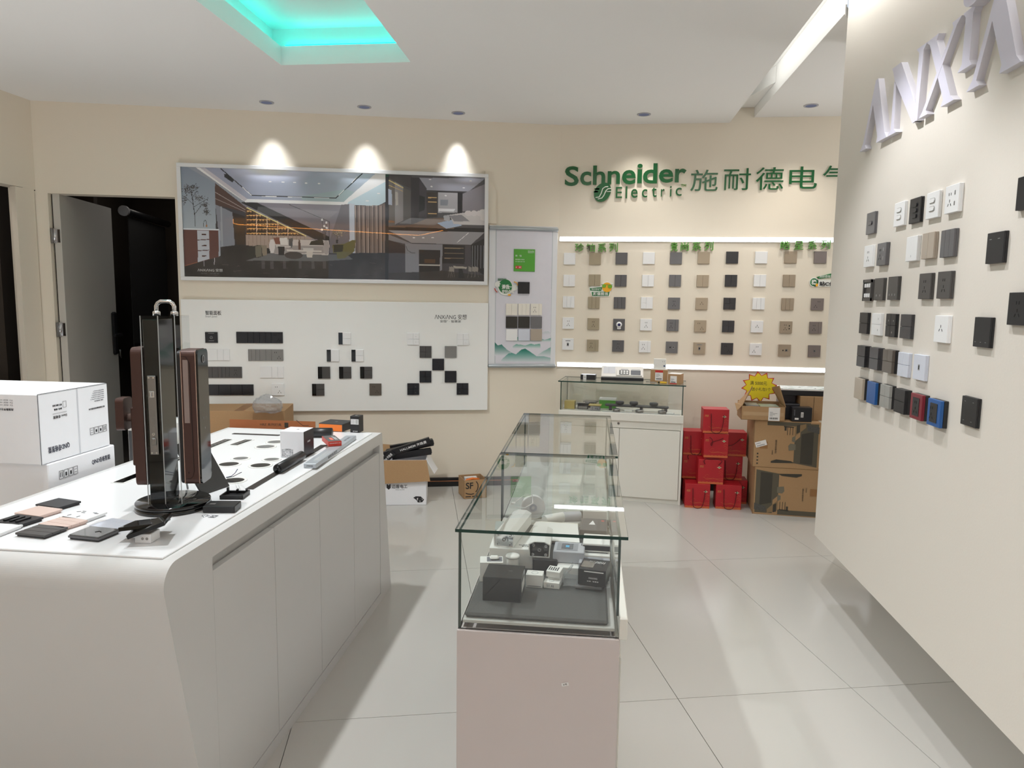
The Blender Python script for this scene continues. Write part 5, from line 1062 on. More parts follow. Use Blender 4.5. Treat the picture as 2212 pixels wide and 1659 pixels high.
# ---- contents of the nearer showcase
def s4(x, y): return (960+x/4.74, 1080+y/4.74)
SF = .601
M_mat = mat('dark_grey_foam_mat', (82, 82, 80), .85, bump=.3, scale=140, var=.06)
m = MB(); m.box(-.302, 1.705, SF, .060, 2.45, SF+.012, M_mat, .005); solo('foam_mat', 'dark grey foam mat covering the shelf inside the nearer showcase', 'mat', m)
SM = SF+.0125
def sbox(name, lab, a, b, ztop_ref, d, mt, ch=.001, z=None, cat='box'):
    z = SM if z is None else z; A, B = onz(*s4(*a), z), onz(*s4(*b), z); h = onp(*s4(*ztop_ref), A, (0, 1, 0)).z-z
    q = boxat(name, lab, cat, (A.x, A.y, z), twop(A, B), (B-A).length, d, h, mt, ch); return q, (B-A).length, d, h
M_bc = mat('black_display_box', (24, 25, 27), .32); M_wc = mat('white_small_box', (226, 226, 222), .5)
q, w, d, h = sbox('black_box', 'large plain black box on the foam mat, front left inside the nearer showcase', (390, 1028), (780, 1055), (400, 785), .095, M_bc); m = MB(); text_mb(m, 'HIKEA', .6*w, .5*d, .72*w, .58*d, M_dm, h, h+.0003, plane='xy'); part('printed_lettering', m, q); m = MB(); m.box(w, .02, .02, w+.0006, .08, h-.02, M_wc); part('side_label', m, q)
q, w, d, h = sbox('white_box', 'small white box standing right of the large black box in the nearer showcase', (832, 893), (1005, 905), (835, 762), .035, M_wc); m = MB(); m.box(.1*w, -.0004, .1*h, .9*w, 0, .14*h, M_gink); text_mb(m, '扫码查看说明书', .2*w, .1*h, .8*w, .16*h, M_ink, -.0006, -.0004); part('printed_lettering', m, q)
m = MB(); m.ring((w*.5, d*.45, h), .009, .0095, .0004, M_gink, 20); m.box(.08*w, .1*d, h, .10*w, .3*d, h+.0003, M_gink); part('printed_ring', m, q)
q, w, d, h = sbox('white_box', 'flat small white box with a printed ring, frontmost in the nearer showcase', (1013, 900), (1175, 918), (1020, 838), .028, M_wc); m = MB(); m.ring((w*.45, d*.5, h), .007, .0075, .0004, M_gink, 20); text_mb(m, '51 AI', .2*w, .25*h, .65*w, .65*h, M_gink, -.0004, 0); part('printed_ring', m, q)
q, w, d, h = sbox('white_box', 'small white box with a barcode label at the back of the trio of boxes', (1058, 868), (1195, 880), (1060, 790), .03, M_wc)
m = MB(); [m.box((.45+.07*k)*w, -.0005, .2*h, (.47+.07*k+.01*(k % 3))*w, 0, .8*h, M_ink) for k in range(6)]; part('barcode', m, q)
p = onz(*s4(1125, 880), SM); q = thing('white_box', 'small white box lying tilted on top of the barcoded one, printed lid up', 'box', (p.x, p.y+.014, SM+h+.004), -.25); R = Matrix.Rotation(.12, 4, 'X')
m = MB(); m.box(-.020, -.016, 0, .020, .018, .018, M_wc, .001, R); part('body', m, q); m = MB(); [m.box(-.016+.006*k, -.008, .0181, -.013+.006*k, .012-.003*(k % 2), .0185, M_ink, 0, R) for k in range(5)]; part('printed_lid', m, q)
q, w, d, h = sbox('black_carton', 'black carton with white lettering at the right end inside the nearer showcase', (1365, 862), (1648, 897), (1370, 700), .085, mat('matt_black_carton', (28, 28, 31), .4), .001, SM+.016)
m = MB(); text_mb(m, 'ΛNXiΛNG', .38*w, .42*h, .70*w, .53*h, M_winkk, -.0004, 0); text_mb(m, '安想 · 智惠家', .33*w, .24*h, .75*w, .31*h, M_winkk, -.0004, 0); text_mb(m, 'ΛNXiΛNG', .28*w, .60*d, .86*w, .78*d, M_winkk, h, h+.0004, plane='xy', flip=True); part('printed_lettering', m, q)
m = MB(); m.box(.22*w, -.0006, .84*h, .92*w, 0, .90*h, M_winkk); part('label_stripes', m, q); m = MB(); m.box(.06*w, .2*d, h, .5*w, .75*d, h+.0004, mat('clear_tape', (120, 112, 104), .25)); part('tape', m, q)
M_bag = glass_mat('thin_plastic_bag', (.86, .88, .88), 1.35, .12, .12)
a = onz(*s4(1290, 915), SM); m = MB(); random.seed(3)
NX, NY = 12, 8; vs = [(a.x-.02+.125*i/(NX-1)+random.uniform(-.003, .003), a.y-.012+.10*j/(NY-1)+random.uniform(-.003, .003), SM+.013+.0015*math.sin(i*1.3+j)+random.uniform(0, .0012)) for j in range(NY) for i in range(NX)]
m.add(vs, [(j*NX+i, j*NX+i+1, (j+1)*NX+i+1, (j+1)*NX+i) for j in range(NY-1) for i in range(NX-1)], M_bag, True)
vs = [(a.x-.025+.03*i/4+random.uniform(-.003, .003), a.y+.02+.05*j/5, SM+.005+.055*i/4+random.uniform(-.004, .004)) for j in range(6) for i in range(5)]; m.add(vs, [(j*5+i, j*5+i+1, (j+1)*5+i+1, (j+1)*5+i) for j in range(5) for i in range(4)], M_bag, True)
solo('plastic_bag', 'crumpled clear plastic bag under the black carton in the nearer showcase', 'bag', m)
m = MB(); m.box(0, 0, 0, .075, .05, .010, mat('grey_bagged_box', (110, 110, 112), .5), .002); solo('flat_grey_box', 'flat grey packet lying inside the clear plastic bag', 'packet', m, (a.x+.012, a.y+.004, SM+.001), -.05)
# middle row
q, w, d, h = sbox('sensor_box', 'white box topped by an oval white sensor, left side of the nearer showcase', (362, 838), (600, 838), (365, 640), .05, M_wc); m = MB(); m.box(.30*w, .15*d, h, .96*w, .85*d, h+.0006, M_gink); part('printed_panel', m, q)
m = MB(); R = Matrix.Rotation(-.2, 4, 'Z'); m.box(.42*w, .3*d, h+.0006, .82*w, .68*d, h+.010, M_wc, .007); part('oval_sensor', m, q)
p = onz(*s4(695, 655), SM+.03); q = thing('white_canister', 'small white canister between the sensor box and the black case', 'canister', (p.x, p.y+.01, SM)); m = MB(); m.lathe([(.0175, 0), (.0175, .045), (.0165, .047)], M_wc, 28); part('body', m, q); m = MB(); m.lathe([(.020, .047), (.0205, .05), (.019, .054), (0, .0545)], M_edge, 28); part('lid', m, q)
q = boxat('long_white_box', 'white box with certification marks under the left motor housing', 'box', (-.285, 2.02, SM), .02, .13, .15, .06, M_wc); m = MB(); text_mb(m, 'CE ⊗', .085, .02, .125, .04, M_ink, .06, .0604, plane='xy', turn=True); part('printed_marks', m, q)
q = boxat('flat_black_case', 'flat glossy black case under the right motor housing', 'box', (-.152, 1.985, SM), -.02, .070, .15, .045, M_bc, .002)
M_mot = mat('white_motor_shell', (224, 224, 220), .35)
for k, (x, y, rz, lab, ln) in enumerate(((-.243, 2.03, -.14, 'white curtain motor with chromed open end, left one in the nearer showcase', .235), (-.135, 2.00, .0, 'white curtain motor with dark open end, right one in the nearer showcase', .15))):
    q = thing('curtain_motor', lab, 'motor', (x, y, SM+(.061 if k == 0 else .046)), rz); hw, hh_ = .029, .044
    shape = [(-hw, 0), (hw, 0), (hw+.002, hh_*.85), (hw*.5, hh_*1.04), (-hw*.5, hh_*1.04), (-hw-.002, hh_*.85)]
    m = MB(); m.prism(shape, .004, ln, M_mot, 'y'); part('shell', m, q)
    m = MB(); s2 = [(a_*1.04, b_*1.04-.0008) for a_, b_ in shape]; n6 = len(shape); vs = [(a_, 0, b_) for a_, b_ in s2]+[(a_*.93, 0, b_*.93+.002) for a_, b_ in shape]+[(a_*.93, .005, b_*.93+.002) for a_, b_ in shape]+[(a_, .005, b_) for a_, b_ in s2]
    m.add(vs, [(i, (i+1) % n6, n6+(i+1) % n6, n6+i) for i in range(n6)]+[(n6+i, n6+(i+1) % n6, 2*n6+(i+1) % n6, 2*n6+i) for i in range(n6)]+[(3*n6+i, 3*n6+(i+1) % n6, (i+1) % n6, i) for i in range(n6)], M_mot); part('end_rim', m, q)
    m = MB(); m.prism([(a_*.93, b_*.93+.002) for a_, b_ in shape], .0025, .0038, M_chrome if k == 0 else mat('dark_mirror', (60, 58, 58), .08, metal=.9), 'y'); part('end_plate', m, q)
    m = MB()
    for x_, z_ in ((-.019, .008), (.019, .008), (-.017, .036), (.019, .034)): m.lathe([(.0045, -.001), (.0045, .0025)], M_chrome, 14, (x_, 0, z_), 'y'); m.lathe([(.0022, -.0018), (.0022, -.001)], M_steel, 10, (x_, 0, z_), 'y')
    part('bolts', m, q); m = MB(); m.ring((.0, -.0005, .022), .003, .0055, .003, M_steel, 18, 'y'); m.tube([(.004, -.001, .03), (.010, -.001, .026), (.012, -.001, .018)], .0008, M_dark, 5); part('drive_hub', m, q)
# screened thermostat-like devices
M_gd = mat('pale_grey_device', (172, 174, 180), .35); M_lcd = mat('dark_lcd', (40, 48, 60), .15)
def device(lab, x, y, z, rz, w, d, h, scr=True, tilt=.0):
    q = thing('screen_device', lab, 'device', (x, y, z), rz); m = MB(); m.box(0, 0, 0, w, d, h, M_gd, .002); part('body', m, q)
    m = MB(); m.box(.1*w, .15*d, h, .78*w, .85*d, h+.001, mat('grey_face', (140, 142, 148), .3)); part('face', m, q)
    if scr: m = MB(); m.box(.25*w, .25*d, h+.001, .62*w, .78*d, h+.0016, M_lcd); m.box(.38*w, .4*d, h+.0016, .50*w, .6*d, h+.002, mat('cyan_icon', (90, 170, 210), .4)); m.box(.88*w, .7*d, h+.0005, .90*w, .9*d, h+.001, M_ink); part('display', m, q)
    return q
q = boxat('white_carton', 'thin white carton under the grey screen device in the nearer showcase', 'box', (-.082, 1.965, SM), -.05, .095, .10, .034, M_wc); m = MB(); m.box(.02, -.0006, .004, .08, 0, .014, mat('grey_window', (190, 190, 190), .3)); part('window', m, q)
device('grey device box with a lit screen picture on top, beside the right motor', -.095, 1.995, SM+.035, -.03, .09, .085, .034)
device('grey device with a plain panel in the right front stack', -.020, 1.965, SM, -.04, .088, .05, .05, False)
q = boxat('white_carton', 'white carton with a dark band at the back of the right stack', 'box', (-.012, 2.03, SM), -.03, .082, .12, .05, M_wc); m = MB(); m.box(0, -.0006, .02, .082, 0, .04, M_ink); m.box(.01, .02, .05, .075, .045, .0505, M_ink); part('dark_band', m, q)
q = boxat('white_carton', 'upper white carton with dark stripe on the right stack', 'box', (-.010, 2.05, SM+.052), -.03, .08, .09, .026, M_wc); m = MB(); m.box(0, -.0006, .005, .08, 0, .02, M_ink); part('dark_band', m, q)
# further things seen through the top glass
q = boxat('label_carton', 'white carton with printed text lying across the middle of the nearer showcase', 'box', (-.165, 2.33, SM+.003), -.04, .135, .036, .036, mat('cream_label_box', (224, 220, 208), .5)); m = MB()
text_mb(m, 'ELECTRIC CURTAIN', .010, .024, .06, .029, M_ink, -.0004, 0); text_mb(m, 'Model DT-82', .010, .018, .05, .0215, M_gink, -.0004, 0); text_mb(m, 'Input 220V  Power 40W', .010, .012, .06, .0155, M_gink, -.0004, 0); text_mb(m, 'CE', .100, .008, .112, .015, M_ink, -.0004, 0); text_mb(m, '♻', .09, .008, .097, .015, M_ink, -.0004, 0); part('printed_lettering', m, q)
q = boxat('warning_box', 'flat dark grey box with a pale triangle near the right side of the nearer showcase', 'box', (-.022, 2.32, SM+.001), -.02, .088, .13, .03, mat('dark_grey_box', (78, 76, 78), .5)); m = MB(); m.prism([(.028, .06), (.050, .06), (.041, .105)], .03, .0304, M_winkk); m.box(.07, .1, .03, .08, .112, .0304, M_red); part('triangle_print', m, q)
m = MB(); m.prism([(-.19, 2.14), (-.02, 2.13), (-.03, 2.31), (-.17, 2.32)], SM+.050, SM+.0515, M_wc); m.box(-.17, 2.16, SM, -.04, 2.30, SM+.05, M_wc); solo('white_foam_block', 'white foam packing block behind the motors in the nearer showcase', 'packing', m)
q = thing('cable_reel', 'white round cable reel standing on edge in the middle of the nearer showcase', 'reel', (-.195, 2.50, SM+.003), .2); m = MB(); m.lathe([(.042, -.010), (.044, -.008), (.044, .008), (.042, .010)], mat('white_reel', (222, 222, 218), .5), 36, (0, 0, .045), 'y'); part('coil', m, q); m = MB(); m.ring((0, -.0125, .045), .006, .014, .003, M_gd, 24, 'y'); part('hub', m, q)
m = MB(); m.tube([(-.245, 2.32, SM+.11), (-.22, 2.36, SM+.125), (-.19, 2.40, SM+.12), (-.185, 2.37, SM+.10), (-.21, 2.34, SM+.09), (-.235, 2.31, SM+.10)], .0016, M_wc, 6); m.box(-.254, 2.315, SM+.107, -.240, 2.325, SM+.114, M_wc, .001); solo('white_cable', 'thin white looped cable resting on the left curtain motor', 'cable', m)
for k, (x, y, rz, mt, lab) in enumerate(((-.11, 2.47, .7, M_wc, 'white cylindrical motor lying slanted behind the cable reel'), (-.055, 2.50, .3, M_gd, 'grey cylindrical motor lying behind the label carton'))):
    q = thing('tube_motor', lab, 'motor', (x, y, SM), rz); m = MB(); m.lathe([(.017, -.05), (.0185, -.048), (.0185, .03), (.016, .034), (.016, .05), (0, .05)], mt, 28, (0, 0, .0187), 'x'); part('barrel', m, q); m = MB(); m.ring((.034, 0, .0187), .016, .0182, .01, M_black, 24, 'x'); part('dark_collar', m, q)
q = boxat('pale_box', 'pale grey box with a window against the far right of the nearer showcase', 'box', (-.015, 2.475, SM), .0, .085, .07, .05, mat('pale_grey_box', (200, 198, 194), .5)); m = MB(); m.box(.01, .01, .05, .075, .04, .0504, mat('beige_window', (176, 168, 160), .4)); part('window', m, q)
q = boxat('clear_switch_module', 'low transparent grey module at the left rear of the nearer showcase', 'device', (-.30, 2.25, SM), .1, .05, .09, .04, mat('frosted_module', (170, 178, 176), .2)); m = MB(); m.box(.006, -.0006, .006, .044, 0, .034, M_chrome); part('metal_front', m, q)
# ================================================================ plates on the floating display wall
def z6(x, y): return (1780+x/2.7199, 370+y/2.7197)
RW = [((272, 305), 'rp1', 'slate', 'dark grey plate with one oval button, alone at the upper left of the ivory wall', .012, None),
 ((440, 252), 'rp2', 'white', 'white plate with two oval buttons beside the black three-button plate', .012, None), ((533, 230), 'rp3', 'black', 'black plate with three oval buttons between two white plates on the ivory wall', .012, None),
 ((635, 199), 'rp2', 'white', 'white plate with two oval buttons beside the highest white socket', .012, None), ((750, 162), 's5v', 'white', 'highest white socket with charging ports on the ivory wall', .014, None),
 ((258, 499), 's5', 'white', 'white socket at the left end of the second row on the ivory wall', .013, None), ((336, 487), 's5v', 'slate', 'dark grey socket with charging ports, second row of the ivory wall', .015, None),
 ((513, 455), 'plain', 'white', 'white single rocker switch left of the beige one on the ivory wall', .014, [(0, -.3, .002, .008)]), ((609, 437), 'r2', 'champagne', 'beige two-rocker switch between the white and dark switches on the ivory wall', .014, [(-.1, -.3, .002, .006)]),
 ((722, 423), 'r3', 'slate', 'dark grey three-rocker switch at the right of the second row on the ivory wall', .014, None),
 ((250, 699), 'open6', 'dgrey', 'opened dark frame showing six white keys on the ivory wall', .014, None), ((320, 693), 'plain', 'dgrey', 'dark grey touch switch with two marks, third row of the ivory wall', .013, [(-.2, -.28, .004, .008), (.2, -.28, .004, .008)]),
 ((402, 687), 'plain', 'dgrey', 'dark grey touch switch with three marks, third row of the ivory wall', .013, [(-.3, -.28, .003, .008), (0, -.28, .003, .008), (.28, -.28, .003, .008)]),
 ((590, 675), 's5', 'dgrey', 'dark grey five-hole socket, third row, nearer the middle gap of the ivory wall', .013, None), ((702, 668), 's5', 'dgrey', 'dark grey five-hole socket at the right end of the third row', .013, None),
 ((230, 892), 'h2', 'black', 'black two-key switch at the left end of the fourth row of the ivory wall', .013, None), ((304, 899), 'q3', 'white', 'white three-key switch in the fourth row of the ivory wall', .014, [(.25, .25, .004, .008), (.25, -.25, .004, .008)]),
 ((389, 905), 'q4', 'black', 'black four-key switch right of the white three-key one', .013, [(-.2, .2, .003, .006), (.3, .2, .003, .006), (.2, -.3, .003, .006)]), ((477, 912), 'h2', 'charcoal', 'charcoal two-key switch ending the left block of the fourth row', .013, None),
 ((685, 927), 's3', 'white', 'white three-pin socket alone at the right of the fourth row', .014, None),
 ((215, 1086), 'h2', 'black', 'black two-key switch at the left end of the fifth row', .024, None), ((290, 1100), 'h2', 'charcoal', 'charcoal two-key switch second in the fifth row', .024, None), ((370, 1116), 'q3', 'brown', 'brown-grey three-key switch in the fifth row', .024, None),
 ((462, 1136), 'q4', 'paleblue', 'pale blue-white four-key switch in the fifth row', .013, None), ((557, 1152), 'usb1', 'paleblue', 'pale plate with a single port at the right end of the fifth row', .013, None),
 ((200, 1276), 'plain', 'beige', 'beige metallic blank plate at the left end of the lowest row', .024, None), ((275, 1301), 'plain', 'blue', 'bright blue blank plate in the lowest row', .024, None), ((354, 1322), 'q4', 'silver', 'silver grey four-key switch in the lowest row', .024, None),
 ((441, 1350), 'h2', 'black', 'black two-key switch between the silver and red plates', .024, None), ((539, 1383), 'redins', 'red', 'dark red framed plate with black socket in the lowest row', .024, None), ((643, 1419), 'blueins', 'blue', 'blue framed plate with black socket in the lowest row', .024, None),
 ((1003, 449), 'plain', 'black', 'large black touch switch with two marks, upper right of the ivory wall', .012, [(-.28, .28, .010, .0012), (.2, .28, .010, .0012)]), ((1135, 808), 's5', 'black', 'large black socket cut by the right edge of the photo', .013, None),
 ((926, 946), 'plain', 'black', 'black touch switch with three lower marks below the large one', .012, [(-.35, -.33, .006, .001), (-.02, -.33, .006, .001), (.28, -.33, .006, .001)]), ((850, 1412), 'plain', 'black', 'black touch switch with four corner marks, lowest on the ivory wall', .012, [(-.28, .33, .006, .001), (.24, .33, .006, .001), (-.3, -.33, .006, .001), (.2, -.33, .006, .001)]),
 ((1188, 122), 'plain', 'black', 'black plate mostly cut off at the upper right edge of the photo', .013, None)]
for (x, y), k, c, lab, d, mk in RW: plate(FR, *z6(x, y), k, c, lab, d, marks=mk)

# ================================================================ large pale letters
M_let = mat('pale_lilac_letter_face', (216, 214, 230), .4); M_lside = mat('letter_side', (208, 206, 215), .4)
def big(name_poly, lab, z0=2.026):
    name_poly = [[(a*1.0167, 1.4+(b-1.4)*1.0167) for a, b in q] for q in name_poly]; z0 = 1.4+(z0-1.4)*1.0167
    for_u = [p for poly in name_poly for p in poly]; cu = sum(p[0] for p in for_u)/len(for_u)
    t = thing('wall_letter', lab, 'sign letter', FR.P(cu, 0, z0), FR.r, 'large pale wall letters')
    for k, poly in enumerate(name_poly):
        pp = [(a-cu, b-z0) for a, b in poly]; m = MB(); m.prism(pp, -.022-.0005*k, -.0, M_lside, 'y', capm=M_let); part('letter_stroke', m, t)
def lam(o):
    return [[(o, 2.027), (o+.069, 2.027), (o+.052, 2.045), (o+.116, 2.195), (o+.145, 2.273), (o+.125, 2.273), (o+.030, 2.052)], [(o+.172, 2.027), (o+.271, 2.027), (o+.248, 2.050), (o+.150, 2.273), (o+.126, 2.273), (o+.110, 2.19), (o+.180, 2.048)]]
def enn(o):
    return [[(o, 2.026), (o+.083, 2.026), (o+.058, 2.042), (o+.050, 2.20), (o+.032, 2.215), (o+.030, 2.045)], [(o+.005, 2.268), (o+.085, 2.266), (o+.238, 2.075), (o+.240, 2.025), (o+.215, 2.025), (o+.036, 2.218), (o+.018, 2.252)], [(o+.208, 2.268), (o+.285, 2.266), (o+.262, 2.250), (o+.254, 2.025), (o+.228, 2.025), (o+.230, 2.250)]]
big(lam(-3.160), 'pale first letter shaped like an inverted V, leftmost on the ivory wall'); big(enn(-2.886), 'pale capital N, second of the large letters on the ivory wall')
big([[(-2.608, 2.266), (-2.522, 2.266), (-2.535, 2.25), (-2.412, 2.045), (-2.386, 2.026), (-2.472, 2.026), (-2.458, 2.045), (-2.582, 2.25)], [(-2.622, 2.027), (-2.560, 2.027), (-2.574, 2.043), (-2.404, 2.25), (-2.378, 2.266), (-2.436, 2.266), (-2.426, 2.25), (-2.600, 2.043)]], 'pale capital X, third of the large letters on the ivory wall')
big([[(-2.378, 2.100), (-2.296, 2.100), (-2.312, 2.118), (-2.312, 2.25), (-2.296, 2.267), (-2.370, 2.267), (-2.354, 2.25), (-2.356, 2.118)]], 'short pale letter I between the X and the next inverted V', 2.1)
big(lam(-2.314), 'pale fifth letter shaped like an inverted V at the right edge'); big(enn(-2.035), 'pale capital N just past the right edge of the photo')
t = thing('letter_dot', 'white and orange signal arc above the short letter I on the ivory wall', 'sign letter', FR.P(-2.325, 0, 2.278), FR.r)
m = MB(); m.prism([(.052*math.cos(a), .030+.034*math.sin(a)) for a in np.linspace(0, 2*math.pi, 24)[:-1]], -.040, 0, M_lside, 'y', capm=M_let); part('housing', m, t)
m = MB(); m.prism([(.034*math.cos(a), .036+.020*math.sin(a)) for a in np.linspace(0, 2*math.pi, 20)[:-1]], -.0415, -.040, mat('orange_red_inlay', (206, 84, 40), .4), 'y'); part('orange_inlay', m, t)

# ================================================================ things on and in the wall showcase
def zc2(x, y): return (1180+x/4.741, 760+y/4.74)
GT = ZT+.0006
def cbox(name, lab, a, b, top, d, mt, ch=.001, z=GT, cat='box'):
    A, B = onz(*zc2(*a), z), onz(*zc2(*b), z); h = onp(*zc2(*top), A, (0, 1, 0)).z-z
    q = boxat(name, lab, cat, (A.x, A.y, z), twop(A, B), (B-A).length, d, h, mt, ch); return q, (B-A).length, d, h
q, w, d, h = cbox('black_carton', 'small black carton with a white label on the left of the wall showcase', (350, 283), (500, 289), (350, 232), .07, mat('black_card', (30, 30, 32), .45)); m = MB(); m.box(.18*w, -.0005, 0, .40*w, 0, h, M_winkk); text_mb(m, '强力贴', .22*w, .3*h, .36*w, .7*h, M_gink, -.0009, -.0005); m.box(0.003, .003, h, w-.003, d-.003, h+.0006, mat('pale_lid', (190, 192, 196), .4)); part('label', m, q)
A, B = onz(*zc2(560, 290), GT), onz(*zc2(995, 303), GT); w = (B-A).length
q = thing('sample_kit', 'open black and white demonstration kit with switches in its slanted lid on the wall showcase', 'sample kit', (A.x, A.y, GT), twop(A, B))
m = MB(); m.box(0, 0, 0, w, .10, .022, M_blk2, .001); part('black_base', m, q)
ta = math.radians(38); R = Matrix.Translation((0, .006, .022)) @ Matrix.Rotation(ta, 4, 'X')
m = MB(); m.box(.002, 0, 0, w-.002, .108, .010, mat('white_kit_tray', (228, 226, 222), .4), .001, R); part('tray', m, q)
m = MB(); m.box(.36*w, .004, .010, .965*w, .062, .020, mat('white_kit_tray', (228, 226, 222), .4), .001, R); part('raised_panel', m, q)
m = MB(); m.box(.43*w, .010, .0201, .66*w, .056, .0212, M_blk2, 0, R); q1 = part('black_frame', m, q)
for i in range(3):
    for j in range(2): m = MB(); m.box((.455+.068*i)*w, .016+.019*j, .0213, (.505+.068*i)*w, .031+.019*j, .023, M_winkk, .0008, R); part('white_key', m, q1)
m = MB(); m.box(.70*w, .010, .0201, .93*w, .056, .0215, mat('slate_insert', (72, 76, 86), .3), 0, R); part('slate_plate', m, q)
m = MB(); m.box(.05*w, .03, .0101, .33*w, .1, .0108, mat('pale_instruction_sheet', (208, 210, 216), .5), 0, R); m.box(.18*w, .035, .0109, .182*w, .092, .0112, M_gink, 0, R); part('instruction_sheet', m, q)
m = MB(); m.box(.47*w, .072, .0101, .64*w, .080, .0112, M_gd, 0, R); m.box(.71*w, .072, .0101, .92*w, .078, .0112, M_gd, 0, R); part('tray_slots', m, q)
M_lab = mat('carton_label_white', (232, 230, 228), .5)
def label_on(q, x0, z0, x1, z1, redtop=True, code=True, y=-.0004):
    m = MB(); m.box(x0, y, z0, x1, 0, z1, M_lab); part('label', m, q); m = MB(); w, h = x1-x0, z1-z0
    if redtop: m.box(x0, y-.0004, z1-.22*h if redtop != 'b' else z0, x1, y, z1 if redtop != 'b' else z0+.12*h, M_red)
    if code: [m.box(x0+w*(.12+.06*k), y-.0004, z0+.1*h if redtop != 'b' else z0+.16*h, x0+w*(.15+.06*k+.01*(k % 3)), y, z0+.22*h if redtop != 'b' else z0+.3*h, M_ink) for k in range(12)]
    for k in range(3): m.box(x0+w*.1, y-.0004, z0+h*(.38+.12*k), x0+w*(.45+.1*((k*2) % 3)), y, z0+h*(.41+.12*k), M_gink)
    part('label_print', m, q)
q, w, d, h = cbox('brown_carton', 'small brown carton with red topped label, under the white box, on the wall showcase', (1065, 305), (1237, 312), (1068, 180), .08, M_card); label_on(q, .28*w, .12*h, .74*w, .95*h)
m = MB(); m.box(.002, .002, h, w-.002, d-.002, h+.001, M_lab); part('white_flap', m, q)
q2, w2, d2, h2 = cbox('white_box', 'upright white box with two pin marks standing on the brown carton', (1098, 178), (1225, 182), (1100, 72), .05, M_wc, .001, GT+h+.0014); m = MB(); [m.box(x*w2, -.0004, .72*h2, x*w2+.0018, 0, .80*h2, M_ink) for x in (.72, .86)]; m.box(.8*w2, -.0006, .02, .93*w2, 0, .03, mat('blue_mark', (30, 60, 110), .4)); part('printed_marks', m, q2)
q, w, d, h = cbox('brown_carton', 'lower brown carton with white top and label at the right end of the wall showcase', (1243, 330), (1370, 338), (1245, 225), .10, M_card); label_on(q, .2*w, .04*h, .72*w, .82*h, 'b'); m = MB(); m.box(.001, .001, h, w, d-.002, h+.001, M_lab); part('white_flap', m, q)
A, B = onz(*zc2(1020, 317), GT), onz(*zc2(1235, 328), GT); q = thing('screwdriver', 'yellow and black handled screwdriver lying before the brown cartons', 'tool', (A.x, A.y, GT+.0072), twop(A, B)); L = (B-A).length
m = MB(); m.cyl((0, 0, 0), .002, L*.6, M_steel, 8, 'x'); part('shaft', m, q); M_yel = mat('yellow_handle', (222, 178, 30), .35)
m = MB(); m.lathe([(.005, L*.56), (.0068, L*.6), (.006, L*.66), (.007, L*.72), (.007, L*.97), (.004, L)], M_yel, 14, (0, 0, 0), 'x'); hd = part('handle', m, q); m = MB(); m.lathe([(.0062, L*.58), (.0072, L*.6), (.0072, L*.65), (.006, L*.67)], M_black, 14, (0, 0, 0), 'x'); part('black_collar', m, hd)
# inside, on the inner shelf
SI = .6276
def ci(x, y): return onz(*zc2(x, y), SI)
M_gold = mat('brushed_gold', (196, 176, 104), .35, metal=.5)
def at_c(u, v): return FC.P(u, v, SI)
def cthing(name, lab, cat, u, v, rz=0): p = at_c(u, v); return thing(name, lab, cat, p, FC.r+rz)
q = cthing('gold_box', 'pale gold square metal box, leftmost inside the wall showcase', 'box', .05, .09); m = MB(); m.box(-.03, 0, 0, .045, .07, .058, M_gold, .002); part('body', m, q)
q = cthing('socket_cover', 'silver floor socket lid standing ajar beside the gold box', 'socket', .15, .10, .1); m = MB(); R = Matrix.Translation((0, 0, .045)) @ Matrix.Rotation(-.25, 4, 'X'); m.box(-.04, 0, 0, .045, .09, .005, M_steel, .001, R); part('lid', m, q); m = MB(); m.box(-.035, .01, 0, .04, .08, .03, M_blk2, .002); m.box(-.03, .0, .004, .035, .012, .02, M_steel, .002); part('body', m, q)
q = cthing('socket_cover', 'second grey metal lid lying behind the first one in the wall showcase', 'socket', .185, .19, -.15); m = MB(); m.box(-.045, 0, .040, .055, .08, .046, M_steel, .001); m.box(-.03, .005, 0, .04, .07, .040, M_blk2); part('body', m, q)
q = cthing('floor_socket', 'grey floor socket with raised gold lid inside the wall showcase', 'socket', .245, .06, .02); m = MB(); m.box(-.032, 0, 0, .035, .07, .034, mat('grey_socket_body', (140, 140, 144), .4), .002); part('body', m, q); m = MB(); [m.box(x, -.001, z, x+.005, 0, z+.005, M_hole) for x, z in ((-.02, .020), (-.02, .010), (.002, .015), (.014, .015), (.02, .008))]; part('socket_openings', m, q); m = MB(); m.box(-.045, -.006, .036, .045, .075, .041, M_gold, .001); part('gold_lid', m, q)
q = cthing('green_box', 'green box with a white lid behind the track socket bar', 'box', .32, .20, .0); m = MB(); m.box(-.06, 0, 0, .06, .07, .060, M_grn); part('body', m, q); m = MB(); m.box(-.061, -.001, .060, .061, .071, .074, M_wc, .001); part('lid', m, q)
q = cthing('track_socket_bar', 'long dark power track carrying three round black socket pucks in the wall showcase', 'power track', .31, .11, -.02); M_tr = mat('anthracite_track', (52, 54, 58), .4)
m = MB(); m.box(0, 0, .030, .45, .045, .046, M_tr, .006); part('track', m, q)
for x in (.03, .25, .42): m = MB(); m.box(x, .005, 0, x+.02, .04, .030, M_tr, .002); part('stand', m, q)
for x in (.105, .205, .345): m = MB(); m.lathe([(.020, .0465), (.030, .052), (.031, .062), (.027, .069), (0, .070)], M_tr, 28, (x, .022, 0)); part('puck', m, q)
for u, lab in ((.40, 'left silver round ceiling spot in front of the track bar'), (.56, 'middle silver round ceiling spot in front of the track bar'), (.715, 'right silver round ceiling spot in front of the track bar')):
    q = cthing('silver_spot', lab, 'lamp', u, .055); m = MB(); m.lathe([(.026, 0), (.027, .001), (.027, .021), (.0255, .0225), (.018, .0235)], M_steel, 30); part('ring', m, q); m = MB(); m.lathe([(.018, .0235), (.012, .018), (0, .017)], M_dl, 24); part('lens', m, q)
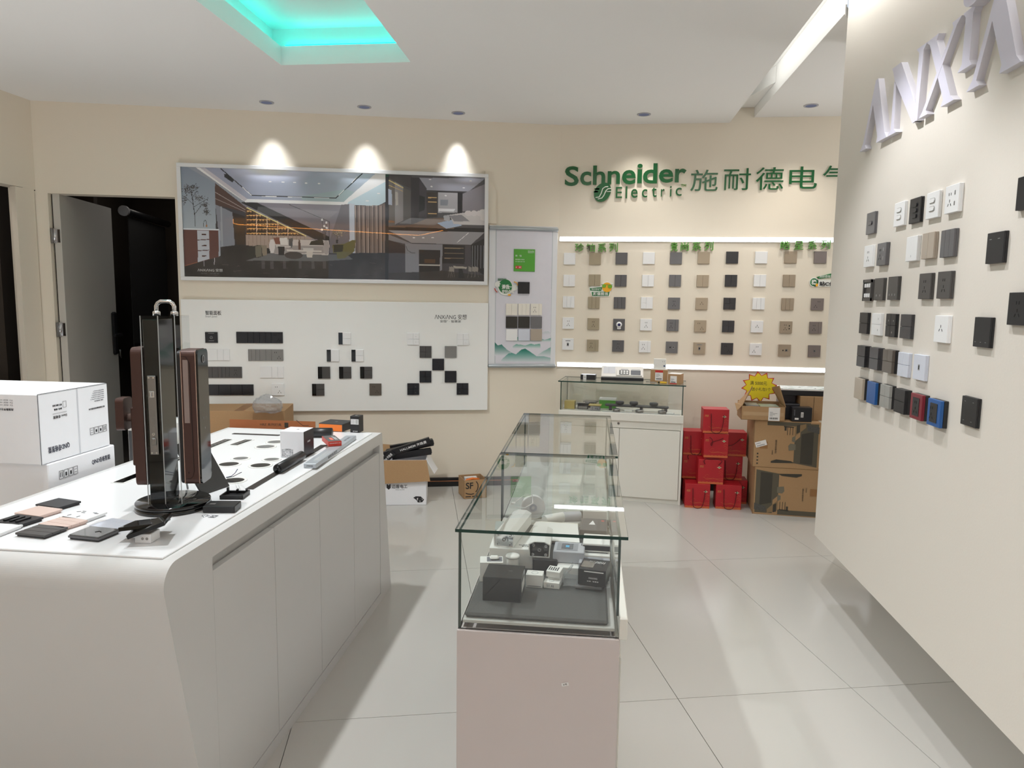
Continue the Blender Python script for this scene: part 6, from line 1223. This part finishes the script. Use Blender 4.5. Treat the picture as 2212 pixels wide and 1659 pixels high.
for k, (u, v, w, d, h, lab) in enumerate(((.79, .05, .05, .03, .013, 'small white connector at the right end inside the wall showcase'), (.745, .12, .03, .025, .030, 'white plug standing behind the right silver spot'), (.50, .10, .06, .02, .012, 'thin white clip lying under the track bar'))):
    q = cthing('white_connector', lab, 'connector', u-.02, v); m = MB(); m.box(-w/2, 0, 0, w/2, d, h, M_wc, .003); part('body', m, q); m = MB(); m.cyl((w/2, d/2, h*.5), h*.3, .006, M_gd, 10, 'x'); part('pin', m, q)
m = MB(); m.box(.30, .03, 0, .84, .04, .004, M_gd, .001); m2 = m; solo('aluminium_profile', 'thin aluminium profile lying along the front glass of the wall showcase', 'profile', m, FC.P(0, 0, SI), FC.r)

# ================================================================ red gift bags boxes
M_rb = mat('red_gift_card', (176, 24, 36), .42, var=.03, scale=5); M_rbd = mat('dark_red_cord', (84, 10, 18), .7); M_gp = mat('gold_print', (206, 108, 62), .45); M_gpl = mat('pale_gold_print', (226, 170, 96), .45)
def r5(x, y): return (1460+x/5.026, 800+y/5.027)
def bag(loc, rot, w, d, h, lab, cord):
    t = thing('gift_box', lab, 'gift box', loc, rot, 'red gift boxes'); m = MB(); m.box(0, 0, 0, w, d, h, M_rb, .0015); part('box_body', m, t)
    m = MB(); n = 7
    for k in range(n):
        cx = w*(k+.5)/n
        for r_ in (w/n*.62, w/n*.36):
            ps = [(cx+r_*math.cos(a), -.0006, .003+r_*math.sin(a)*.85) for a in np.linspace(0, math.pi, 7)]; ps = [(min(max(x, .001), w-.001), y, z) for x, y, z in ps]
            for a, b in zip(ps[:-1], ps[1:]): m.add([(a[0], a[1], a[2]-.0011), (b[0], b[1], b[2]-.0011), (b[0], b[1], b[2]+.0011), (a[0], a[1], a[2]+.0011)], [(0, 1, 2, 3)], M_gp)
    m.box(.001, -.0004, .0, w-.001, -.0002, .012, M_gp)
    def ln(pts, th, mt):
        for (x0, z0), (x1, z1) in zip(pts[:-1], pts[1:]): m.add([(x0*w, -.0006, z0*h-th), (x1*w, -.0006, z1*h-th), (x1*w, -.0006, z1*h+th), (x0*w, -.0006, z0*h+th)], [(0, 1, 2, 3)], mt)
    ln([(.2, .28), (.35, .20), (.6, .22), (.98, .24)], .0007, M_gp); ln([(.3, .20), (.6, .25), (.8, .18), (.98, .17)], .0007, M_gp); ln([(.25, .27), (.3, .36), (.36, .40), (.42, .36), (.40, .28), (.34, .25)], .0005, M_gp); ln([(.80, .52), (.88, .58), (.97, .54)], .0006, M_gp); ln([(.80, .44), (.88, .50), (.96, .42)], .0006, M_gp); ln([(.85, .38), (.9, .42), (.95, .34)], .0006, M_gp)
    part('gold_pattern', m, t); m = MB()
    text_mb(m, '施耐德', .06*w, .72*h, .20*w, .755*h, M_gpl, -.0007, -.0002); text_mb(m, '电气照明', .06*w, .675*h, .20*w, .70*h, M_gpl, -.0007, -.0002); part('printed_lettering', m, t)
    m = MB(); m.prism([(.72*w, .70*h), (.78*w, .715*h), (.80*w, .745*h), (.84*w, .745*h), (.86*w, .715*h), (.92*w, .70*h), (.86*w, .685*h), (.84*w, .655*h), (.80*w, .655*h), (.78*w, .685*h)], -.0012, -.0002, mat('cream_cloud_badge', (214, 206, 176), .5), 'y'); m.box(.79*w, -.0016, .685*h, .85*w, -.0012, .715*h, M_sg); part('badge', m, t)
    if cord:
        c = cord
        if c == 'loop': pts = [(.30*w, -.002, .82*h), (.31*w, -.010, .5*h), (.33*w, -.014, .12*h), (.42*w, -.016, -.0+.03*h), (.55*w, -.016, .02*h), (.68*w, -.014, .08*h), (.76*w, -.010, .35*h), (.80*w, -.002, .78*h)]
        elif c == 'curl': pts = [(.22*w, -.002, .84*h), (.31*w, -.008, .78*h), (.34*w, -.012, .65*h), (.32*w, -.012, .52*h), (.28*w, -.010, .52*h), (.30*w, -.006, .62*h), (.45*w, -.008, .70*h), (.62*w, -.006, .75*h), (.78*w, -.002, .83*h)]
        elif c == 'top': pts = [(.25*w, -.003, .82*h), (.2*w, -.006, .95*h), (.32*w, .01, h+.004), (.5*w, .0, h+.006), (.72*w, .01, h+.004), (.92*w, -.004, .98*h), (.78*w, -.006, .80*h)]
        else: pts = [(.05*w, -.002, .66*h), (.1*w, -.010, .5*h), (.3*w, -.012, .45*h), (.5*w, -.010, .52*h), (.78*w, -.002, .76*h)]
        # smooth the cord
        P_ = [Vector(p) for p in pts]; Q = []
        for i in range(len(P_)-1):
            p0, p1, p2, p3 = P_[max(i-1, 0)], P_[i], P_[i+1], P_[min(i+2, len(P_)-1)]
            for s_ in (0, .33, .66): Q.append(.5*((2*p1)+(p2-p0)*s_+(2*p0-5*p1+4*p2-p3)*s_*s_+(3*p1-p0-3*p2+p3)*s_**3))
        Q.append(P_[-1]); m = MB(); m.tube(Q, .0022, M_rbd, 7); part('cord_handle', m, t)
BW, BHh, BD = .166, .168, .13
Ys = 4.895
bag((.669, Ys, 0), -.04, BW, BD, BHh, 'red gift box standing on the floor beside the wall showcase', 'loop'); bag((.876, Ys+.005, 0), -.04, BW+.004, BD, BHh, 'red gift box on the floor, right one of the front pair', 'loop')
bag((.752, Ys+.015, BHh+.001), -.03, .170, BD, BHh, 'red gift box bridging the front pair with its cord folded over the top', 'top'); bag((.783, Ys+.02, 2*BHh+.018), -.02, .162, BD, BHh-.004, 'red gift box under the highest one, cord curled on its front', 'curl')
bag((.772, Ys+.025, 3*BHh+.018), -.02, .170, BD, BHh-.004, 'highest red gift box of the pile with a hanging cord loop', 'loop')
bag((.672, 5.06, 0), -.0, .16, BD, BHh, 'red gift box mostly hidden behind the front left one', None); bag((.950, 5.055, 0), -.05, .165, BD, BHh, 'red gift box at the foot of the pile beside the tall brown carton', 'loop')
bag((.662, 5.05, BHh+.001), -.0, .166, BD, BHh, 'red gift box behind the bridging one, beside the showcase side', 'top'); bag((.905, 5.055, BHh+.001), -.03, .170, BD, BHh, 'red gift box right of the bridging one in the back row', 'loop')
bag((.662, 5.05, 2*BHh+.003), -.0, .166, BD, BHh, 'red gift box in the back row at the upper left of the pile', 'loop'); bag((.925, 5.055, 2*BHh+.003), -.03, .170, BD, BHh, 'red gift box in the back row at the upper right of the pile', 'side')
# loose gift box lid set in as support for the box above
m = MB(); m.box(.0, 0, 0, .15, .12, .015, M_rb); solo('loose_gift_box_lid', 'flat red gift box lid between two stacked gift boxes', 'card', m, (.79, Ys+.03, 2*BHh+.0015), 0)

# ================================================================ tall brown cartons with a printed kitchen hood
M_gcp = mat('grey_olive_carton_print', (92, 86, 72), .8); M_tp = mat('brown_tape', (150, 108, 66), .35); M_dcp = mat('dark_carton_print', (66, 62, 54), .8)
def hood_carton(z0, h, inv, lab, x0, xtra):
    t = thing('large_carton', lab, 'carton', (x0, 4.815, z0), -.09); w, d = .415, .37
    m = MB(); m.box(0, 0, 0, w, d, h, M_card, .002); m.box(-.0008, -.0008, 0, .004, .004, h, M_cardin); part('box_body', m, t)
    m = MB()
    def Q(p): 
        pts = [((x if not inv else 1-x)*w, (y if not inv else 1-y)*h) for x, y in p]; return pts
    def pl_(p, mt, y=-.0007): m.prism(Q(p), y, -.0001, mt, 'y')
    # drawn for the lower carton : grey picture on the left
    pl_([(.03, .04), (.30, .04), (.30, .32), (.38, .42), (.38, .88), (.03, .95)], M_gcp); pl_([(.10, .20), (.28, .26), (.28, .88), (.10, .90)], M_dcp, -.0012); pl_([(.02, .10), (.2, .06), (.2, .18), (.02, .24)], mat('mottled_print', (84, 82, 78), .85, var=.5, scale=160), -.0012)
    pl_([(.36, .88), (.72, .90), (.72, .86), (.64, .82), (.42, .84)], M_dcp, -.0012); pl_([(.36, .60), (.46, .62), (.47, .52), (.44, .47), (.36, .48)], mat('pot_print', (118, 112, 96), .8), -.0014); pl_([(.37, .44), (.42, .42), (.42, .34), (.37, .30)], mat('pot_print', (118, 112, 96), .8), -.0014)
    pl_([(.22, .04), (.38, .10), (.38, .32), (.22, .12)], mat('shelf_print', (140, 116, 84), .85), -.0010); pl_([(.31, .06), (.36, .08), (.36, .26), (.31, .22)], M_dcp, -.0014)
    for x in (.41, .45, .49): pl_([(x, .12), (x+.008, .12), (x+.008, .30), (x, .28)], M_dcp, -.0010)
    pl_([(.40, .115), (.55, .10), (.55, .125), (.40, .135)], M_dcp, -.0010); pl_([(.51, .12), (.54, .12), (.54, .20), (.51, .20)], M_dcp, -.0010)
    if not inv: pl_([(.38, .02), (.97, .02), (.97, .12), (.38, .12)], M_gcp, -.0004)
    else: pl_([(.15, .02), (.80, .02), (.80, .10), (.15, .10)], M_gcp, -.0004)
    part('printed_picture', m, t); m = MB()
    if inv: text_mb(m, '才是好烟机要会清洗的烟机', .33*w, .30*h, .36*w, .60*h, M_dcp, -.0006, -.0001, turn=True); text_mb(m, '航烟王', .285*w, .28*h, .305*w, .38*h, M_dcp, -.0006, -.0001, turn=True)
    else: text_mb(m, '才是好烟机要会清洗的烟机', .74*w, .32*h, .765*w, .60*h, M_dcp, -.0006, -.0001, turn=True); text_mb(m, '航烟王', .79*w, .52*h, .81*w, .62*h, M_dcp, -.0006, -.0001, turn=True)
    part('printed_lettering', m, t); return t, w, h
t1, w, h = hood_carton(0, .322, False, 'lower large brown carton printed with a dark kitchen picture on its left', 1.105, 0)
m = MB(); m.box(.86*w, -.0018, .45*h, w-.001, -.0008, .60*h, M_tp); part('tape', m, t1)
t2, w, h = hood_carton(.3235, .315, True, 'upper large brown carton printed with a kitchen picture on its right', 1.088, 0)
m = MB(); m.box(.10*w, -.0012, .40*h, .22*w, -.0008, .55*h, M_tp); part('tape', m, t2)
m = MB(); R = Matrix.Translation((.115*w, 0, .50*h)) @ Matrix.Rotation(-.32, 4, 'Y'); m.box(-.036, -.0022, -.018, .036, -.0013, .018, M_lab, 0, R); [m.box(-.028+.005*k, -.0026, -.013, -.026+.005*k+.001*(k % 2), -.0022, -.006, M_ink, 0, R) for k in range(10)]; m.box(-.03, -.0026, .004, .0, -.0022, .007, M_gink, 0, R); part('shipping_label', m, t2)
m = MB(); [m.box(.06*w, -.0006, (.06+.07*k)*h, .085*w, -.0001, (.09+.07*k)*h, M_dcp) for k in range(4)]; part('handling_marks', m, t2)
# open carton on top with upright flaps
ZO = .640
t = thing('open_carton', 'open brown taped carton with raised flaps on top of the tall cartons', 'carton', (.998, 4.80, ZO), -.06); w, d, h = .275, .20, .092
m = MB(); e = .004
for a in ((0, 0, 0, w, d, e), (0, 0, 0, w, e, h), (0, d-e, 0, w, d, h+.012), (0, 0, 0, e, d, h), (w-e, 0, 0, w, d, h)): m.box(*a, M_card, .0006)
part('box_body', m, t)
def flap(pts, lab=None):
    m = MB(); P = [Vector(p) for p in pts]; n_ = (P[1]-P[0]).cross(P[2]-P[0]).normalized()*.003; m.add(P+[p+n_ for p in P], [(0, 1, 2, 3), (4, 5, 6, 7), (0, 1, 5, 4), (1, 2, 6, 5), (2, 3, 7, 6), (3, 0, 4, 7)], M_card); part('flap', m, t)
flap([(0, 0, h), (0, d, h), (.085, d-.02, h+.10), (.06, .01, h+.135)]); flap([(w, 0, h), (w, d, h), (w-.06, d-.02, h+.11), (w-.045, .01, h+.14)]); flap([(0, 0, h), (0, d*.6, h*1.0), (-.03, d*.55, h-.0), (-.03, 0.0, h-.035)])
m = MB(); m.box(.01, -.0006, .03, w-.01, -.0001, .055, mat('glossy_clear_tape', (186, 156, 120), .12)); part('tape', m, t)
m = MB(); m.box(.62*w, -.0012, .0, .88*w, -.0007, h-.004, M_lab); part('label', m, t); m = MB(); [m.box((.645+.018*k)*w, -.0016, .010, (.652+.018*k+.003*(k % 3))*w, -.0012, .022, M_ink) for k in range(11)]; [m.box(.65*w, -.0016, .032+.008*k, (.72+.05*(k % 3))*w, -.0012, .034+.008*k, M_gink) for k in range(4)]; part('label_print', m, t)
m = MB(); m.box(0, 0, 0, .085, .12, .09, mat('grey_packet', (150, 150, 146), .4), .002); solo('wrapped_packet', 'grey wrapped packet lying in the left half of the open carton', 'packet', m, (1.03, 4.83, ZO+.006), -.06)
m = MB(); m.box(0, 0, 0, .12, .12, .085, mat('pale_green_packet', (150, 166, 150), .3), .002); solo('wrapped_packet', 'pale green packet lying in the right half of the open carton', 'packet', m, (1.122, 4.825, ZO+.006), -.06)
# starburst price sign
su, sz_ = 1.160, .832; t = thing('price_star', 'yellow red edged starburst sign with handwriting leaning against the wall', 'sign', (1.155, 5.03, .835), -.03)
def star(r0, r1, n, m, mt, y0, y1): m.prism([((r1 if k % 2 else r0)*math.cos(math.pi*k/n+.12)*1.12, (r1 if k % 2 else r0)*math.sin(math.pi*k/n+.12)) for k in range(2*n)], y0, y1, mt, 'y')
m = MB(); star(.108, .080, 12, m, mat('star_red_edge', (196, 36, 40), .5), 0, .002); part('red_edge', m, t); m = MB(); star(.098, .076, 12, m, mat('star_yellow', (236, 214, 40), .5), -.001, 0); part('yellow_card', m, t)
m = MB(); text_mb(m, '满 5000元', -.062, .012, .050, .040, M_ink, -.0015, -.001); text_mb(m, '送小礼包1个', -.050, -.028, .078, -.004, M_ink, -.0015, -.001); part('handwriting', m, t)
m = MB(); m.box(-.004, .002, -.19, .004, .005, -.05, M_steel); part('support_rod', m, t)
# black and brown boxes beside
M_bkx = mat('black_printed_carton', (34, 34, 38), .35)
q = boxat('black_box', 'black carton with two white labels at the front of the carton stack', 'box', (1.318, 4.79, ZO), -.05, .124, .07, .093, M_bkx, .001); m = MB(); m.box(.055, -.0006, .028, .071, 0, .062, M_lab); m.box(.018, -.0006, .012, .042, 0, .024, M_lab); [m.box(.057, -.001, .032+.005*k, .069, -.0006, .034+.005*k, M_ink) for k in range(5)]; [m.box(.012, -.0006, .04+.008*k, .018, 0, .045+.008*k, M_gink) for k in range(5)]; part('label', m, q)
q = boxat('black_box', 'plain black box behind the labelled black one', 'box', (1.284, 4.868, ZO), -.05, .10, .08, .105, M_bkx, .001); m = MB(); m.box(0.002, -.0006, .1, .108, 0, .104, M_gink); part('top_seam', m, q)
q = boxat('brown_carton', 'brown carton with closed flaps behind the black boxes at the right', 'carton', (1.385, 4.86, ZO), -.04, .18, .16, .158, M_card, .001); m = MB(); m.box(.085, -.0006, 0, .087, 0, .158, M_dark); part('seam', m, q)
q = boxat('grey_box', 'dark grey plastic box under the left end of the long white box', 'box', (1.286, 4.956, ZO), -.04, .094, .15, .158, mat('shiny_grey_wrap', (82, 82, 92), .15), .002); m = MB(); m.box(.001, -.0006, .15, .109, 0, .157, M_bkx); part('edge_band', m, q)
q = boxat('long_box', 'long black box with a printed white and green top lying on the highest boxes', 'box', (1.262, 4.885, ZO+.160), -.04, .33, .21, .042, M_bkx, .001)
C = Canvas(90, 54, None, (205, 212, 208)); random.seed(9)
for _ in range(60): C.dot(random.uniform(0, 90), random.uniform(0, 54), random.uniform(1, 6), random.uniform(1, 3), random.choice([(70, 90, 80), (120, 150, 130), (235, 238, 236), (50, 56, 60), (170, 190, 180)]), .8)
part('printed_top', C.mesh('printed_top', .328, .208, M_print, 'xy', .0425, (.001, .001)), q); m = MB(); m.box(.0, -.0006, .034, .33, 0, .042, M_lab); part('white_edge', m, q)

# ================================================================ carton of track lights and small brown carton by the back wall
def zm(x, y): return (800+x/5.267, 860+y/5.267)
t = thing('track_light_carton', 'white carton with brown turned down flaps, full of black track light boxes', 'carton', (-1.425, 4.605, 0), .20); w, d, h = .335, .26, .315
m = MB(); e = .004
for a in ((0, 0, 0, w, d, e), (0, 0, 0, w, e, h), (0, d-e, 0, w, d, h), (0, 0, 0, e, d, h), (w-e, 0, 0, w, d, h)): m.box(*a, M_wcard, .0006)
part('box_body', m, t)
def flp(pts, mt): 
    m = MB(); P = [Vector(p) for p in pts]; n_ = (P[1]-P[0]).cross(P[2]-P[0]).normalized()*.003; m.add(P+[p+n_ for p in P], [(0, 1, 2, 3), (4, 5, 6, 7), (0, 1, 5, 4), (1, 2, 6, 5), (2, 3, 7, 6), (3, 0, 4, 7)], mt); part('flap', m, t)
flp([(-.004, -.002, h), (w, -.002, h), (w+.026, -.026, h-.142), (-.01, -.026, h-.160)], M_card); flp([(w, .0, h), (w, d, h), (w+.075, d*.7, h-.105), (w+.055, -.0, h-.095)], M_wcard); flp([(0, d, h), (w*.8, d, h), (w*.8, d+.03, h+.03), (0, d+.02, h+.055)], M_card)
m = MB(); text_mb(m, '迈盾电工', .10, .118, .205, .145, M_ink, -.0008, 0, .012); text_mb(m, 'MIND DUNN', .125, .106, .185, .112, M_gink, -.0008, 0); m.prism([(.065, .148), (.072, .148), (.078, .138), (.086, .148), (.092, .148), (.092, .122), (.079, .110), (.065, .122)], -.0008, 0, M_ink, 'y'); part('printed_lettering', m, t)
m = MB(); m.prism([(.245, .052), (.262, .062), (.296, .060), (.318, .038), (.306, .020), (.276, .018), (.268, .034)], -.0008, 0, M_ink, 'y'); m.prism([(.268, .046), (.276, .052), (.290, .040), (.300, .050), (.309, .040), (.300, .026), (.278, .026)], -.0014, -.0008, M_lab, 'y'); text_mb(m, 'M', .276, .024, .304, .048, M_ink, -.002, -.0014, .03); part('emblem', m, t)
M_tl = mat('black_track_light_box', (26, 26, 30), .4)
tb = [((-.02, .06, h-.02), .56, .15, .0, .36, 'long black track light box lying highest across the open carton', True), ((-.01, .10, h-.06), .46, .30, .06, .34, 'black track light box pointing up beneath the highest one', False), ((.06, .16, h-.045), .36, .18, .03, .34, 'black track light box under the two labelled ones, right side', False),
      ((.0, .02, h-.09), .55, -.0, .0, .25, 'short black track light box leaning to the left with white lettering', True), ((.08, .19, h-.07), .30, .26, 0, .32, 'rearmost black track light box in the open carton', False)]
for k, ((x, y, z), el, yaw, roll, L, lab, txt) in enumerate(tb):
    el = (.30, .22, .12, .75, .16)[k]; o_ = t.matrix_basis if False else None
    base = Matrix.Translation((-1.425, 4.605, 0)) @ Matrix.Rotation(.20, 4, 'Z') @ Matrix.Translation(((.05, .06, .10, .00, .08)[k], (.05, .12, .06, .022, .17)[k], (h+.0, h+.002, h-.012, h-.085, h+.02)[k])) @ Matrix.Rotation((.10, -.0, .06, .08, .0)[k], 4, 'Z') @ Matrix.Rotation(-el, 4, 'Y')
    q = thing('track_light_box', lab, 'box', base.translation, 0, 'black track light boxes'); q.rotation_euler = base.to_euler(); L = (.33, .33, .27, .17, .30)[k]
    m = MB(); m.box(0, 0, 0, L, .034, .044, M_tl, .001); part('body', m, q)
    if txt: m = MB(); text_mb(m, 'HALUMEM 海路曼', L*(.35 if L > .2 else .25), .012, L*.92, .032, M_winkk, -.0008, -.0, .01); part('printed_lettering', m, q)
    else: m = MB(); m.box(L, .006, .008, L+.004, .028, .036, M_blk2, .001); part('end_plug', m, q)
t = thing('small_carton', 'small open brown carton with black courier logo, near the aisle showcase', 'carton', (-.868, 4.852, 0), .42); w, d, h = .165, .17, .135; m = MB()
for a in ((0, 0, 0, w, d, e), (0, 0, 0, w, e, h), (0, d-e, 0, w, d, h), (0, 0, 0, e, d, h), (w-e, 0, 0, w, d, h)): m.box(*a, M_card, .0006)
part('box_body', m, t); flp2 = MB(); 
m = MB(); text_mb(m, 'SF', .012, .072, .066, .118, M_ink, -.0008, 0, .02); m.tube([(.088*1+.0, -.0004, .123), (.100, -.0004, .105), (.102, -.0004, .085), (.096, -.0004, .062), (.085, -.0004, .048)], .0032, M_ink, 5); m.tube([(.072, -.0004, .036), (.050, -.0004, .032), (.028, -.0004, .036), (.012, -.0004, .044)], .0032, M_ink, 5); m.box(.010, -.0008, .013, .05, 0, .019, M_ink); m.box(.058, -.0008, .013, .1, 0, .019, M_ink); part('courier_logo', m, t)
def inn(u, v, z): return (Matrix.Translation((-.868, 4.852, 0)) @ Matrix.Rotation(.42, 4, 'Z') @ Vector((u, v, z)))
m = MB(); m.box(0, 0, 0, .09, .03, .125, M_lab, .001); m.box(.01, -.0006, .09, .08, 0, .118, M_gink); solo('white_packet', 'white printed packet standing in the small courier carton', 'packet', m, inn(.03, .10, .006), .42)
m = MB(); m.tube([(.012, .03, .105), (.03, .025, .128), (.07, .03, .134), (.12, .035, .125)], .010, M_org, 10); solo('orange_pouch', 'orange rolled item sticking out of the small courier carton', 'pouch', m, inn(0, .01, 0), .42)
# cartons against the wall behind the island
q = boxat('flat_carton', 'flattish brown carton against the wall under the left part of the white board', 'carton', (-2.60, 4.30, .0), TH, .62, .33, .662, M_card, .002); m = MB(); m.box(.30, .0, .662, .36, .33, .663, M_tp); part('tape', m, q)
q = thing('flap_carton', 'open orange-brown carton with a raised flap behind the island counter', 'carton', (-2.27, 3.98, 0), .03); m = MB(); w, d, h = .56, .28, .565; e = .005
for a in ((0, 0, 0, w, d, e), (0, 0, 0, w, e, h), (0, d-e, 0, w, d, h), (0, 0, 0, e, d, h), (w-e, 0, 0, w, d, h)): m.box(*a, mat('orange_brown_cardboard', (178, 112, 72), .8, var=.05), .0006)
part('box_body', m, q); m = MB(); m.box(0, d-.006, h, w, d-.002, h+.062, mat('orange_brown_cardboard', (178, 112, 72), .8)); part('flap', m, q); m = MB(); text_mb(m, 'HBZ 系列灯具', .20, h+.026, .34, h+.044, M_dcp, d-.0066, d-.006); m.box(.36, d-.0066, h+.018, .385, d-.006, h+.05, M_dcp); part('printed_lettering', m, q)
def blob(name, lab, cat, c, r, mt, seed, flat=1):
    random.seed(seed); bm = bmesh.new(); bmesh.ops.create_icosphere(bm, subdivisions=4, radius=1)
    for v in bm.verts:
        p = v.co; k = 1+.10*math.sin(5*p.x+seed)*math.cos(4*p.y)+.07*math.sin(13*p.z+7*p.x)*math.cos(9*p.y)+random.uniform(-.05, .05); v.co = Vector((p.x*r[0]*k, p.y*r[1]*k, max(p.z, -.55)*r[2]*k))
    me = bpy.data.meshes.new(name); bm.to_mesh(me); bm.free(); me.materials.append(mt)
    for p in me.polygons: p.use_smooth = False
    return tag(link(name, me, None, c), lab, cat)
M_bag2 = glass_mat('milky_plastic_film', (.80, .81, .83), 1.5, .12, .14)
blob('plastic_wrap', 'crumpled translucent plastic wrap on the cartons below the white board', 'plastic wrap', (-2.07, 4.35, .705), (.095, .06, .07), M_bag2, 2)
# ================================================================ white cartons left of the island
def zl(x, y): return (x/3.859, 800+y/3.859)
CX = -1.722
t = thing('white_carton', 'upper big white carton with printed sides at the left edge of the photo', 'carton', (CX, 2.035, .862), .0); w, d, h = .42, .325, .226
m = MB(); m.box(-w, 0, 0, 0, d, h, M_wcard, .003); part('box_body', m, t)
m = MB(); m.box(-.0008, .001, h-.0008, .0006, d, h+.0008, M_dark); m.box(-.001, -.0006, 0, .0006, .0008, h, M_gink); part('seam_line', m, t)
m = MB(); m.box(.0002, d*.52, 0, .0005, d*.54, h, mat('wrap_crease', (206, 208, 214), .2)); part('tape_edge', m, t)
def yz(m, s_, y0, z0, y1, z1, mt=None, wgt=0, flip=True): text_mb(m, s_, y0, z0, y1, z1, mt or M_ink, .0003, .0008, wgt, plane='yz', flip=flip)
m = MB(); yz(m, 'QIND奇格智能', .03, .030, .125, .052, mat('navy_print', (30, 36, 60), .5), .01); yz(m, '全国统一服务热线 400', .255, .168, .30, .172, M_gink); yz(m, '浙江奇格智能科技有限公司', .225, .142, .305, .148); 
for k in range(5): yz(m, 'Zhejiang Intelligent Technology Co', .235+.004*k, .176+.007*k, .305, .179+.007*k, M_gink)
yz(m, '型号 规格 数量', .06, .178, .10, .184); yz(m, '颜色 重量', .065, .165, .10, .171); yz(m, 'Demi 奇格智', .06, .138, .12, .148)
for a in ((.105, .170, .120, .1705), (.105, .19, .120, .1905), (.105, .17, .1055, .19), (.1195, .17, .12, .19), (.058, .155, .12, .1555)): m.box(.0003, a[0], a[1], .0008, a[2], a[3], M_ink)
part('printed_lettering', m, t); m = MB()
for k in range(4):
    y = .225+.022*k
    for a in ((y, .055, y+.019, .056), (y, .078, y+.019, .079), (y, .055, y+.001, .079), (y+.018, .055, y+.019, .079)): m.box(.0003, a[0], a[1], .0008, a[2], a[3], M_ink)
    if k == 3: m.box(.0003, y+.005, .060, .0008, y+.007, .074, M_ink); m.box(.0003, y+.012, .060, .0008, y+.014, .074, M_ink)
    elif k == 0: m.box(.0003, y+.004, .062, .0008, y+.015, .063, M_ink); m.box(.0003, y+.004, .070, .0008, y+.015, .071, M_ink)
    else: m.box(.0003, y+.006, .061, .0008, y+.013, .070, M_ink)
part('handling_symbols', m, t)
m = MB(); text_mb(m, '改变数学方式  值得信赖的品质', -.20, .172, -.085, .180, M_ink, -.0008, -.0003, .01, flip=True)
for k in range(3): text_mb(m, 'To deal with the latest technology of home', -.27, .188+.008*k, -.085, .192+.008*k, M_gink, -.0008, -.0003, flip=True)
part('side_lettering', m, t)
t = thing('white_carton', 'lower big white carton under the printed one, left of the island counter', 'carton', (CX+.004, 2.055, .0), .0); w, d, h = .46, .322, .8605
m = MB(); m.box(-w, 0, .30, 0, d, h, M_wcard, .003); m.box(-w, 0, 0, 0, d, .2995, M_wcard, .003); part('box_body', m, t); m = MB()
text_mb(m, 'QIND奇格智能', .20, .812, .295, .832, mat('navy_print', (30, 36, 60), .5), .0003, .0008, .01, plane='yz')
for k in range(4):
    y = .045+.022*k
    for a in ((y, .80, y+.019, .801), (y, .826, y+.019, .827), (y, .80, y+.001, .827), (y+.018, .80, y+.019, .827)): m.box(.0003, a[0], a[1], .0008, a[2], a[3], M_ink)
    if k == 0: m.box(.0003, y+.005, .806, .0008, y+.007, .822, M_ink); m.box(.0003, y+.012, .806, .0008, y+.014, .822, M_ink)
    elif k == 3: m.box(.0003, y+.004, .808, .0008, y+.015, .809, M_ink); m.box(.0003, y+.004, .817, .0008, y+.015, .818, M_ink)
    else: m.box(.0003, y+.006, .806, .0008, y+.013, .818, M_ink)
part('handling_symbols', m, t)
p = onz(250, 1005, IZ); t = thing('white_appliance', 'white rounded appliance with grey top and dark front panel behind the white cartons', 'appliance', (-1.80, 2.66, .0), -.10); w, d, h = .15, .2, .885
m = MB(); m.box(-w*.5, 0, .0, w*.5, d, h, mat('warm_white_plastic', (222, 220, 216), .4), .012); part('body', m, t); m = MB(); m.box(-w*.42, -.0015, h-.16, w*.12, 0, h-.03, mat('dark_front_window', (60, 62, 66), .3), .0005); part('front_panel', m, t); m = MB(); m.box(-w*.40, .015, h, w*.25, d-.02, h+.002, M_gd, .001); part('grey_top', m, t)
